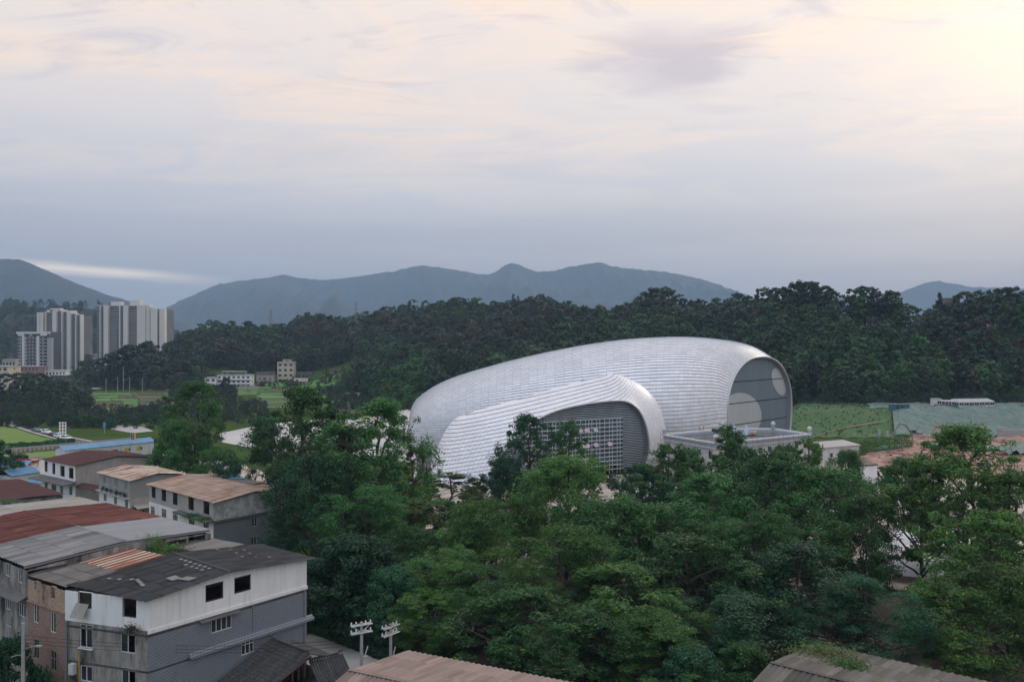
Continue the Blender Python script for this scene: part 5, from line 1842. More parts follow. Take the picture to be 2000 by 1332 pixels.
# hotel block in front
def hotel():
    D = 800.0
    t = thing('hotel_block', 'white-framed hotel block with dark centre strip and round emblem', 'building', ((70 - CX) / F * D, D + 10, 0))
    X = lambda px: (px - CX) / F * D
    Z = lambda py: CAM_H + (CY - py) * D / F
    MB().box((X(70), D + 9, Z(646) / 2 - 0.5), (X(102) - X(38), 15, Z(646) - 1)).build('core', M['tower_dark'], t)
    MB().box((X(65), D + 1.0, (Z(644) + Z(656)) / 2), (X(103) - X(36.5), 3.0, Z(644) - Z(648))).build('portal_top', M['tower_white'], t)
    MB().box((X(41.5), D + 0.6, (Z(648.5) + Z(656)) / 2), (X(48) - X(36.5), 3.0, Z(648.5) - Z(656))).build('portal_corner', M['tower_white'], t)
    MB().box((X(86), D + 0.6, (Z(648.5) + Z(656)) / 2), (X(92) - X(79.5), 3.0, Z(648.5) - Z(656))).build('portal_corner', M['tower_white'], t)
    for a, c, y0 in ((44, 48.5, 656), (72.5, 77, 656)):
        MB().box((X((a + c) / 2), D + 0.5, Z(y0) / 2), (X(c) - X(a), 3.0, Z(y0))).build('pier', M['tower_white'], t)
    for k in range(10):
        y = 659.5 + 6.6 * k
        for a, c in ((34.5, 44), (77, 90)):
            MB().box((X((a + c) / 2), D + 0.9, Z(y + 3.4)), (X(c) - X(a), 2.2, 0.55)).build('balcony_slab', M['tower_white'], t)
            MB().box((X((a + c) / 2), D + 1.45, Z(y)), ((X(c) - X(a)) * 0.9, 0.3, 2.0)).build('window', M['glass'], t)
            MB().box((X(a * 0.45 + c * 0.55) - 0.8, D + 1.22, Z(y)), (1.1, 0.15, 1.0)).build('white_panel', M['tower_white'], t)  # small plain white panel in front of the dark window
        for a in (56, 62.5):
            MB().box((X(a), D + 1.35, Z(y + 1.0)), (1.0, 0.2, 0.9)).build('window', M['tower_white'], t)
        for a in (50, 71):
            MB().box((X(a), D + 0.9, Z(y + 2)), (1.3, 1.6, 1.4)).build('bay', M['tower_white'], t)
    for px in range(92, 104, 2):
        MB().box((X(px), D + 1.0, Z(660) / 2), (0.35, 1.2, Z(660))).build('fin', M['tower_white'], t)
    MB().box((X(97.5), D + 1.4, (Z(649) + Z(659)) / 2), (X(101) - X(93), 1.2, Z(651) - Z(658))).build('window', M['glass_blue'], t)
    e = MB().lathe((0, 0, 0), [(1.55, 0), (1.55, 0.25), (1.15, 0.3), (1.1, 0.2)], 20).build('emblem', M['canopy_white'], t, local=True)
    e.rotation_euler = (R(90), 0, 0)
    e.location = np.array([X(59), D + 1.0, Z(653)]) - wloc(t)
    # bent double stroke inside the round emblem and the row of small characters below it
    MB().box((X(59) - 0.45, D + 0.7, Z(653.2)), (0.3, 0.1, 1.1)).box((X(59) + 0.45, D + 0.7, Z(653.2)), (0.3, 0.1, 1.1)).box((X(59), D + 0.7, Z(654)), (1.0, 0.1, 0.3)).build('emblem_mark', M['tower_dark'], t)
    for k in range(6):
        MB().box((X(53.5 + 2.1 * k), D + 0.95, Z(658)), (0.75, 0.1, 0.12)).box((X(53.5 + 2.1 * k), D + 0.95, Z(658.4)), (0.55, 0.1, 0.1)).box((X(53.5 + 2.1 * k), D + 0.95, Z(658.2)), (0.14, 0.1, 0.7)).build('sign_character', M['canopy_white'], t)
hotel()


def flatblock(name, label, px0, px1, ytop, D, depth, mat, floors=2, cols=3, roofmat=None, zb=0.0, win='frame_grey', rz=0.0, over=0.4, cat='house', bands=None):
    """plain flat-roofed block with framed windows"""
    z1 = CAM_H + (CY - ytop) * D / F
    a, c = np.array([(px0 - CX) / F * D, D]), np.array([(px1 - CX) / F * D, D])
    d = (c - a)
    d = np.array([d[0] * math.cos(rz) - d[1] * math.sin(rz), d[0] * math.sin(rz) + d[1] * math.cos(rz)])
    c = a + d
    dn = d / np.linalg.norm(d)
    n = np.array([-dn[1], dn[0]])
    t = thing(name, label, cat, (*((a + c) / 2), zb))
    W = Wall(t, a, c, zb, z1)
    fh = (z1 - zb) / floors
    ops = []
    for f in range(floors):
        for k in range(cols):
            ops.append(W.hole(W.L * (k + 0.5) / cols, zb + fh * (f + 0.52), W.L / cols * 0.55, fh * 0.45))
    W.build(mat)
    for o in ops:
        W.window(o, nm=1, bar=0.12, frame=win)
    W2 = Wall(t, c, c + n * depth, zb, z1)
    o2 = [W2.hole(depth * 0.5, zb + fh * (f + 0.52), 1.4, fh * 0.4) for f in range(floors)]
    W2.build(mat)
    for o in o2:
        W2.window(o, nm=1, bar=0.12, frame=win)
    Wall(t, c + n * depth, a + n * depth, zb, z1).build(mat)
    Wall(t, a + n * depth, a, zb, z1).build(mat)
    p = [a - dn * over - n * over, c + dn * over - n * over, c + dn * over + n * (depth + over), a - dn * over + n * (depth + over)]
    deck(t, [(q_[0], q_[1], z1 + 0.35) for q_ in p], 0.34, roofmat or M['concrete'])
    if bands:
        for f in range(1, floors):
            W.slab(-0.3, W.L + 0.3, zb + fh * f, bands, 0.3, M['concrete'], 'balcony')
    return t, W, z1


# low town in front of the towers
flatblock('town_block', 'low white podium block below the hotel', 75, 128, 724, 780, 20, M['plaster_white'], 1, 8, cat='building')
flatblock('town_block', 'low building with brick red front beside the hotel foot', 40, 75, 716, 770, 16, M['brick_red'], 2, 5, cat='building')
flatblock('town_block', 'grey slab building seen between the two towers', 158, 176, 692, 900, 14, M['tower_dark'], 5, 4, cat='building')
flatblock('town_block', 'beige slab building beside the dark slab between towers', 176, 190, 693, 905, 14, M['tower_wall'], 5, 3, cat='building')
flatblock('town_block', 'pale cottage row at the foot of the dark hill', 4, 30, 702, 930, 12, M['plaster_warm'], 1, 4, cat='building')
flatblock('town_shed', 'long grey roofed warehouse in front of the towers', 98, 146, 733, 700, 18, M['concrete_old'], 1, 6, cat='building')
flatblock('apartment_block', 'plain cream apartment block cut by the frame edge', -60, 15, 716, 520, 14, M['cream'], 5, 7, cat='building')
flatblock('farm_shed', 'small grey shed among the valley trees', 168, 187, 760, 560, 8, M['concrete_old'], 1, 2)
def merge_into(child, house):
    off = wloc(child) - wloc(house)
    for ch in list(child.children):
        ch.parent = house
        ch.location = np.array(ch.location) + off
    bpy.data.objects.remove(child, do_unlink=True)
# village
t_, W_, z_ = flatblock('village_house', 'white two-storey village house with balconies beside the green fields', 424, 489, 733, 600, 9, M['plaster_white'], 3, 7, zb=-0.5, bands=1.2)
merge_into(flatblock('upper_room', 'upper room', 434, 478, 726, 603, 5, M['plaster_grey'], 1, 4, zb=z_ + 0.4, cat='house')[0], t_)
flatblock('village_house', 'small white annex at the side of the village house', 400, 422, 738, 598, 8, M['plaster_white'], 2, 2)
t_, W_, z_ = flatblock('village_house', 'cream three-storey village house with square windows', 541.5, 573, 708, 640, 11, M['cream'], 4, 3, zb=1.0, rz=R(6), win='frame_grey')
merge_into(flatblock('stair_head', 'stair head', 553, 567, 703, 645, 4, M['cream'], 1, 1, zb=z_ + 0.4)[0], t_)
def farmhouse(label, px0, px1, yridge, yeave, ybase, D, mat):
    a, c = np.array([(px0 - CX) / F * D, D]), np.array([(px1 - CX) / F * D, D])
    zr, ze = CAM_H + (CY - yridge) * D / F, CAM_H + (CY - yeave) * D / F
    zb = float(hz((a[0] + c[0]) / 2, D)) - 0.3
    t = thing('farmhouse', label, 'house', (*((a + c) / 2), zb))
    W = Wall(t, a + [0.8, 0.8], c + [-0.8, 0.8], zb, ze - 0.1)
    o = [W.hole(W.L * f, (zb + ze) / 2, 1.2, 1.2) for f in (0.2, 0.5, 0.8)]
    W.build(M['plaster_warm'])
    for q_ in o:
        W.window(q_, nm=1, bar=0.1, frame='frame_wood')
    Wall(t, c + [-0.8, 0.8], c + [-0.8, 7.2], zb, ze - 0.1).build(M['plaster_warm'])
    Wall(t, a + [0.8, 7.2], a + [0.8, 0.8], zb, ze - 0.1).build(M['plaster_warm'])
    roof_plane(t, (a[0], D + 4, zr), (c[0], D + 4, zr), (a[0], D, ze), (c[0], D, ze), 10, 1, mat, 0.06, 3)
    roof_plane(t, (a[0], D + 4, zr), (c[0], D + 4, zr), (a[0], D + 8, ze), (c[0], D + 8, ze), 10, 1, mat, 0.06, 3)
    return t
farmhouse('dark tiled farmhouse beside the tall cypress', 645, 678, 723, 731, 746, 640, M['tile_grey'])
farmhouse('dark tiled farmhouse behind the cream village house', 575, 610, 726, 733, 745, 650, M['tile_grey'])
farmhouse('low dark open barn between the white and cream village houses', 498, 536, 726, 731, 745, 635, M['tile_grey'])
farmhouse('small brown-roofed hut in front of the cream village house', 572, 600, 739, 745, 752, 620, M['roof_beige'])
flatblock('hilltop_pavilion', 'small stone pavilion among the trees on the hill crest', 1851, 1875, 583, 446, 6, M['plaster_grey'], 1, 3, zb=CAM_H + (CY - 600) * 446 / F - 3, cat='building')
# tiled walls by the fields
for k, (x0, x1, y, lab) in enumerate(((462, 505, 757, 'low pinkish yard wall below the white village house'), (674, 704, 771, 'low brick field wall under the valley shrubs'))):
    a, c = P(x0, y + 3), P(x1, y + 3)
    t = thing('yard_wall', lab, 'wall', (*v2((a + c) / 2), float(hz(*v2((a + c) / 2)))))
    MB().beam((a[0], a[1], 1.0), (c[0], c[1], 1.0), 0.4, 2.4).build('wall', M['plaster_warm'], t)
    MB().beam((a[0], a[1], 2.3), (c[0], c[1], 2.3), 0.6, 0.15).build('coping', M['brick_red'], t)

# lattice pylons on the hill crest
def pylon(label, px, ytop, D, h):
    x = (px - CX) / F * D
    zt_ = CAM_H + (CY - ytop) * D / F
    z0 = zt_ - h
    t = thing('pylon', label, 'pylon', (x, D, z0))
    def leg(sx, sy):
        return [(x + sx * 3.0, D + sy * 3.0, z0), (x + sx * 1.1, D + sy * 1.1, z0 + h * 0.55), (x + sx * 0.4, D + sy * 0.4, zt_)]
    for sx in (-1, 1):
        for sy in (-1, 1):
            MB().tube(leg(sx, sy), 0.16, 4).build('leg', M['steel'], t)
    mb = MB()
    for f0, f1 in ((0, .2), (.2, .38), (.38, .55), (.55, .7), (.7, .85), (.85, 1.0)):
        for s in (-1, 1):
            def at(f, sx, sy):
                w = 3.0 + (1.1 - 3.0) * f / .55 if f < .55 else 1.1 + (0.4 - 1.1) * (f - .55) / .45
                return (x + sx * w, D + sy * w, z0 + h * f)
            mb.beam(at(f0, -1, s), at(f1, 1, s), 0.14, 0.14)
            mb.beam(at(f0, 1, s), at(f1, -1, s), 0.14, 0.14)
    mb.build('bracing', M['steel'], t)
    for f, w in ((.62, 4.2), (.78, 3.6), (.92, 2.6)):
        MB().beam((x - w, D, z0 + h * f), (x + w, D, z0 + h * f), 0.3, 0.35).build('cross_arm', M['steel'], t)
pylon('grey lattice power pylon on the hill crest above the white village house', 528.5, 604, 780, 26)
pylon('taller lattice power pylon on the crest before the long range', 695, 589, 800, 32)

# valley poles
for px, yt, yb, D in ((207, 756, 772, 540), (230, 752, 770, 540), (253, 750, 768, 545), (278, 752, 768, 545), (241, 729, 764, 560)):
    x = (px - CX) / F * D
    h = (yb - yt) / F * D + 1
    t = thing('valley_pole', 'thin grey power pole standing in the far valley field', 'pole', (x, D, float(hz(x, D))), group='power poles in the valley')
    MB().tube([(0, 0, 0), (0, 0, h + 3)], [0.22, 0.14], 6).build('pole', M['wood_pole'], t, local=True)
    MB().box((0, 0, h + 2.4), (1.8, 0.12, 0.12)).build('cross_arm', M['wood_pole'], t, local=True)

# ------------------------------------------------------------------ pavilion roof building with ball finials
def pavilion():
    ZP = 11.0
    A, L_, Rr, Bk = P(1398, 866, ZP), P(1297, 850, ZP), P(1581, 848.5, ZP), None
    ln = v2(L_ - A)
    rn = v2(Rr - A)
    bk = v2(P(1510, 838.5, ZP))
    bl = v2(P(1412, 838.5, ZP))
    t = thing('corner_pavilion', 'half-finished pale building with blue-grey parapet and stone ball finials', 'building', (*(v2(A) + v2(Rr)) / 2, 0))
    loop = [v2(L_), v2(A), v2(Rr), bk, bl]
    cen_ = sum(loop) / 5
    n_ = len(loop)
    for i in range(n_):
        a, c = loop[i], loop[(i + 1) % n_]
        W = Wall(t, a, c, 0.0, ZP - 1.0)
        ops = []
        if i in (0, 1):
            k_ = int(W.L / 3.2)
            for k in range(k_):
                for z in (2.2, 5.4, 8.4):
                    ops.append(W.hole(W.L * (k + 0.5) / k_, z, 1.2, 1.4))
        W.build(M['stone_pale'])
        for o in ops:
            W.window(o, nm=1, bar=0.1, frame='frame_grey')
        for z, h, m_, off in ((ZP - 1.1, 0.35, 'stone_pale', 0.25), (ZP - 0.45, 0.75, 'bluegrey_trim', -0.05), (ZP + 0.1, 0.35, 'tower_white', 0.35)):
            o3 = np.append(W.n * off, 0)
            MB().beam(np.append(a, z) + o3, np.append(c, z) + o3, 0.6, h).build('cornice', M[m_], t)
    deck(t, [(*(cen_ + (p - cen_) * 0.97), ZP - 1.6) for p in loop], 0.3, M['concrete_old'])
    for i, p in enumerate(loop):
        f = thing('ball_finial', ['left corner', 'near corner', 'right corner', 'back right corner', 'back left corner'][0] and
                  ['stone ball finial on the parapet corner beside the hood', 'stone ball finial half hidden by the tree top at the parapet', 'stone ball finial on the parapet corner beside the grass slope',
                   'stone ball finial on the parapet before the grey end wall', 'stone ball finial on the parapet before the silver panels'][i], 'finial', (p[0], p[1], ZP + 0.28), group='ball finials on the parapet')
        MB().lathe((0, 0, 0), [(0.5, 0), (0.5, 0.25), (0.3, 0.35), (0.26, 0.6)], 12).build('base', M['bluegrey_trim'], f, local=True)
        MB().ball((0, 0, 1.15), 0.62, 14, 9).build('ball', M['stone_pale'], f, local=True, smooth=True)
    # scaffold
    mb = MB()
    for i in (0, 1):
        a, c = loop[i], loop[i + 1]
        d = (c - a) / np.linalg.norm(c - a)
        nn = np.array([d[1], -d[0]])
        L = np.linalg.norm(c - a)
        for k in range(int(L / 1.8) + 1):
            p = a + d * k * 1.8 + nn * 1.1
            mb.tube([(p[0], p[1], 0), (p[0], p[1], ZP + 1.0)], 0.035, 4)
        for z in (2, 4, 6, 8, 10):
            p, q_ = a + nn * 1.1, c + nn * 1.1
            mb.tube([(p[0], p[1], z), (q_[0], q_[1], z)], 0.035, 4)
    s = mb.build('scaffold', M['steel'], None)
    setp(s, 'thin steel pole scaffold in front of the blue-grey parapet building', 'scaffold')
    # things left on the roof
    for px, py, lab in ((1434, 845, 'crumpled blue and white tarpaulin lump on the parapet roof'), (1458, 845, 'peaked blue and white tarpaulin heap on the parapet roof')):
        p = P(px, py + 4, ZP - 1.4)
        rng = np.random.RandomState(px)
        V_, Fs = [], []
        for j in range(5):
            for k in range(10):
                th = 2 * math.pi * k / 10
                r_ = (1.3 - 0.3 * j) * (0.8 + 0.4 * rng.rand())
                V_.append((p[0] + r_ * math.cos(th), p[1] + r_ * math.sin(th), p[2] + 0.02 + j * 0.62 + 0.2 * rng.rand() * (j > 0)))
        for j in range(4):
            for k in range(10):
                k2 = (k + 1) % 10
                Fs.append((j * 10 + k, j * 10 + k2, (j + 1) * 10 + k2, (j + 1) * 10 + k))
        Fs.append(tuple(range(40, 50)))
        setp(mesh_obj('tarpaulin', V_, Fs, M['tarp_blue']), lab, 'tarpaulin')
    for px, py, lab in ((1370, 845, 'rusty orange frame standing on the parapet roof'), (1470, 846, 'rusty brown drum lying beside the tarpaulins')):
        p = P(px, py + 4, ZP - 1.4)
        t2 = thing('rusty_stand' if px == 1370 else 'rusty_drum', lab, 'scrap', (p[0], p[1], ZP - 1.6))
        if px == 1370:
            for s_ in (-0.5, 0.5):
                MB().box((s_, 0, 1.2), (0.3, 0.3, 2.4)).build('post', M['roof_rust_strong'], t2, local=True)
            MB().box((0, 0, 1.6), (1.2, 0.2, 0.25)).build('rail', M['roof_rust_strong'], t2, local=True)
        else:
            MB().tube([(-0.9, 0, 0.7), (-0.85, 0, 0.7), (0.85, 0, 0.7), (0.9, 0, 0.7)], [0.6, 0.7, 0.7, 0.6], 14).build('drum', M['roof_rust_strong'], t2, local=True)
            for x_ in (-0.4, 0.4):
                MB().tube([(x_ - 0.04, 0, 0.7), (x_ + 0.04, 0, 0.7)], 0.73, 14).build('hoop', M['roof_rust'], t2, local=True)
pavilion()

# ------------------------------------------------------------------ construction ground on the right
def drape(name, label, pix_rows, mat, z, cat, nx_=40, ny_=14, wr=0.0, seed=0, kind=None):
    """sheet over the terrain between plan quads; pix given as plan corners"""
    a, c, d, e = [v2(p) for p in pix_rows]
    rng = np.random.RandomState(seed)
    V_ = []
    for j in range(ny_ + 1):
        for i in range(nx_ + 1):
            u, v = i / nx_, j / ny_
            p = (a * (1 - u) + c * u) * (1 - v) + (e * (1 - u) + d * u) * v
            w_ = wr * (0.5 + 0.5 * math.sin(u * 41 + 1.5 * math.sin(v * 5))) + wr * 0.6 * rng.rand()
            V_.append((p[0], p[1], float(hz(p[0], p[1])) + z + w_))
    Fs = [(j * (nx_ + 1) + i, j * (nx_ + 1) + i + 1, (j + 1) * (nx_ + 1) + i + 1, (j + 1) * (nx_ + 1) + i) for j in range(ny_) for i in range(nx_)]
    o = mesh_obj(name, V_, Fs, mat, smooth=True)
    setp(o, label, cat, kind=kind)
    return o


def colp(px, D):
    return ((px - CX) / F * D, D)
drape('safety_net', 'green dust net spread over the bare slope below the white units', [colp(1748, 290), colp(2150, 284), colp(2150, 352), colp(1742, 330)], M['netting'], 0.10, 'net', 130, 34, 0.9, 1, 'structure')
drape('safety_net', 'green dust net along the bench behind the teal container', [colp(1700, 331), colp(2150, 353), colp(2150, 376), colp(1690, 372)], M['netting'], 0.12, 'net', 60, 8, 0.3, 2, 'structure')
drape('grass_slope', 'terraced grass bank to the right of the hall mouth', [colp(1520, 288), colp(1750, 288), colp(1738, 333), colp(1520, 372)], M['slopegrass'], 0.02, 'slope', 60, 40, 0.22, 3, 'structure')
V_ = []
pl_ = [(1575, 858), (1610, 846), (1650, 836), (1700, 828), (1735, 822)]
pth = []
for px, py in pl_:
    # walk down the view ray until it meets the slope
    for D in np.arange(280, 372, 0.5):
        p = PD(px, py, D)
        if p[2] <= float(hz(p[0], p[1])) + 0.3:
            break
    pth.append((p[0], p[1], float(hz(p[0], p[1])) + 0.35))
fine = []
for a, c in zip(pth[:-1], pth[1:]):
    for k in range(8):
        fine.append(lerp(a, c, k / 8))
V_, Fs = [], []
for k, p in enumerate(fine):
    for s_ in (-1.0, 0.0, 1.0):
        V_.append((p[0] + 0.3 * s_, p[1] + s_ * 0.75, float(hz(p[0] + 0.3 * s_, p[1] + s_ * 0.75)) + 0.42))
    if k:
        for j in range(2):
            Fs.append((3 * k - 3 + j, 3 * k - 2 + j, 3 * k + 1 + j, 3 * k + j))
setp(mesh_obj('path', V_, Fs, M['dirt_path']), 'sandy footpath climbing across the grass bank', 'path', kind='structure')
sheet('earth', 'reddish excavated earth in front of the netted slope', gpoly([(1660, 905), (1690, 885), (1740, 868), (1790, 862), (2150, 866), (2200, 935), (1900, 935), (1800, 925)]), 0.05, M['earth'], cat='earth', rough=2.0)
drape('safety_net', 'teal net lying on the red earth beside the hedge', [colp(1700, 252), colp(1755, 258), colp(1765, 268), colp(1725, 263)], M['netting_bright'], 0.10, 'net', 20, 8, 0.4, 5, 'structure')
drape('safety_net', 'teal net over a spoil heap on the red earth', [colp(1950, 243), colp(2120, 243), colp(2110, 268), colp(1975, 266)], M['netting'], 0.10, 'net', 24, 10, 1.3, 6, 'structure')
# spoil heaps
for k, (px, D, r_, h) in enumerate(((1805, 278, 9, 2.2), (1845, 272, 8, 1.6), (1880, 268, 10, 2.0), (1990, 276, 8, 2.2))):
    rng = np.random.RandomState(40 + k)
    x, y = colp(px, D)
    V_, Fs = [], []
    for j in range(7):
        for i in range(22):
            th = 2 * math.pi * i / 22
            rr_ = r_ * (1 - j / 6.4) * (0.85 + 0.3 * rng.rand())
            V_.append((x + rr_ * math.cos(th) * 1.4, y + rr_ * math.sin(th), -0.1 + h * (j / 6) ** 0.8 + 0.25 * rng.rand()))
    for j in range(6):
        for i in range(22):
            i2 = (i + 1) % 22
            Fs.append((j * 22 + i, j * 22 + i2, (j + 1) * 22 + i2, (j + 1) * 22 + i))
    Fs.append(tuple(range(132, 154)))
    setp(mesh_obj('earth_heap', V_, Fs, M['earth'], smooth=True), 'low heap of dug red earth before the netted slope', 'earth heap', 'earth heaps on the site', 'structure')

# rubble and stones strewn over the dug ground, one mass
rr2 = np.random.RandomState(9)
mb = MB()
for _ in range(420):
    D = rr2.uniform(238, 287)
    px = rr2.uniform(1700, 2050)
    x, y = colp(px, D)
    s_ = rr2.uniform(0.15, 0.75)
    mb.box((x, y, s_ * 0.25), (s_ * rr2.uniform(0.6, 2.2), s_, s_ * 0.7), rr2.uniform(0, 3.1))
setp(mb.build('rubble', M['earth'], None), 'stones and clods strewn over the dug red earth', 'rubble', kind='stuff')
for k, (px, D, L_, w_) in enumerate(((1800, 287, 14, 3), (1905, 285, 18, 4), (1835, 262, 9, 3), (1790, 274, 7, 2.5), (1940, 252, 12, 4))):
    x, y = colp(px, D)
    drape('safety_net', 'crumpled bright green net lying on the dug red earth', [(x - L_ / 2, y), (x + L_ / 2, y + 1), (x + L_ / 2 - 1, y + w_ + 1), (x - L_ / 2 + 2, y + w_)], M['netting_bright'], 0.12, 'net', 16, 6, 0.9, 20 + k, 'structure')['group'] = 'crumpled green nets on the dug earth'
# site fence along the top of the grass bank
fx0, fx1 = colp(1560, 357), colp(1735, 337)
fn = thing('site_fence', 'low green mesh fence along the top of the grass bank', 'fence', (*((np.array(fx0) + np.array(fx1)) / 2), float(hz(*((np.array(fx0) + np.array(fx1)) / 2)))))
for k in range(22):
    p = np.array(fx0) * (1 - k / 21) + np.array(fx1) * k / 21
    z = float(hz(*p))
    MB().tube([(p[0], p[1], z - 0.2), (p[0], p[1], z + 1.5)], 0.06, 5).build('post', M['frame_grey'], fn)
    if k:
        MB().beam((*p0_, z0_ + 1.3), (*p, z + 1.3), 0.05, 0.05).beam((*p0_, z0_ + 0.5), (*p, z + 0.5), 0.05, 0.05).build('rail', M['netting_bright'], fn)
    p0_, z0_ = p, z
# white plant units on the bench
def unit(px, D, w, label, group, rz=0.12, full=True, d_=3.0, h=2.6):
    x, y = colp(px, D)
    z = float(hz(x, y)) + 0.15
    t = thing('cooling_unit', label, 'cooling unit', (x, y, z), rz, group)
    MB().box((0, 0, 0.2), (w * 0.96, d_ * 0.96, 0.4)).build('base_frame', M['frame_grey'], t, local=True)
    mb = MB()
    mb.add([(-w / 2, -d_ / 2, 0.4), (w / 2, -d_ / 2, 0.4), (w / 2, d_ / 2, 0.4), (-w / 2, d_ / 2, 0.4), (-w / 2, -d_ / 2, h), (w / 2, -d_ / 2, h), (w / 2, d_ / 2, h), (-w / 2, d_ / 2, h),
            (-w * .42, -d_ * .42, h + .35), (w * .42, -d_ * .42, h + .35), (w * .42, d_ * .42, h + .35), (-w * .42, d_ * .42, h + .35)],
           [(0, 1, 5, 4), (1, 2, 6, 5), (2, 3, 7, 6), (3, 0, 4, 7), (4, 5, 9, 8), (5, 6, 10, 9), (6, 7, 11, 10), (7, 4, 8, 11), (8, 9, 10, 11)])
    mb.build('casing', M['unit_white'], t, local=True)
    for s in (-0.24, 0.24):
        MB().box((s * w, -d_ / 2 - 0.03, 1.75), (w * 0.38, 0.08, 1.1)).build('louvre_panel', M['unit_dark'], t, local=True)
    for s in (-0.2, 0.25):
        MB().box((-w / 2 - 0.03, s * d_, 1.75), (0.08, d_ * 0.36, 1.1)).build('louvre_panel', M['unit_dark'], t, local=True)
    for s in (-0.22, 0.22):
        MB().lathe((s * w, 0, h + 0.33), [(0.5, 0), (0.5, 0.22), (0.42, 0.22), (0.40, 0.1)], 12).build('fan', M['unit_white'], t, local=True)
    return t
for r_ in range(3):
    for k in range(7):
        unit(1873 + 10.0 * k - 4 * r_, 334 + 4.6 * r_ + 0.5 * k, 2.0, ('white cooling unit in the front row on the netted bench', 'white cooling unit in the middle row on the netted bench', 'white cooling unit in the back row on the netted bench')[r_], ('front', 'middle', 'back')[r_] + ' row of cooling units')
for k in range(6):
    unit(1838 + 6.5 * k, 341 - 0.8 * k, 1.3, 'white cooling unit standing behind the dark pipe rack', 'cooling units behind the pipe rack', h=2.4)
x, y = colp(1828, 346)
t = thing('switch_cabin', 'plain white cabin at the left end of the cooling units', 'cabin', (x, y, float(hz(x, y))))
MB().box((0, 0, 1.6), (3.2, 3, 3.2)).build('body', M['unit_white'], t, local=True)
MB().box((0, 0, 3.28), (3.4, 3.2, 0.15)).build('roof', M['frame_grey'], t, local=True)
MB().box((0.6, -1.53, 1.1), (0.9, 0.06, 2.0)).build('door', M['frame_grey'], t, local=True)
x, y = colp(1848, 333)
t = thing('pipe_rack', 'dark low pipe rack in front of the small cooling units', 'pipe rack', (x, y, float(hz(x, y)) + 0.1))
for k in range(4):
    MB().tube([(-5, 0, 0.5 + 0.35 * k), (5, 0.4, 0.5 + 0.35 * k)], 0.13, 8).build('pipe', M['unit_dark'], t, local=True)
for s in (-4.5, -1.5, 1.5, 4.5):
    MB().box((s, 0.15, 0.8), (0.15, 0.5, 1.6)).build('post', M['frame_grey'], t, local=True)
x, y = colp(1756, 326)
t = thing('container', 'dark teal shipping container at the top of the netted slope', 'container', (x, y, float(hz(x, y)) + 0.05))
MB().box((0, 0, 1.35), (7.2, 2.5, 2.6)).build('body', M['container_teal'], t, local=True)
for k in range(18):
    MB().box((-3.4 + 0.4 * k, -1.27, 1.35), (0.16, 0.07, 2.4)).build('corrugation', M['container_teal'], t, local=True)
MB().box((0, -1.26, 2.6), (7.25, 0.1, 0.14)).box((0, -1.26, 0.1), (7.25, 0.1, 0.14)).build('frame', M['container_teal'], t, local=True)
for s in (-1.2, 0.6):
    MB().box((s, -1.32, 1.4), (1.0, 0.06, 1.6)).build('door', M['unit_dark'], t, local=True)

def excavator(label, px, D, rz, mat, s=1.0):
    x, y = colp(px, D)
    t = thing('excavator', label, 'excavator', (x, y, 0.05), rz)
    for sy in (-1.1, 1.1):
        mb = MB()
        prof = [(-1.9, 0.35), (-1.6, 0.05), (1.6, 0.05), (1.9, 0.35), (1.9, 0.6), (1.6, 0.9), (-1.6, 0.9), (-1.9, 0.6)]
        V_ = [(a, sy - 0.3, c) for a, c in prof] + [(a, sy + 0.3, c) for a, c in prof]
        mb.add(V_, [tuple(range(8)), tuple(range(15, 7, -1))] + [(i, 8 + i, 8 + (i + 1) % 8, (i + 1) % 8) for i in range(8)])
        mb.build('track', M['tyre'], t, local=True)
    MB().box((-0.3, 0, 1.3), (3.2, 2.4, 0.5)).box((-1.3, 0, 1.9), (1.4, 2.4, 0.9)).build('upper_body', mat, t, local=True)
    cab = MB().box((0.5, 0.65, 2.2), (1.5, 1.0, 1.6)).build('cab', mat, t, local=True)
    MB().box((1.27, 0.65, 2.45), (0.05, 0.8, 0.9)).box((0.5, 1.17, 2.45), (1.1, 0.05, 0.9)).build('cab_window', M['glass'], cab, local=True)
    MB().tube([(0.9, -0.3, 1.5), (2.6, -0.3, 4.3), (4.6, -0.3, 4.6)], [0.28, 0.34, 0.22], 6).build('boom', mat, t, local=True)
    MB().tube([(4.3, -0.3, 4.9), (6.0, -0.3, 2.0)], [0.26, 0.16], 6).build('arm', mat, t, local=True)
    MB().tube([(1.2, -0.3, 2.0), (2.7, -0.3, 3.9)], 0.1, 6).tube([(3.0, -0.3, 4.9), (4.3, -0.3, 5.1)], 0.09, 6).build('ram', M['rim_metal'], t, local=True)
    mb = MB()
    mb.add([(5.8, -0.8, 2.1), (6.4, -0.8, 1.9), (6.3, -0.8, 1.0), (5.5, -0.8, 0.9), (5.2, -0.8, 1.5), (5.8, 0.2, 2.1), (6.4, 0.2, 1.9), (6.3, 0.2, 1.0), (5.5, 0.2, 0.9), (5.2, 0.2, 1.5)],
           [(0, 1, 2, 3, 4), (9, 8, 7, 6, 5), (0, 5, 6, 1), (1, 6, 7, 2), (2, 7, 8, 3), (3, 8, 9, 4)])
    mb.build('bucket', M['frame_grey'], t, local=True)
    t.scale = (s, s, s)
    return t
excavator('orange excavator reaching left at the foot of the netted slope', 1856, 281, R(172), M['orange'], 1.0)
excavator('dark grey excavator digging beside the grass bank', 1787, 284, R(165), M['frame_grey'], 1.1)
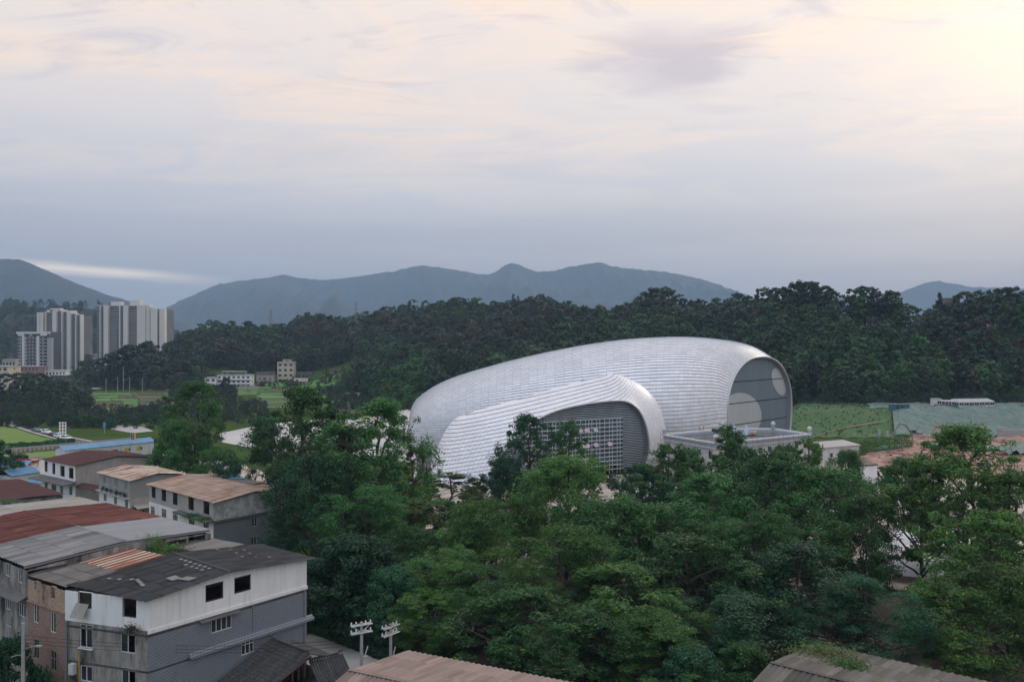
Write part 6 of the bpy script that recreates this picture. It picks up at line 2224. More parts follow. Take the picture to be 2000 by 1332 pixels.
# two pale concrete columns, retaining wall, white flat buildings
for px, yt in ((1717, 838), (1733, 842)):
    x, y = colp(px, 276)
    t = thing('concrete_column', 'pale bare concrete column rising behind the clipped hedge', 'column', (x, y, 0), group='bare columns behind the hedge')
    MB().tube([(0, 0, 0), (0, 0, CAM_H - (yt - CY) * 276 / F)], 0.42, 12).build('shaft', M['concrete'], t, local=True)
    MB().tube([(0, 0, 0), (0, 0, 0.25)], 0.7, 12).build('footing', M['concrete'], t, local=True)
x, y = colp(1985, 284)
t = thing('retaining_wall', 'dark recess with concrete column in the netted slope', 'wall', (x, y, 0))
MB().box((2, 0.5, 1.5), (14, 0.6, 3.4)).build('wall', M['plaster_warm'], t, local=True)
MB().box((-6.0, -0.4, 2.0), (1.2, 1.2, 4.2)).build('pier', M['concrete'], t, local=True)
def roofbox(name, label, near, left, right, z1, mat, roofm, cat='building', wins=True):
    a, l_, r_ = P(*near, z1), P(*left, z1), P(*right, z1)
    e = v2(l_) + v2(r_) - v2(a)
    t = thing(name, label, cat, (*((v2(l_) + v2(r_)) / 2), 0))
    lp = [v2(l_), v2(a), v2(r_), e]
    for i in range(4):
        W = Wall(t, lp[i], lp[(i + 1) % 4], 0, z1 - 0.1)
        o = [W.hole(W.L * f, z1 * 0.5, 1.2, 1.2) for f in (0.3, 0.7)] if wins and i < 2 and W.L > 6 else []
        W.build(mat)
        for q_ in o:
            W.window(q_, nm=1, bar=0.1, frame='frame_grey')
    c_ = sum(lp) / 4
    deck(t, [(*(c_ + (p - c_) * 1.06), z1 + 0.25) for p in lp], 0.3, roofm)
roofbox('flat_house', 'low pale house with grey concrete roof beside the hedge', (1600, 876), (1570, 866), (1678, 870), 4.2, M['stone_pale'], M['concrete'])
roofbox('white_house', 'small white house with plain end wall among the park trees', (1673, 911), (1655, 903), (1713, 908), 4.3, M['plaster_white'], M['roof_brown'], wins=False)
for px, py, rr_, lab in ((1290, 948, 7.5, 'white and lavender shell canopy showing through the tree crowns'), (1345, 960, 6.0, 'white shell canopy beside the pale parapet building'), (1815, 1040, 8.5, 'white and lavender shell canopy behind the thin-trunked trees'), (1905, 1060, 7.0, 'white shell canopy at the edge of the sandy ground'), (1770, 1075, 6.0, 'low white shell canopy standing on sandy ground')):
    h = rr_ * 0.55
    p = P(px, py, h)
    t = thing('shell_canopy', lab, 'canopy', (p[0], p[1], 0))
    for k in range(8):
        th0, th1 = 2 * math.pi * k / 8, 2 * math.pi * (k + 0.94) / 8
        V_, Fs = [], []
        for j in range(7):
            r_ = rr_ * math.cos(R(8 + 80 * j / 6))
            z = h * math.sin(R(8 + 80 * j / 6)) + 0.5
            for i in range(4):
                th = th0 + (th1 - th0) * i / 3
                V_.append((r_ * math.cos(th), r_ * math.sin(th), z + 0.15 * math.sin(math.pi * i / 3)))
        for j in range(6):
            for i in range(3):
                Fs.append((j * 4 + i, j * 4 + i + 1, j * 4 + i + 5, j * 4 + i + 4))
        mesh_obj('petal', V_, Fs, M['lavender'] if (k % 4 == 2 and 'lavender' in lab) else M['canopy_white'], t, local=True, smooth=True)
    for k in range(8):
        th = 2 * math.pi * k / 8
        MB().tube([(rr_ * .97 * math.cos(th), rr_ * .97 * math.sin(th), 0), (rr_ * .97 * math.cos(th), rr_ * .97 * math.sin(th), 1.4)], 0.12, 6).build('post', M['frame_white'], t, local=True)

# ------------------------------------------------------------------ cars
def make_car(kind='suv'):
    L, W_, H_ = (4.6, 1.85, 1.65) if kind == 'suv' else ((4.7, 1.8, 1.45) if kind == 'sedan' else (5.2, 1.85, 1.75))
    if kind == 'suv':
        prof = [(-L / 2, 0.45), (-L / 2, 0.95), (-L / 2 + .15, 1.05), (1.1, 1.05), (L / 2 - .15, 0.90), (L / 2, 0.7), (L / 2, 0.40)]
        roofp = [(-L / 2 + .2, 1.05), (-L / 2 + .45, H_), (0.25, H_), (1.1, 1.05)]
    elif kind == 'sedan':
        prof = [(-L / 2, 0.42), (-L / 2, 0.85), (-L / 2 + .15, 0.98), (1.0, 0.95), (L / 2 - .2, 0.78), (L / 2, 0.62), (L / 2, 0.36)]
        roofp = [(-L / 2 + .55, 0.98), (-1.0, H_), (0.15, H_), (1.05, 0.95)]
    else:
        prof = [(-L / 2, 0.5), (-L / 2, 1.0), (-0.5, 1.0), (1.2, 1.0), (L / 2 - .1, 0.92), (L / 2, 0.7), (L / 2, 0.45)]
        roofp = [(-0.65, 1.0), (-0.5, H_), (0.6, H_), (1.3, 1.0)]
    root = thing('parked_car', 'car', 'car')
    def ext(pf, w0, w1):
        n_ = len(pf)
        zm = max(p[1] for p in pf)
        zl = min(p[1] for p in pf)
        V_ = []
        for sg in (-1, 1):
            for x_, z in pf:
                f = (z - zl) / (zm - zl)
                V_.append((x_, sg * (w0 + (w1 - w0) * f) / 2, z))
        return V_, [tuple(range(n_))[::-1], tuple(range(n_, 2 * n_))] + [(i, (i + 1) % n_, n_ + (i + 1) % n_, n_ + i) for i in range(n_)]
    V_, Fs = ext(prof, W_, W_ * 0.96)
    body = mesh_obj('body', V_, Fs, M['car_white'], root, local=True)
    bv = body.modifiers.new('bevel', 'BEVEL')
    bv.width = 0.06
    bv.segments = 2
    V_, Fs = ext(roofp, W_ * 0.93, W_ * 0.74)
    cab = mesh_obj('cabin', V_, Fs, M['car_white'], root, local=True)
    # side and end glass a few mm proud
    zm = [p[1] for p in roofp]
    def inset(pf, k):
        c = np.mean(pf, axis=0)
        return [tuple(c + (np.array(p) - c) * k) for p in pf]
    ip = inset(roofp, 0.84)
    for sg in (-1, 1):
        q4 = []
        for x_, z in ip:
            f = (z - 1.0) / (H_ - 1.0)
            q4.append((x_, sg * ((W_ * 0.93 + (W_ * 0.74 - W_ * 0.93) * max(0, f)) / 2 + 0.015), z))
        mesh_obj('side_window', q4, [tuple(range(4))], M['glass'], root, local=True)
    for a, c in ((roofp[2], roofp[3]), (roofp[1], roofp[0])):
        s_ = 0.012 if a is roofp[2] else -0.012
        q4 = []
        for f in (0.12, 0.88):
            x_, z = a[0] + (c[0] - a[0]) * f, a[1] + (c[1] - a[1]) * f
            fw_ = (z - min(zm)) / (max(zm) - min(zm))
            hw = (W_ * 0.93 + (W_ * 0.74 - W_ * 0.93) * fw_) / 2 * 0.9
            q4 += [(x_ + s_, -hw, z + 0.012), (x_ + s_, hw, z + 0.012)]
        mesh_obj('windscreen', q4, [(0, 1, 3, 2)], M['glass'], root, local=True)
    for sx in (-L * 0.29, L * 0.31):
        for sy in (-1, 1):
            w = MB().tube([(0, -0.11, 0), (0, -0.09, 0), (0, 0.09, 0), (0, 0.11, 0)], [0.28, 0.33, 0.33, 0.28], 14).build('wheel', M['tyre'], root, local=True)
            w.location = (sx, sy * (W_ / 2 - 0.10), 0.33)
            MB().tube([(0, -0.12, 0), (0, 0.12, 0)], 0.2, 10).build('rim', M['rim_metal'], w, local=True)
    for sy in (-1, 1):
        MB().box((L / 2 - 0.04, sy * W_ * 0.36, 0.72), (0.12, 0.34, 0.14)).build('headlight', M['lamp_white'], root, local=True)
        MB().box((-L / 2 + 0.03, sy * W_ * 0.38, 0.85), (0.1, 0.28, 0.16)).build('taillight', M['red_paint'], root, local=True)
    return root
CARS = {k: make_car(k) for k in ('suv', 'sedan', 'pickup')}
used = set()
def place_car(kind, px, py, heading, mat, label):
    p = P(px, py, 0.08)
    if kind in used:
        c = clone(CARS[kind])
    else:
        c = CARS[kind]
        used.add(kind)
    c.location = (p[0], p[1], 0.08)
    c.rotation_euler = (0, 0, heading)
    c['label'] = label
    c['category'] = 'car'
    for ch in c.children:
        if ch.name.startswith(('body', 'cabin')):
            ch.material_slots[0].link = 'OBJECT'
            ch.material_slots[0].material = M[mat]
    return c
place_car('suv', 819.5, 889, R(-80), 'car_white', 'white car in front on the service road by the hall')
place_car('suv', 809.5, 882, R(-75), 'car_white', 'white car following behind the other white car on the service road')
place_car('sedan', 802, 876, R(-70), 'red_paint', 'dark red car at the back of the queue on the service road')
place_car('sedan', 819, 918, R(100), 'car_grey', 'grey car driving towards the queue on the service road')
place_car('sedan', 53, 902, R(3), 'red_paint', 'bright red sedan parked on the concrete yard edge')
place_car('sedan', 71, 843, R(-38), 'car_grey', 'dark grey sedan alone on the road by the lawn')
place_car('suv', 91, 847, R(-36), 'car_white', 'white car ahead of the dark grey sedan by the lawn')
place_car('sedan', 104, 852, R(-34), 'car_black', 'black car between the white cars by the lawn')
place_car('suv', 116, 855, R(-33), 'car_white', 'white car directly ahead of the black car by the lawn')
place_car('suv', 130, 859, R(-32), 'car_white', 'white car leading the line beside the tall sign')
place_car('pickup', 458, 916, R(190), 'car_white', 'white pickup truck parked on dusty ground among trees')

# ------------------------------------------------------------------ street bits
def utility_pole(label, px, ytop, D, rz):
    x = (px - CX) / F * D
    h = CAM_H - (ytop - CY) / F * D
    t = thing('utility_pole', label, 'utility pole', (x, D, 0), rz)
    MB().tube([(0, 0, 0), (0, 0, h)], [0.19, 0.13], 10).build('pole', M['wood_pole'], t, local=True)
    for z in (h - 0.25, h - 0.95):
        ca = MB().box((0, 0.16, z), (2.0, 0.09, 0.09)).box((0, -0.16, z), (2.0, 0.09, 0.09)).build('cross_arm', M['frame_white'], t, local=True)
        for s in (-0.9, -0.45, 0.45, 0.9):
            MB().lathe((s, 0.16, z + 0.04), [(0.04, 0), (0.075, 0.06), (0.05, 0.10), (0.075, 0.15), (0.03, 0.24)], 8).build('insulator', M['canopy_white'], ca, local=True)
    MB().beam((-0.9, 0, h - 0.25), (0, 0, h - 0.95), 0.05, 0.05).beam((0.9, 0, h - 0.25), (0, 0, h - 0.95), 0.05, 0.05).build('brace', M['frame_white'], t, local=True)
    MB().box((0.3, 0, h - 3.2), (0.5, 0.08, 0.08)).beam((0.15, 0, h - 3.6), (0.6, 0, h - 2.3), 0.07, 0.07).build('bracket', M['frame_white'], t, local=True)
    return t, h
u1, h1 = utility_pole('pale concrete utility pole beside the tiled roof with twin cross-arms', 706, 1214, 74.5, 0.5)
u2, h2 = utility_pole('pale concrete utility pole nearer the dense trees with tilted cross-arms', 763, 1218, 77.0, 0.9)
h3 = CAM_H - (1216 - CY) / F * 66.5
u3 = thing('street_light', 'slim concrete lamp pole in front of the red brick house', 'street light', ((45 - CX) / F * 66.5, 66.5, 0))
MB().tube([(0, 0, 0), (0, 0, h3)], [0.19, 0.12], 10).build('pole', M['wood_pole'], u3, local=True)
MB().tube([(0, 0, h3 - 2.6), (-0.5, -0.1, h3 - 2.6), (-0.9, -0.1, h3 - 2.75)], 0.04, 6).build('bracket', M['frame_grey'], u3, local=True)
MB().tube([(0, 0, h3 - 2.2), (0.7, -0.2, h3 - 1.9), (1.3, -0.3, h3 - 1.75)], [0.05, 0.04, 0.04], 6).build('lamp_arm', M['frame_grey'], u3, local=True)
MB().box((1.45, -0.32, h3 - 1.75), (0.5, 0.2, 0.1)).build('lamp_head', M['wood_pole'], u3, local=True)
def wire(a, c, sag, label, group='overhead wires at the foreground poles'):
    pts = []
    for k in range(15):
        f = k / 14
        p = lerp(a, c, f)
        p[2] -= sag * 4 * f * (1 - f)
        pts.append(p)
    o = MB().tube(pts, 0.014, 4).build('overhead_wire', M['tyre'], None)
    setp(o, label, 'wire', group)
q1 = np.array([u1.location.x, u1.location.y, h1 - 0.05])
q2 = np.array([u2.location.x, u2.location.y, h2 - 0.05])
q3 = np.array([u3.location.x, u3.location.y, h3 - 1.0])
for k, s in enumerate((-0.9, -0.45, 0.45, 0.9)):
    wire(q1 + [s * .87, s * .48, 0.1], q2 + [s * .62, s * .78, 0.1], 0.15, 'thin black wire between the two pale utility poles')
    wire(q2 + [s * .62, s * .78, 0.1], np.array([40.0 + s, 84 + s, 8.5]), 0.9, 'thin black wire running from the utility pole into the trees')
for k in range(3):
    wire(q3 + [0, 0, -0.3 * k], q1 + [0, 0, -1.4 - 0.3 * k], 0.8, 'thin black cable crossing in front of the plaster house')
# flags in front of the prefab office
for k, (px, py, cm, lab) in enumerate(((255.5, 886, 'blue_trim', 'flagpole with a dark blue flag by the site office'), (259, 886, 'flag_red', 'flagpole with a red flag by the site office'), (262, 886, 'flag_yellow', 'flagpole with a yellow flag by the site office'))):
    p = P(px, py + 4)
    t = thing('flagpole', lab, 'flagpole', (p[0], p[1], 0))
    MB().tube([(0, 0, 0), (0, 0, 7.2)], [0.06, 0.04], 8).build('pole', M['frame_white'], t, local=True)
    V_ = []
    for i in range(7):
        for j in range(2):
            V_.append((0.05 + 0.07 * i, 0.08 * math.sin(i * 1.4), 7.0 - 2.0 * j - 0.09 * i))
    mesh_obj('flag', V_, [(2 * i, 2 * i + 1, 2 * i + 3, 2 * i + 2) for i in range(6)], M[cm], t, local=True, smooth=True)
# white lamp posts, sign board, boundary wall with hedge behind the lawn
p = P(836, 890)
t = thing('lamp_post', 'white twin-headed lamp post at the tip of the hall', 'lamp post', (p[0], p[1], 0))
MB().tube([(0, 0, 0), (0, 0, 4.2)], [0.10, 0.07], 8).build('post', M['frame_white'], t, local=True)
for s in (-1, 1):
    MB().tube([(0, 0, 4.1), (0.5 * s, 0, 4.4), (0.9 * s, 0, 4.4)], 0.05, 6).build('arm', M['frame_white'], t, local=True)
    MB().box((1.0 * s, 0, 4.38), (0.6, 0.25, 0.1)).build('lamp_head', M['frame_white'], t, local=True)
p = P(839, 892)
t = thing('signboard', 'dark upright information board next to the lamp post', 'sign', (p[0], p[1], 0))
MB().box((0, 0, 1.3), (1.3, 0.15, 2.2)).build('board', M['unit_dark'], t, local=True)
MB().box((-0.55, 0, 0.1), (0.12, 0.3, 0.2)).box((0.55, 0, 0.1), (0.12, 0.3, 0.2)).build('foot', M['frame_grey'], t, local=True)
p = P(122.5, 858)
t = thing('signpost', 'tall pale lattice board standing beside the line of cars', 'sign', (p[0], p[1], 0))
for s in (-1.0, 0, 1.0):
    MB().box((s, 0, 3.0), (0.35, 0.15, 6.0)).build('post', M['plaster_white'], t, local=True)
for z in (2.5, 3.6, 4.7, 5.8):
    MB().box((0, -0.1, z), (2.6, 0.1, 0.3)).build('rail', M['plaster_white'], t, local=True)
p = P(204, 846)
t = thing('blue_sign', 'small blue sign on a post among the valley shrubs', 'sign', (p[0], p[1], 0))
MB().tube([(0, 0, 0), (0, 0, 3.2)], 0.06, 6).build('post', M['frame_white'], t, local=True)
MB().box((0, -0.08, 3.0), (1.0, 0.06, 2.2)).build('plate', M['roof_blue'], t, local=True)
a, c = P(8, 886), P(260, 863)
t = thing('boundary_wall', 'long pinkish boundary wall with pilasters behind the narrow verge', 'wall', (*v2((a + c) / 2), 0))
n_ = 30
for k in range(n_):
    p, q_ = lerp(a, c, k / n_), lerp(a, c, (k + 0.93) / n_)
    MB().beam(p + [0, 0, 0.75], q_ + [0, 0, 0.75], 0.25, 1.5).build('wall_bay', M['plaster_warm'], t)
    MB().beam(p + [0, 0, 0.9], p + [0, 0, 0.0], 0.5, 0.5).build('pilaster', M['brick_red'], t)
p0, p1 = P(-10, 903.5), P(85, 896)
t = thing('yard_wall', 'low grey concrete wall in front of the bright red sedan', 'wall', (*v2((p0 + p1) / 2), 0))
MB().beam(p0 + [1, -3, 0.6], p1 + [1, -3, 0.6], 0.3, 1.2).build('wall', M['concrete'], t)
MB().beam(p0 + [1, -3, 1.24], p1 + [1, -3, 1.24], 0.5, 0.1).build('coping', M['kerb'], t)
# orange-red truck by the sheds
p = P(56, 914)
t = thing('small_truck', 'small orange-red truck beside the blue-roofed sheds', 'truck', (p[0], p[1], 0.05), R(8))
MB().box((1.5, 0, 1.35), (1.4, 1.8, 1.6)).build('cab', M['orange'], t, local=True)
MB().box((1.9, 0, 1.75), (0.7, 1.84, 0.6)).build('cab_window', M['glass'], t, local=True)
MB().box((-0.9, 0, 0.9), (3.3, 1.9, 0.25)).box((-0.9, 0.92, 1.2), (3.3, 0.06, 0.5)).box((-0.9, -0.92, 1.2), (3.3, 0.06, 0.5)).box((-2.52, 0, 1.2), (0.06, 1.8, 0.5)).build('bed', M['red_paint'], t, local=True)
for sx in (-1.6, 1.5):
    for sy in (-0.8, 0.8):
        w = MB().tube([(0, -0.12, 0), (0, 0.12, 0)], 0.4, 12).build('wheel', M['tyre'], t, local=True)
        w.location = (sx, sy, 0.4)
# ------------------------------------------------------------------ vegetation
def leaf_quads(c, nrm, rng, ls, asp=0.4):
    """one rhombic leaf spray per centre"""
    n = len(c)
    nrm = nrm / np.maximum(np.linalg.norm(nrm, axis=1, keepdims=True), 1e-6)
    r_ = rng.randn(n, 3)
    a = np.cross(nrm, r_)
    a /= np.maximum(np.linalg.norm(a, axis=1, keepdims=True), 1e-6)
    b_ = np.cross(nrm, a)
    l_ = ls * (0.6 + 0.8 * rng.rand(n, 1))
    a, b_ = a * l_ * 0.5, b_ * l_ * 0.5 * asp
    droop = np.zeros((n, 3))
    droop[:, 2] = -0.25 * l_[:, 0]
    return np.stack([c - a, c + b_, c + a + droop * 0.6, c - b_], 1)


def crown_clumps(rng, H, Rr, cb, ncl, shape, loose=0.0):
    """centres and radii of leaf clumps through the crown volume"""
    ph = rng.rand(6) * 6.28
    cs, rs_ = [], []
    z0, z1 = H * cb, H
    tries = 0
    while len(cs) < ncl and tries < ncl * 40:
        tries += 1
        u = rng.rand()
        th = rng.rand() * 2 * math.pi
        if shape == 'cone':
            prof = (1 - u) ** 0.85 * 1.0 + 0.04
        elif shape == 'plume':
            prof = (0.45 + 0.75 * u) * math.sqrt(max(0.0, 1 - (max(0, u - 0.55) / 0.47) ** 2)) * 0.9
        elif shape == 'wide':
            prof = math.sqrt(max(0.02, 1 - (u * 1.05 - 0.30) ** 2 / 0.60)) if u < 0.98 else 0.2
        else:
            prof = math.sqrt(max(0.02, 1 - ((u - 0.40) / 0.62) ** 2))
        lump = 1 + 0.28 * math.sin(2 * th + ph[0] + 3 * u) + 0.20 * math.sin(3 * th + ph[1] - 5 * u) + 0.16 * math.sin(5 * th + ph[2] + 9 * u)
        rad = Rr * prof * lump
        f = rng.rand() ** 0.42
        if f < 0.30:
            continue
        if rng.rand() < 0.10:
            f *= 1.18                                           # sprays that stand clear of the crown
        if loose:
            gx_, gy_, gz_ = rad * f * math.cos(th) / Rr * 4.2, rad * f * math.sin(th) / Rr * 4.2, u * 5.0
            if math.sin(gx_ + ph[3]) * math.sin(gy_ + ph[4]) + 0.7 * math.sin(gz_ + ph[5]) * math.sin(gx_ * 0.8 - gy_) < -0.55 + loose:
                continue                                        # open holes in the crown
        cs.append((rad * f * math.cos(th), rad * f * math.sin(th), z0 + (z1 - z0) * u))
        rs_.append(Rr * (rng.uniform(0.07, 0.20) if loose else rng.uniform(0.10, 0.20)) * (0.7 if shape == 'cone' else 1.0))
    return np.array(cs), np.array(rs_)


def build_tree(name, seed, H, Rr, cb, ncl, nleaf, ls, shape='round', asp=0.4, flat=0.78, trunk_r=None, bare=0.0, sides=6, mat=None, loose=0.0):
    """returns an Empty with a trunk (with limbs) and a crown"""
    rng = np.random.RandomState(seed)
    cs, cr = crown_clumps(rng, H, Rr, cb, ncl, shape, loose)
    C_, N_ = [], []
    for c, r_ in zip(cs, cr):
        k = int(nleaf * (0.5 + 1.0 * rng.rand()))
        if rng.rand() < bare:
            k = k // 4
        d = rng.randn(k, 3)
        d /= np.linalg.norm(d, axis=1, keepdims=True)
        rad = r_ * (0.25 + 0.85 * rng.rand(k, 1) ** 0.6)
        p = c + d * rad * np.array([1.15, 1.15, flat])
        if shape == 'plume':
            p[:, 2] -= 0.25 * np.linalg.norm(d[:, :2], axis=1) ** 2 * r_
        C_.append(p)
        N_.append(d * 0.7 + rng.randn(k, 3) * 0.45 + np.array([0, 0, 0.55]))
    me = quad_mesh('crown', leaf_quads(np.concatenate(C_), np.concatenate(N_), rng, ls, asp), mat)
    t = thing(name, name.replace('_', ' '), 'tree')
    tr = trunk_r or H * 0.016
    mb = MB()
    top = H * (0.93 if shape == 'cone' else 0.72)
    ptsT = [np.array([0, 0, -0.5])]
    for k in range(1, 7):
        ptsT.append(np.array([rng.randn() * Rr * 0.035 * k / 3, rng.randn() * Rr * 0.035 * k / 3, top * k / 6]))
    mb.tube(ptsT, [tr * (1.25 if k == 0 else 1 - 0.13 * k) for k in range(7)], sides)
    if shape != 'cone' and nleaf > 30:
        # main limbs towards far-apart clumps, then a branch to every clump from its nearest limb point
        idx_ = [int(np.argmax(cs[:, 2]))]
        for _ in range(9):
            dmin = np.min([np.linalg.norm(cs - cs[i], axis=1) for i in idx_], axis=0)
            idx_.append(int(np.argmax(dmin)))
        nodes = [(p, tr * 0.5, sides * (2 + n_)) for n_, p in enumerate(ptsT[2:])]
        for i in idx_:
            e = cs[i]
            zst = min(max(H * 0.16, e[2] - np.linalg.norm(e[:2]) * 1.0), top * 0.92)
            s_ = np.array([np.interp(zst, [q_[2] for q_ in ptsT], [q_[0] for q_ in ptsT]), np.interp(zst, [q_[2] for q_ in ptsT], [q_[1] for q_ in ptsT]), zst])
            pp = []
            for f in (0, 0.25, 0.5, 0.75, 1.0):
                q_ = s_ * (1 - f) + e * f + rng.randn(3) * Rr * 0.03 * (0 < f < 1)
                q_[2] += Rr * 0.10 * math.sin(math.pi * f) * (1 if e[2] > zst else -0.3)
                pp.append(q_)
            rr_ = [tr * 0.62, tr * 0.5, tr * 0.38, tr * 0.25, tr * 0.10]
            o_ = len(mb.v)
            mb.tube(pp, rr_, 5, cap=False)
            mb.f.append((0, o_, o_ + 1) if False else (int(np.argmin(np.linalg.norm(np.array(mb.v[:7 * sides]) - pp[0], axis=1))), o_, o_ + 1))
            nodes += [(a_, b_, o_ + 5 * (n_ + 1)) for n_, (a_, b_) in enumerate(zip(pp[1:], rr_[1:]))]
        NP = np.array([q_[0] for q_ in nodes])
        for c in cs:
            j = int(np.argmin(np.linalg.norm(NP - c, axis=1) + 0.6 * np.maximum(0, NP[:, 2] - c[2])))
            p, r_, vi = nodes[j]
            mid = (p + c) / 2 + rng.randn(3) * Rr * 0.03
            o_ = len(mb.v)
            mb.f.append((vi, o_, o_ + 1))
            mb.tube([p, mid, c], [min(r_, tr * 0.22), tr * 0.12, tr * 0.04], 4, cap=False)
    mb.build('trunk', M['bark'], t, local=True)
    link_mesh('crown', me, t)
    return t


def place_tree(proto, used_, x, y, z, s, rz, label, group, matname=None, name=None, cat='tree', sz=1.0):
    if id(proto) in used_:
        o = clone(proto)
    else:
        o = proto
        used_.add(id(proto))
    o.location = (float(x), float(y), float(z))
    o.rotation_euler = (0, 0, rz)
    o.scale = (s, s, s * sz)
    if name:
        o.name = name
    setp(o, label, cat, group)
    if matname:
        for ch in o.children:
            if ch.name.startswith('crown'):
                ch.material_slots[0].link = 'OBJECT'
                ch.material_slots[0].material = M[matname]
    return o


USED = set()
# ---- near trees: five leafy forms, unit designed at true size
NEAR = [build_tree('broad_tree', 1, 20, 8.0, 0.20, 230, 118, 0.46, 'round', 0.42, mat=M['leaf_mid'], loose=0.40),
        build_tree('broad_tree', 2, 18, 8.5, 0.18, 250, 118, 0.44, 'wide', 0.40, mat=M['leaf_mid'], loose=0.35),
        build_tree('broad_tree', 3, 22, 7.0, 0.25, 200, 112, 0.46, 'round', 0.42, bare=0.28, mat=M['leaf_mid'], loose=0.50),
        build_tree('dense_tree', 4, 12, 6.0, 0.08, 210, 150, 0.42, 'round', 0.5, mat=M['leaf_dark'], loose=0.15),
        build_tree('feathery_tree', 5, 14, 6.0, 0.10, 200, 150, 0.52, 'plume', 0.16, 0.6, mat=M['leaf_light'], loose=0.25),
        build_tree('thin_tree', 6, 20, 5.0, 0.30, 110, 100, 0.44, 'round', 0.42, bare=0.35, mat=M['leaf_mid'], loose=0.55),
        build_tree('feathery_tree', 7, 18, 7.5, 0.22, 230, 120, 0.58, 'wide', 0.16, 0.6, bare=0.15, mat=M['leaf_olive'], loose=0.50),
        build_tree('broad_tree', 8, 20, 7.5, 0.22, 220, 100, 0.62, 'round', 0.34, bare=0.20, mat=M['leaf_mid'], loose=0.45)]
NEAR_H = [20, 18, 22, 12, 14, 20, 18, 20]
NEAR_R = [8.0, 8.5, 7.0, 6.0, 6.0, 5.0, 7.5, 7.5]
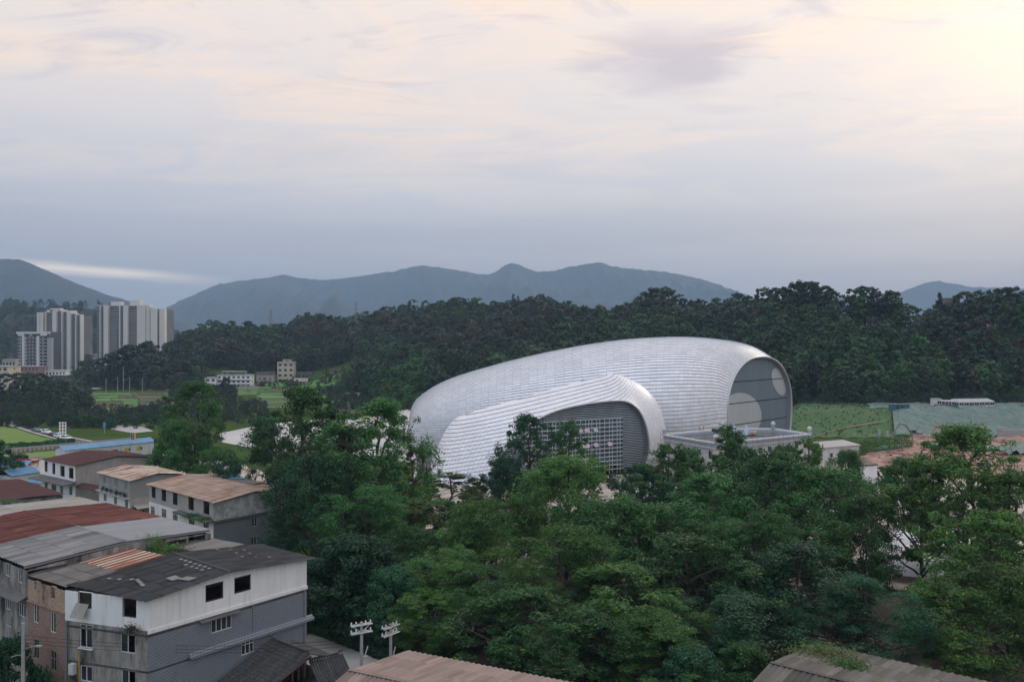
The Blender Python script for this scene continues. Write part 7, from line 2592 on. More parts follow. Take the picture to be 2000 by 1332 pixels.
# photo column of the crown, row of its top, depth, crown radius (m), form, leaf colour, label
near_list = [
    (385, 757, 186, 8.2, 2, 'leaf_mid', 'tall loose tree standing beside the site office'),
    (345, 830, 180, 5.0, 3, 'leaf_mid', 'rounder bushy tree at the foot of the tall loose tree'),
    (425, 880, 176, 5.0, 4, 'leaf_light', 'light feathery tree beside the white pickup'),
    (595, 772, 140, 8.5, 2, 'leaf_mid', 'tall open-crowned tree before the green fields'),
    (530, 830, 150, 7.0, 0, 'leaf_dark', 'dark round tree behind the rust-roofed two-tone block'),
    (735, 796, 132, 8.0, 2, 'leaf_mid', 'spreading open tree before the left tip of the hall'),
    (680, 845, 126, 8.0, 7, 'leaf_mid', 'full round tree between the two tall open trees'),
    (806, 880, 138, 3.4, 5, 'leaf_olive', 'thin olive tree by the service road bend'),
    (610, 905, 116, 7.5, 1, 'leaf_dark', 'dark spreading tree next to the whitewashed gable'),
    (715, 960, 112, 7.0, 6, 'leaf_mid', 'wide low tree under the tall open trees'),
    (800, 985, 118, 6.5, 5, 'leaf_olive', 'straggly olive tree with bare twigs before the hall'),
    (880, 930, 142, 6.0, 5, 'leaf_olive', 'thin tree in front of the hall hood'),
    (700, 1062, 97, 6.6, 3, 'leaf_dark', 'dense dark green tree beside the concrete lane'),
    (635, 1100, 99, 4.0, 3, 'leaf_dark', 'small dense tree against the grey brick gable'),
    (765, 1120, 92, 4.0, 3, 'leaf_dark', 'small dark tree behind the utility poles'),
    (1035, 822, 150, 5.6, 2, 'leaf_dark', 'dark loose tree in front of the glazed front'),
    (985, 900, 146, 5.0, 7, 'leaf_dark', 'dark rounded tree before the left edge of the glazing'),
    (1110, 832, 148, 4.6, 5, 'leaf_mid', 'thin tree before the middle of the glazed front'),
    (1105, 905, 116, 9.0, 1, 'leaf_light', 'broad light green tree below the glazed front'),
    (960, 985, 108, 7.5, 6, 'leaf_light', 'wide light green tree left of the broad light one'),
    (880, 1085, 96, 6.0, 4, 'leaf_light', 'bright feathery bamboo-like tree beside the dense dark tree'),
    (840, 1165, 88, 4.6, 4, 'leaf_bright', 'smaller bright feathery tree behind the utility poles'),
    (955, 1120, 90, 6.0, 4, 'leaf_mid', 'arching feathery tree above the pink roof'),
    (1235, 985, 104, 7.5, 0, 'leaf_mid', 'round mid green tree in front of the white shell canopy'),
    (1305, 880, 128, 5.5, 5, 'leaf_mid', 'slender tree before the left parapet corner'),
    (1415, 845, 130, 6.0, 5, 'leaf_mid', 'slender tree whose tip hides the near parapet corner'),
    (1385, 940, 112, 7.5, 2, 'leaf_mid', 'tall open tree in front of the parapet building'),
    (1500, 895, 118, 7.6, 7, 'leaf_mid', 'full round tree before the right parapet'),
    (1575, 868, 128, 4.5, 5, 'leaf_light', 'light thin tree at the right parapet corner'),
    (1610, 930, 112, 7.0, 0, 'leaf_mid', 'round tree in front of the small white house'),
    (1480, 1010, 98, 7.0, 6, 'leaf_mid', 'wide tree below the full round parapet tree'),
    (1885, 850, 112, 8.2, 2, 'leaf_yellow', 'tall tree flecked with yellow leaves before the red earth'),
    (1800, 915, 108, 5.2, 5, 'leaf_yellow', 'thin tree with yellow flecks beside the tall flecked tree'),
    (1985, 935, 104, 7.0, 2, 'leaf_yellow', 'yellow-flecked tree cut by the frame edge'),
    (1930, 1010, 96, 6.5, 7, 'leaf_yellow', 'full yellow-flecked tree below the tall flecked tree'),
    (1652, 888, 142, 4.6, 0, 'leaf_mid', 'compact tree hiding the left side of the small white house'),
    (1765, 905, 146, 5.0, 3, 'leaf_mid', 'bushy tree at the near edge of the red earth'),
    (1735, 925, 150, 3.4, 5, 'leaf_light', 'thin light tree right of the small white house'),
    (1690, 985, 106, 5.0, 0, 'leaf_mid', 'compact tree left of the sandy clearing'),
    (1100, 1040, 94, 7.5, 6, 'leaf_light', 'wide tree under the broad light green tree'),
    (1220, 1120, 86, 7.0, 7, 'leaf_light', 'round tree at the middle of the grove'),
    (1345, 1060, 92, 7.5, 2, 'leaf_mid', 'wide tree at the middle of the grove under the open tree'),
    (1560, 1080, 90, 7.0, 0, 'leaf_dark', 'dark round tree above the old weedy roof'),
    (1040, 1165, 82, 6.5, 7, 'leaf_mid', 'low spreading tree above the pink roof'),
    (1150, 1215, 78, 5.5, 0, 'leaf_mid', 'low round tree right of the pink roof'),
    (1290, 1200, 79, 6.5, 6, 'leaf_light', 'low spreading tree between the two workshop roofs'),
    (1420, 1170, 82, 6.5, 0, 'leaf_dark', 'low dark tree left of the old weedy roof'),
    (1350, 1275, 73, 3.6, 3, 'leaf_dark', 'small dense tree between the two workshop roofs'),
    (1450, 1265, 75, 3.0, 3, 'leaf_mid', 'small bushy tree at the corner of the old weedy roof'),
    (1690, 1140, 84, 6.0, 6, 'leaf_dark', 'dark spreading tree behind the old weedy roof'),
    (1850, 1160, 84, 5.5, 0, 'leaf_yellow', 'round yellow-flecked tree behind the old weedy roof'),
    (1970, 1120, 84, 6.5, 1, 'leaf_yellow', 'spreading yellow-flecked tree at the right frame edge'),
    (870, 985, 122, 5.5, 7, 'leaf_mid', 'mid green tree filling the gap before the hood foot'),
    (905, 1040, 106, 5.5, 0, 'leaf_light', 'light round tree between the feathery and the dark dense trees'),
    (800, 1040, 108, 5.0, 1, 'leaf_mid', 'low wide tree behind the dense dark tree'),
    (1345, 888, 150, 4.6, 3, 'leaf_mid', 'bushy tree covering the left foot of the parapet building'),
    (1455, 886, 150, 4.8, 3, 'leaf_dark', 'dark bushy tree before the near parapet corner'),
    (1535, 882, 148, 4.6, 3, 'leaf_mid', 'bushy tree covering the right foot of the parapet building'),
    (1255, 915, 150, 4.2, 3, 'leaf_dark', 'dark bush-like tree at the right end of the glazed front'),
    (1150, 985, 110, 6.0, 0, 'leaf_mid', 'round tree tucked between the broad light tree and its neighbour'),
    (1290, 1000, 104, 6.5, 7, 'leaf_mid', 'loose tree in front of the shell canopies'),
    (1420, 1030, 100, 6.5, 1, 'leaf_mid', 'wide tree filling the grove below the parapet building'),
    (2100, 1000, 96, 7.0, 0, 'leaf_mid', 'round tree beyond the right frame edge'),
    (-25, 862, 190, 6.0, 3, 'leaf_dark', 'dark tree at the left frame edge by the blue sheds'),
    (20, 1262, 69, 2.6, 3, 'leaf_dark', 'dark shrub at the foot of the concrete row house'),
]
rt = random.Random(21)
for px, yt, D, rad, k, mt, lab in near_list:
    x = (px - CX) / F * D
    Ht = (CAM_H - (yt - CY) / F * D) * 1.04
    s = rad / NEAR_R[k]
    sz = Ht / (NEAR_H[k] * s)
    place_tree(NEAR[k], USED, x, D, 0, s, rt.uniform(0, 6.28), lab, None, mt, sz=sz)

# ---- distant tree forms (few, large leaf clumps)
FAR = [build_tree('forest_tree', 11, 13, 4.6, 0.15, 60, 26, 1.05, 'round', 0.6, mat=M['leaf_forest'], sides=5),
       build_tree('forest_tree', 12, 14, 5.2, 0.18, 66, 26, 1.05, 'wide', 0.6, mat=M['leaf_forest'], sides=5),
       build_tree('forest_tree', 13, 15, 3.4, 0.10, 60, 24, 0.95, 'cone', 0.55, mat=M['leaf_forest'], sides=5),
       build_tree('forest_tree', 14, 13, 4.2, 0.10, 60, 26, 1.0, 'plume', 0.35, mat=M['leaf_forest'], sides=5),
       build_tree('forest_tree', 15, 16, 3.8, 0.25, 50, 26, 0.95, 'round', 0.6, bare=0.3, mat=M['leaf_forest'], sides=5)]
FOREST_MATS = ['leaf_forest', 'leaf_forest_brown', 'leaf_forest_green', 'leaf_forest_grey', 'leaf_forest']
TINTED = []
for k_, (seed, H_, R_, cb_, n_, sh) in enumerate(((21, 12, 5.0, 0.12, 56, 'round'), (22, 13, 4.4, 0.12, 56, 'round'), (23, 14, 4.0, 0.10, 58, 'plume'), (24, 15, 4.6, 0.15, 56, 'wide'), (25, 17, 3.2, 0.12, 52, 'cone'),
                                                  (26, 12, 5.4, 0.10, 60, 'wide'), (27, 11, 4.2, 0.10, 50, 'plume'))):
    TINTED.append(build_tree('forest_tree', seed, H_, R_, cb_, n_, 26, 1.05, sh, 0.55, mat=M[('leaf_forest_brown', 'leaf_forest_green', 'leaf_forest_green', 'leaf_forest_grey', 'leaf_forest_brown', 'leaf_forest_green', 'leaf_light')[k_]], sides=5))
cyp = build_tree('cypress', 16, 22, 3.0, 0.04, 170, 30, 0.8, 'cone', 0.5, mat=M['leaf_forest_brown'], sides=6)
x = (637 - CX) / F * 615
place_tree(cyp, USED, x, 615, 0, 1.0, 0.3, 'tall brown-green pointed cypress beside the dark farmhouse', None, 'leaf_olive', sz=(CAM_H + (CY - 678) * 615 / F + 0.5) / 22)

# make sure every form also stands in view once
# ---- forest on the hill
rngf = np.random.RandomState(77)
cand = []
for D in np.arange(355, 900, 1.0):
    pass
NF = 26000
Xc = rngf.uniform(-520, 620, NF)
Yc = rngf.uniform(360, 900, NF)
pxc = CX + F * Xc / Yc
fd = np.interp(pxc, HILL[:, 0], HILL[:, 1])
cd = np.interp(pxc, HILL[:, 0], HILL[:, 2])
ok = (pxc > 318) & (pxc < 2150) & (Yc > fd - np.where(pxc > 1540, 3, 6)) & (Yc < cd + 25)
ok &= ~((pxc > 392) & (pxc < 700) & (Yc < 662))                     # village at the foot
ok &= ~((pxc > 855) & (pxc < 935) & (Yc > 470) & (Yc < 510))       # small garden clearing on the slope
ok &= ~((pxc > 1640) & (pxc < 1772) & (Yc > 440) & (Yc < 458))     # light grass ledge near the crest
Xc, Yc = Xc[ok], Yc[ok]
# thin out with a grid so that crowns touch but do not pile up
cell = {}
keep = []
for i in range(len(Xc)):
    g_ = (int(Xc[i] / 6.4), int(Yc[i] / 6.4))
    if g_ in cell:
        continue
    cell[g_] = i
    keep.append(i)
Xc, Yc = Xc[keep], Yc[keep]
Zc = hz(Xc, Yc)
# species change from patch to patch
patch = np.sin(Xc * 0.020 + 1.1) * np.sin(Yc * 0.027 + 0.6) + 0.5 * np.sin(Xc * 0.051 + Yc * 0.043)
Kc = rngf.choice(5, len(Xc), p=[0.36, 0.27, 0.13, 0.14, 0.10])
ur = rngf.rand(len(Xc))
Kc = np.where((patch > 0.25) & (ur < 0.65), rngf.choice([6, 7, 10], len(Xc)), Kc)
Kc = np.where((patch < -0.30) & (ur < 0.60), rngf.choice([5, 8, 9], len(Xc)), Kc)
Kc = np.where((np.abs(patch) < 0.25) & (ur < 0.16), rngf.choice([5, 6, 8], len(Xc)), Kc)
Kc = np.where(rngf.rand(len(Xc)) < 0.012, 11, Kc)
pxk = CX + F * Xc / Yc
Kc = np.where((pxk > 1480) & (pxk < 1800) & (rngf.rand(len(Xc)) < 0.45), 7, Kc)    # bamboo-like plumes on the right
cdk = np.interp(pxk, HILL[:, 0], HILL[:, 2])
Kc = np.where(np.isin(Kc, (2, 9)) & (Yc > cdk - 40), 0, Kc)
Sc = rngf.uniform(0.72, 1.38, len(Xc))
tall = (rngf.rand(len(Xc)) < 0.04) & (Kc != 4) & (Kc != 9) & (Kc != 2)
Sc = np.where(tall, Sc * 1.3, Sc)
Rc = rngf.uniform(0, 6.28, len(Xc))
# which ones show largest: front edge of the wood and the crest
fdk = np.interp(pxk, HILL[:, 0], HILL[:, 1])
front = (Yc < fdk + 40) & (pxk > 300) & (pxk < 2050) & ~((pxk > 830) & (pxk < 1555))
order = np.argsort(np.where(front, Yc, 5000))
indiv = set(order[:235].tolist())
cols_f = ['leaf_forest', 'leaf_forest', 'leaf_forest', 'leaf_forest_brown', 'leaf_dark', 'leaf_mid']
flab = {0: 'dark rounded tree at the front edge of the hill wood', 1: 'dark spreading tree at the front edge of the hill wood', 2: 'dark pointed conifer at the front edge of the hill wood',
        3: 'plumed bamboo-like tree at the front edge of the hill wood', 4: 'tall sparse tree at the front edge of the hill wood'}
ALLF = FAR + TINTED
for k_, nm_ in ((5, 'brown-leaved rounded tree'), (6, 'green rounded tree'), (7, 'green plumed bamboo-like tree'), (8, 'grey-green spreading tree'), (9, 'brown pointed conifer'), (10, 'green spreading tree'), (11, 'light green feathery tree')):
    flab[k_] = nm_ + ' at the front edge of the hill wood'
for i in indiv:
    k = int(Kc[i])
    place_tree(ALLF[k], USED, Xc[i], Yc[i], Zc[i] - 0.3, Sc[i], Rc[i], flab[k], 'trees along the front edge of the hill wood', cols_f[rt.randrange(6)] if k < 5 else None)
for k in range(len(ALLF)):
    if id(ALLF[k]) not in USED:
        i = next((j for j in order if Kc[j] == k and j not in indiv), order[240 + k])
        indiv.add(int(i))
        place_tree(ALLF[k], USED, Xc[i], Yc[i], Zc[i] - 0.3, Sc[i], Rc[i], flab[k], 'trees along the front edge of the hill wood')
rest = np.array([i for i in range(len(Xc)) if i not in indiv])


def instancer(name, label, X, Y, Z, K, S, Rz, protos, cat):
    """one stuff object: points that carry the crowns of a far wood"""
    me = bpy.data.meshes.new(name)
    me.from_pydata(np.stack([X, Y, Z], -1).tolist(), [], [])
    for nm, typ, arr in (('kind_index', 'INT', K.astype(np.int32)), ('size', 'FLOAT', S.astype(np.float32)), ('turn', 'FLOAT', Rz.astype(np.float32))):
        at = me.attributes.new(nm, typ, 'POINT')
        at.data.foreach_set('value', arr)
    o = bpy.data.objects.new(name, me)
    COL.objects.link(o)
    ng = bpy.data.node_groups.new(name + '_nodes', 'GeometryNodeTree')
    ng.interface.new_socket('Geometry', in_out='INPUT', socket_type='NodeSocketGeometry')
    ng.interface.new_socket('Geometry', in_out='OUTPUT', socket_type='NodeSocketGeometry')
    gi = ng.nodes.new('NodeGroupInput')
    go = ng.nodes.new('NodeGroupOutput')
    ip = ng.nodes.new('GeometryNodeInstanceOnPoints')
    g2i = ng.nodes.new('GeometryNodeGeometryToInstance')
    for p in reversed(protos):
        oi = ng.nodes.new('GeometryNodeObjectInfo')
        oi.inputs['Object'].default_value = p
        oi.transform_space = 'ORIGINAL'
        ng.links.new(oi.outputs['Geometry'], g2i.inputs[0])
    def attr(nm, typ):
        a = ng.nodes.new('GeometryNodeInputNamedAttribute')
        a.data_type = typ
        a.inputs[0].default_value = nm
        return a
    ak, asz, at_ = attr('kind_index', 'INT'), attr('size', 'FLOAT'), attr('turn', 'FLOAT')
    cx_ = ng.nodes.new('ShaderNodeCombineXYZ')
    ng.links.new(at_.outputs[0], cx_.inputs[2])
    e2r = ng.nodes.new('FunctionNodeEulerToRotation')
    ng.links.new(cx_.outputs[0], e2r.inputs[0])
    cs_ = ng.nodes.new('ShaderNodeCombineXYZ')
    for k in range(3):
        ng.links.new(asz.outputs[0], cs_.inputs[k])
    ng.links.new(gi.outputs[0], ip.inputs['Points'])
    ng.links.new(g2i.outputs[0], ip.inputs['Instance'])
    ip.inputs['Pick Instance'].default_value = True
    ng.links.new(ak.outputs[0], ip.inputs['Instance Index'])
    ng.links.new(e2r.outputs[0], ip.inputs['Rotation'])
    ng.links.new(cs_.outputs[0], ip.inputs['Scale'])
    ng.links.new(ip.outputs[0], go.inputs[0])
    md = o.modifiers.new('scatter', 'NODES')
    md.node_group = ng
    setp(o, label, cat, kind='stuff')
    return o


crowns = []
for f in FAR + TINTED:
    for ch in f.children:
        if ch.name.startswith('crown'):
            crowns.append(ch)
# a second tint of every crown for the wood
tints = list(crowns)
instancer('forest', 'dense dark wood covering the hill behind the hall', Xc[rest], Yc[rest], Zc[rest] - 0.3, Kc[rest], Sc[rest], Rc[rest], tints, 'forest')
# wood on the hill behind the towers
nb_ = 3500
X2 = rngf.uniform(-1500, -560, nb_)
Y2 = rngf.uniform(1050, 1500, nb_)
hill2 = bpy.data.objects['hill']
from mathutils.bvhtree import BVHTree
me2 = hill2.data
bv2 = BVHTree.FromPolygons([v.co[:] for v in me2.vertices], [p.vertices[:] for p in me2.polygons])
pts2 = []
for a, c in zip(X2, Y2):
    hit = bv2.ray_cast(Vector((a, c, 900)), Vector((0, 0, -1)))
    if hit[0] is not None:
        pts2.append((a, c, hit[0].z))
pts2 = np.array(pts2)
instancer('forest', 'hazy wood on the hill behind the apartment towers', pts2[:, 0], pts2[:, 1], pts2[:, 2] - 1.0, rngf.choice(9, len(pts2)), rngf.uniform(0.8, 1.4, len(pts2)), rngf.uniform(0, 6.28, len(pts2)), tints, 'forest')

# low scrub over the valley margins, too many and too small to count
XU, YU = [], []
def scrub(px0, px1, D0, D1, n):
    for _ in range(n):
        D = rngf.uniform(D0, D1)
        px = rngf.uniform(px0, px1)
        XU.append((px - CX) / F * D)
        YU.append(D)
scrub(-40, 180, 400, 620, 420)
scrub(-40, 330, 318, 400, 420)
scrub(170, 460, 560, 640, 300)
scrub(300, 520, 330, 440, 260)
scrub(390, 690, 600, 640, 160)
scrub(640, 830, 400, 560, 420)
scrub(1540, 2100, 358, 378, 420)
scrub(330, 460, 440, 560, 200)
scrub(620, 760, 500, 560, 120)
XU, YU = np.array(XU), np.array(YU)
instancer('scrub', 'low scrub and bushes scattered along the valley margins', XU, YU, hz(XU, YU) - 0.3, rngf.choice(2, len(XU)), rngf.uniform(0.10, 0.34, len(XU)), rngf.uniform(0, 6.28, len(XU)), tints, 'scrub')
XU, YU = [], []
scrub(-700, -30, 330, 900, 700)
XU, YU = np.array(XU), np.array(YU)
instancer('forest', 'dark woodland stretching along the valley beyond the cream block', XU, YU, hz(XU, YU) - 0.3, rngf.choice(9, len(XU)), rngf.uniform(0.5, 1.1, len(XU)), rngf.uniform(0, 6.28, len(XU)), tints, 'forest')
XU, YU = [], []
scrub(1530, 1745, 292, 350, 420)
scrub(1745, 2050, 289, 300, 60)
XU, YU = np.array(XU), np.array(YU)
instancer('grass_tufts', 'coarse grass tufts on the bank beside the hall', XU, YU, hz(XU, YU) - 0.1, rngf.choice([6, 10], len(XU)), rngf.uniform(0.025, 0.07, len(XU)), rngf.uniform(0, 6.28, len(XU)), tints, 'grass')
XU, YU = [], []
scrub(870, 2050, 120, 205, 420)
XU, YU = np.array(XU), np.array(YU)
instancer('undergrowth', 'low shrubs growing under the park trees', XU, YU, XU * 0 - 0.3, rngf.choice(2, len(XU)), rngf.uniform(0.08, 0.26, len(XU)), rngf.uniform(0, 6.28, len(XU)), tints, 'undergrowth')
# ---- trees and shrubs of the valley, placed by photo column and foot row
def vtree(px, ytop, D, k, mt, lab, grp, wid=1.0):
    x = (px - CX) / F * D
    z = float(hz(x, D))
    h = CAM_H + (CY - ytop) * D / F - z
    hh = [13, 14, 15, 13, 16][k]
    s = max(0.25, h / hh)
    place_tree(FAR[k], USED, x, D, z - 0.2, s * wid, rt.uniform(0, 6.28), lab, grp, mt, sz=1 / wid)
G_A = 'dark trees in front of the towers'
for px, yt, D, k in ((165, 705, 640, 1), (185, 700, 660, 0), (205, 698, 640, 0), (222, 690, 650, 1), (240, 684, 640, 0), (258, 676, 650, 1), (270, 672, 640, 0), (290, 682, 630, 1), (305, 690, 620, 0), (318, 700, 610, 1), (150, 722, 620, 0), (240, 705, 600, 1), (270, 700, 600, 0), (200, 718, 600, 1), (300, 715, 590, 1), (325, 720, 590, 0), (180, 728, 590, 0), (345, 712, 600, 0), (365, 705, 610, 1), (355, 728, 560, 1), (335, 735, 560, 3), (310, 735, 570, 3), (375, 735, 560, 0), (390, 728, 570, 4)):
    vtree(px, yt, D, k, 'leaf_forest' if k != 3 else 'leaf_forest_brown', ('dark rounded tree in the belt before the apartment towers', 'dark spreading tree in the belt before the apartment towers', '', 'brownish plumed tree in the belt before the apartment towers', 'tall sparse tree in the belt before the apartment towers')[k], G_A, 1.3)
vtree(289, 664, 600, 4, 'leaf_forest', 'flat-topped lone tree rising over the belt before the towers', None, 1.2)
G_B = 'dark trees by the cream block'
for px, yt, D, k in ((25, 728, 470, 0), (45, 735, 460, 1), (65, 728, 470, 0), (85, 742, 450, 1), (105, 740, 440, 0), (125, 744, 430, 1), (145, 752, 420, 0), (160, 764, 410, 1), (30, 760, 430, 0), (60, 765, 420, 1), (95, 770, 400, 0), (130, 775, 390, 1), (20, 785, 400, 4), (48, 788, 390, 0), (75, 790, 380, 1), (5, 770, 420, 1)):
    vtree(px, yt, D, k, 'leaf_forest', ('dark rounded tree in the grove beside the cream block', 'dark spreading tree in the grove beside the cream block', '', '', 'sparse tree in the grove beside the cream block')[k], G_B, 1.35)
G_C = 'shrubs along the road bank'
for i in range(34):
    px = 5 + 6.6 * i + rt.uniform(-3, 3)
    D = 345 - 0.35 * i * 1.5 + rt.uniform(-14, 22)
    vtree(px, 805 + 0.35 * i + rt.uniform(-5, 6), D, rt.choice([0, 1, 0, 3]), rt.choice(['leaf_dark', 'leaf_forest', 'leaf_mid']), 'leafy roadside bush on the bank above the curving road', G_C, 1.25)
G_D = 'trees between the village and the plaza'
for px, yt, D, k, mt in ((440, 738, 520, 1, 'leaf_forest'), (455, 750, 500, 0, 'leaf_forest'), (420, 752, 490, 1, 'leaf_forest'), (430, 772, 440, 1, 'leaf_dark'), (450, 775, 440, 0, 'leaf_forest_brown'), (470, 774, 445, 1, 'leaf_forest_brown'), (490, 776, 450, 0, 'leaf_forest_brown'), (508, 780, 445, 1, 'leaf_forest'), (460, 785, 420, 1, 'leaf_dark'), (415, 790, 410, 0, 'leaf_dark'),
                        (485, 790, 420, 0, 'leaf_dark'), (235, 806, 330, 0, 'leaf_forest'), (255, 808, 330, 1, 'leaf_forest'), (275, 806, 335, 0, 'leaf_dark'), (290, 800, 340, 1, 'leaf_forest'), (310, 800, 335, 0, 'leaf_dark'), (245, 795, 360, 1, 'leaf_dark')):
    vtree(px, yt, D, k, mt, ('rounded tree' if k == 0 else 'spreading tree') + (' with brownish leaves' if 'brown' in mt else ' with dark leaves') + ' between the village and the pale plaza', G_D, 1.3)
G_E = 'shrubs between the fields and the hall'
for i in range(34):
    px = 660 + rt.random() * 150
    f = (px - 660) / 150
    D = 560 - 140 * f + rt.uniform(-25, 35)
    vtree(px, 742 + 18 * f + rt.uniform(-14, 12), D, rt.choice([0, 1, 3]), rt.choice(['leaf_forest', 'leaf_dark', 'leaf_mid', 'leaf_mid']), 'leafy bush on the slope between the fields and the hall', G_E, 1.2)
for px, yt, D in ((752, 722, 470), (775, 716, 480), (800, 712, 480), (825, 700, 500), (810, 725, 455), (765, 738, 450)):
    vtree(px, yt, D, rt.choice([0, 1]), 'leaf_mid', 'brighter green tree at the wood edge left of the hall', 'brighter trees at the wood edge', 1.2)
for px, yt, k in ((890, 582, 1), (1002, 574, 2), (1012, 578, 2), (1055, 574, 2), (1062, 578, 2), (1262, 572, 1), (1278, 563, 0), (1292, 561, 0), (1306, 567, 1), (1440, 574, 1), (1480, 564, 2), (1502, 562, 0), (1522, 566, 1), (1552, 553, 0), (1568, 549, 0), (1584, 552, 1), (1600, 558, 0), (1672, 560, 4), (1690, 557, 4), (1706, 562, 4), (1738, 570, 1), (1836, 572, 2), (1900, 568, 0), (1946, 566, 1), (1978, 560, 0)):
    vtree(px, yt, float(np.interp(px, HILL[:, 0], HILL[:, 2])) - 3, k, 'leaf_forest', ('rounded tree', 'spreading tree', 'pointed conifer', '', 'tall sparse tree')[k] + ' standing above the others on the hill crest', 'trees standing out on the hill crest', 1.15 if k != 2 else 0.9)
vtree(757, 752, 440, 0, 'leaf_yellow', 'small tree with yellow leaves below the wood edge', None)
vtree(1388, 634, 520, 1, 'leaf_bright', 'single yellow-green tree standing out of the dark hill wood', None, 1.3)
vtree(768, 812, 372, 0, 'leaf_dark', 'small dark clipped tree on the planted island', None)
for px, yt, D in ((722, 800, 380), (712, 806, 376), (700, 808, 372)):
    vtree(px, yt, D, 0, 'leaf_forest', 'dark young tree at the back edge of the pale plaza', 'young trees on the plaza')
# clipped hedge by the columns and hedge behind the lawn
def hedge(name, label, a, c, w, h, n, mt, seed, ls=0.5):
    rng = np.random.RandomState(seed)
    u = rng.rand(n)
    L = np.linalg.norm(v2(c) - v2(a))
    d = (v2(c) - v2(a)) / L
    nn = np.array([-d[1], d[0]])
    face = rng.rand(n)
    off = np.where(face < 0.45, -w / 2 + rng.randn(n) * 0.12, rng.uniform(-w / 2, w / 2, n))
    hh = h * (1 + 0.10 * np.sin(u * L * 0.5) + 0.06 * np.sin(u * L * 1.7))
    zz_ = np.where(face < 0.45, rng.rand(n) * hh, hh * (0.86 + 0.14 * rng.rand(n)))
    pos = np.stack([v2(a)[0] + d[0] * u * L + nn[0] * off, v2(a)[1] + d[1] * u * L + nn[1] * off, zz_], -1)
    nr = np.stack([np.where(face < .45, -nn[0], 0), np.where(face < .45, -nn[1], 0), np.where(face < .45, 0.3, 1.0)], -1) + rng.randn(n, 3) * 0.5
    base = (v2(a) + v2(c)) / 2
    t = thing(name, label, 'hedge', (base[0], base[1], 0))
    pos = pos - np.array([base[0], base[1], 0])
    link_mesh('leaves', quad_mesh('leaves', leaf_quads(pos, nr, rng, ls, 0.5), M[mt]), t)
    mb = MB()
    for k in range(int(L / 1.5) + 1):
        p = v2(a) + d * min(L, k * 1.5)
        mb.tube([(p[0], p[1], 0), (p[0], p[1], h * 0.8)], 0.05, 4)
    mb.build('stems', M['bark'], t)
hedge('clipped_hedge', 'clipped green hedge in front of the concrete columns', P(1668, 886), P(1774, 871), 3.0, 3.6, 5200, 'leaf_light', 1)
hedge('clipped_hedge', 'short hedge beside the low pale house roof', P(1600, 893), P(1650, 890), 2.0, 3.0, 2200, 'leaf_mid', 2)
hedge('boundary_hedge', 'dark hedge along the pinkish boundary wall below the lawn', P(5, 883) + [0, 1.5, 0], P(140, 870) + [0, 1.5, 0], 1.6, 2.2, 5200, 'leaf_dark', 3)
hedge('weed_bank', 'leafy green weeds along the concrete lane', P(612, 1230), P(700, 1262), 1.6, 0.9, 2600, 'leaf_mid', 4, 0.35)
hedge('weed_bank', 'leafy weeds by the lane next to the utility pole', P(700, 1262), P(800, 1300), 1.8, 0.8, 2200, 'leaf_dark', 5, 0.35)
# tall reed grass and weeds on roofs
def reeds(label, p, n, h, spread, mt, seed, name='reed_clump'):
    rng = np.random.RandomState(seed)
    t = thing(name, label, 'plant', p)
    Q = []
    for _ in range(n):
        b0 = np.array([rng.randn() * spread, rng.randn() * spread, 0.0])
        lean = np.array([rng.randn() * 0.45, rng.randn() * 0.45, 0])
        hh = h * rng.uniform(0.55, 1.1)
        pts = [b0 + lean * hh * f * f + np.array([0, 0, hh * (f - 0.28 * f ** 3)]) for f in (0, 0.35, 0.7, 1.0)]
        wv_ = np.array([rng.randn(), rng.randn(), 0])
        wv_ /= np.linalg.norm(wv_)
        for k in range(3):
            w0, w1 = 0.045 * (1 - k / 3.6), 0.045 * (1 - (k + 1) / 3.3)
            Q.append([pts[k] - wv_ * w0, pts[k] + wv_ * w0, pts[k + 1] + wv_ * max(w1, 0.004), pts[k + 1] - wv_ * max(w1, 0.004)])
    link_mesh('blades', quad_mesh('blades', np.array(Q), M[mt]), t)
    return t
reeds('tall reed grass growing on the flat roof behind the brick house', P(298, 1077, 12.6), 90, 2.7, 0.45, 'leaf_light', 1)
reeds('shorter reed tuft leaning beside the tall reed grass', P(283, 1077, 12.6), 40, 1.7, 0.4, 'leaf_olive', 2)
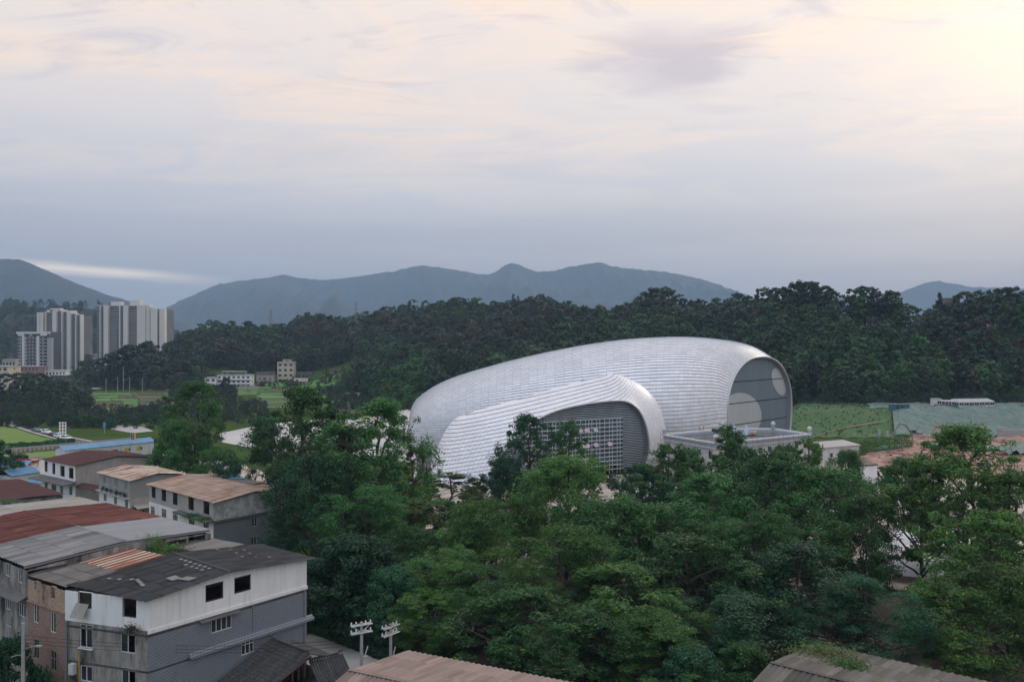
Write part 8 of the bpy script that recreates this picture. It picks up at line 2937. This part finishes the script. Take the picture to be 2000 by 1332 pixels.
def weeds(label, p, r_, n, mt, seed, hmax=0.6, ls=0.28):
    rng = np.random.RandomState(seed)
    pos = np.stack([rng.randn(n) * r_ * 0.5, rng.randn(n) * r_ * 0.35, np.abs(rng.randn(n)) * hmax * 0.45], -1)
    t = thing('roof_weeds', label, 'plant', p)
    link_mesh('leaves', quad_mesh('leaves', leaf_quads(pos, rng.randn(n, 3) * 0.6 + [0, 0, 1], rng, ls, 0.45), M[mt]), t)
weeds('low bright weeds round the reed grass on the flat roof', P(295, 1081, 12.6), 2.4, 900, 'leaf_light', 1)
weeds('small yellow-green weed patch on the flat roof', P(336, 1074, 12.6), 0.9, 260, 'leaf_bright', 2)
weeds('brownish weed tuft at the edge of the flat roof', P(352, 1084, 12.6), 1.0, 350, 'leaf_olive', 3, 1.0)
weeds('trailing plants on the balcony of the rust-roofed block', np.array(l8.pt(l8.L - 1.6, 6.4, 0.8)), 1.6, 420, 'leaf_light', 4)
weeds('dark mossy plants on the balcony of the rust-roofed block', np.array(l8.pt(l8.L - 5.0, 6.4, 0.7)), 2.4, 420, 'leaf_dark', 5, 0.4)
pw = lerp(lerp(oR0, oR1, 0.10), lerp(oE0, oE1, 0.10), 0.62)
weeds('green weeds growing on the old weathered workshop roof', pw + [0, 0, 0.15], 3.4, 1500, 'leaf_olive', 6, 0.5)
weeds('brighter weeds further along the old weathered workshop roof', lerp(lerp(oR0, oR1, 0.26), lerp(oE0, oE1, 0.26), 0.45) + [0, 0, 0.15], 1.8, 700, 'leaf_light', 7, 0.5)
weeds('purple-tinged bush hanging above the plaster house window', np.array(l1.pt(l1.pix(262, 1230)[0], l1.pix(262, 1228)[1], 0.35)), 0.7, 300, 'leaf_forest_brown', 8, 0.5, 0.2)

# ------------------------------------------------------------------ haze
hb = MB().box((0, 4400, 375), (18600, 12000, 770)).build('haze', None, None)
setp(hb, 'thin bluish evening haze filling the valley', 'haze', kind='stuff')
hm = bpy.data.materials.new('haze')
hm.use_nodes = True
q = NB(hm.node_tree)
pv = q.n('ShaderNodeVolumePrincipled', {'Color': (0.48, 0.70, 1.0), 'Density': 0.000125, 'Anisotropy': 0.0})
q.n('ShaderNodeOutputMaterial', {1: pv.outputs[0]})
hb.data.materials.append(hm)
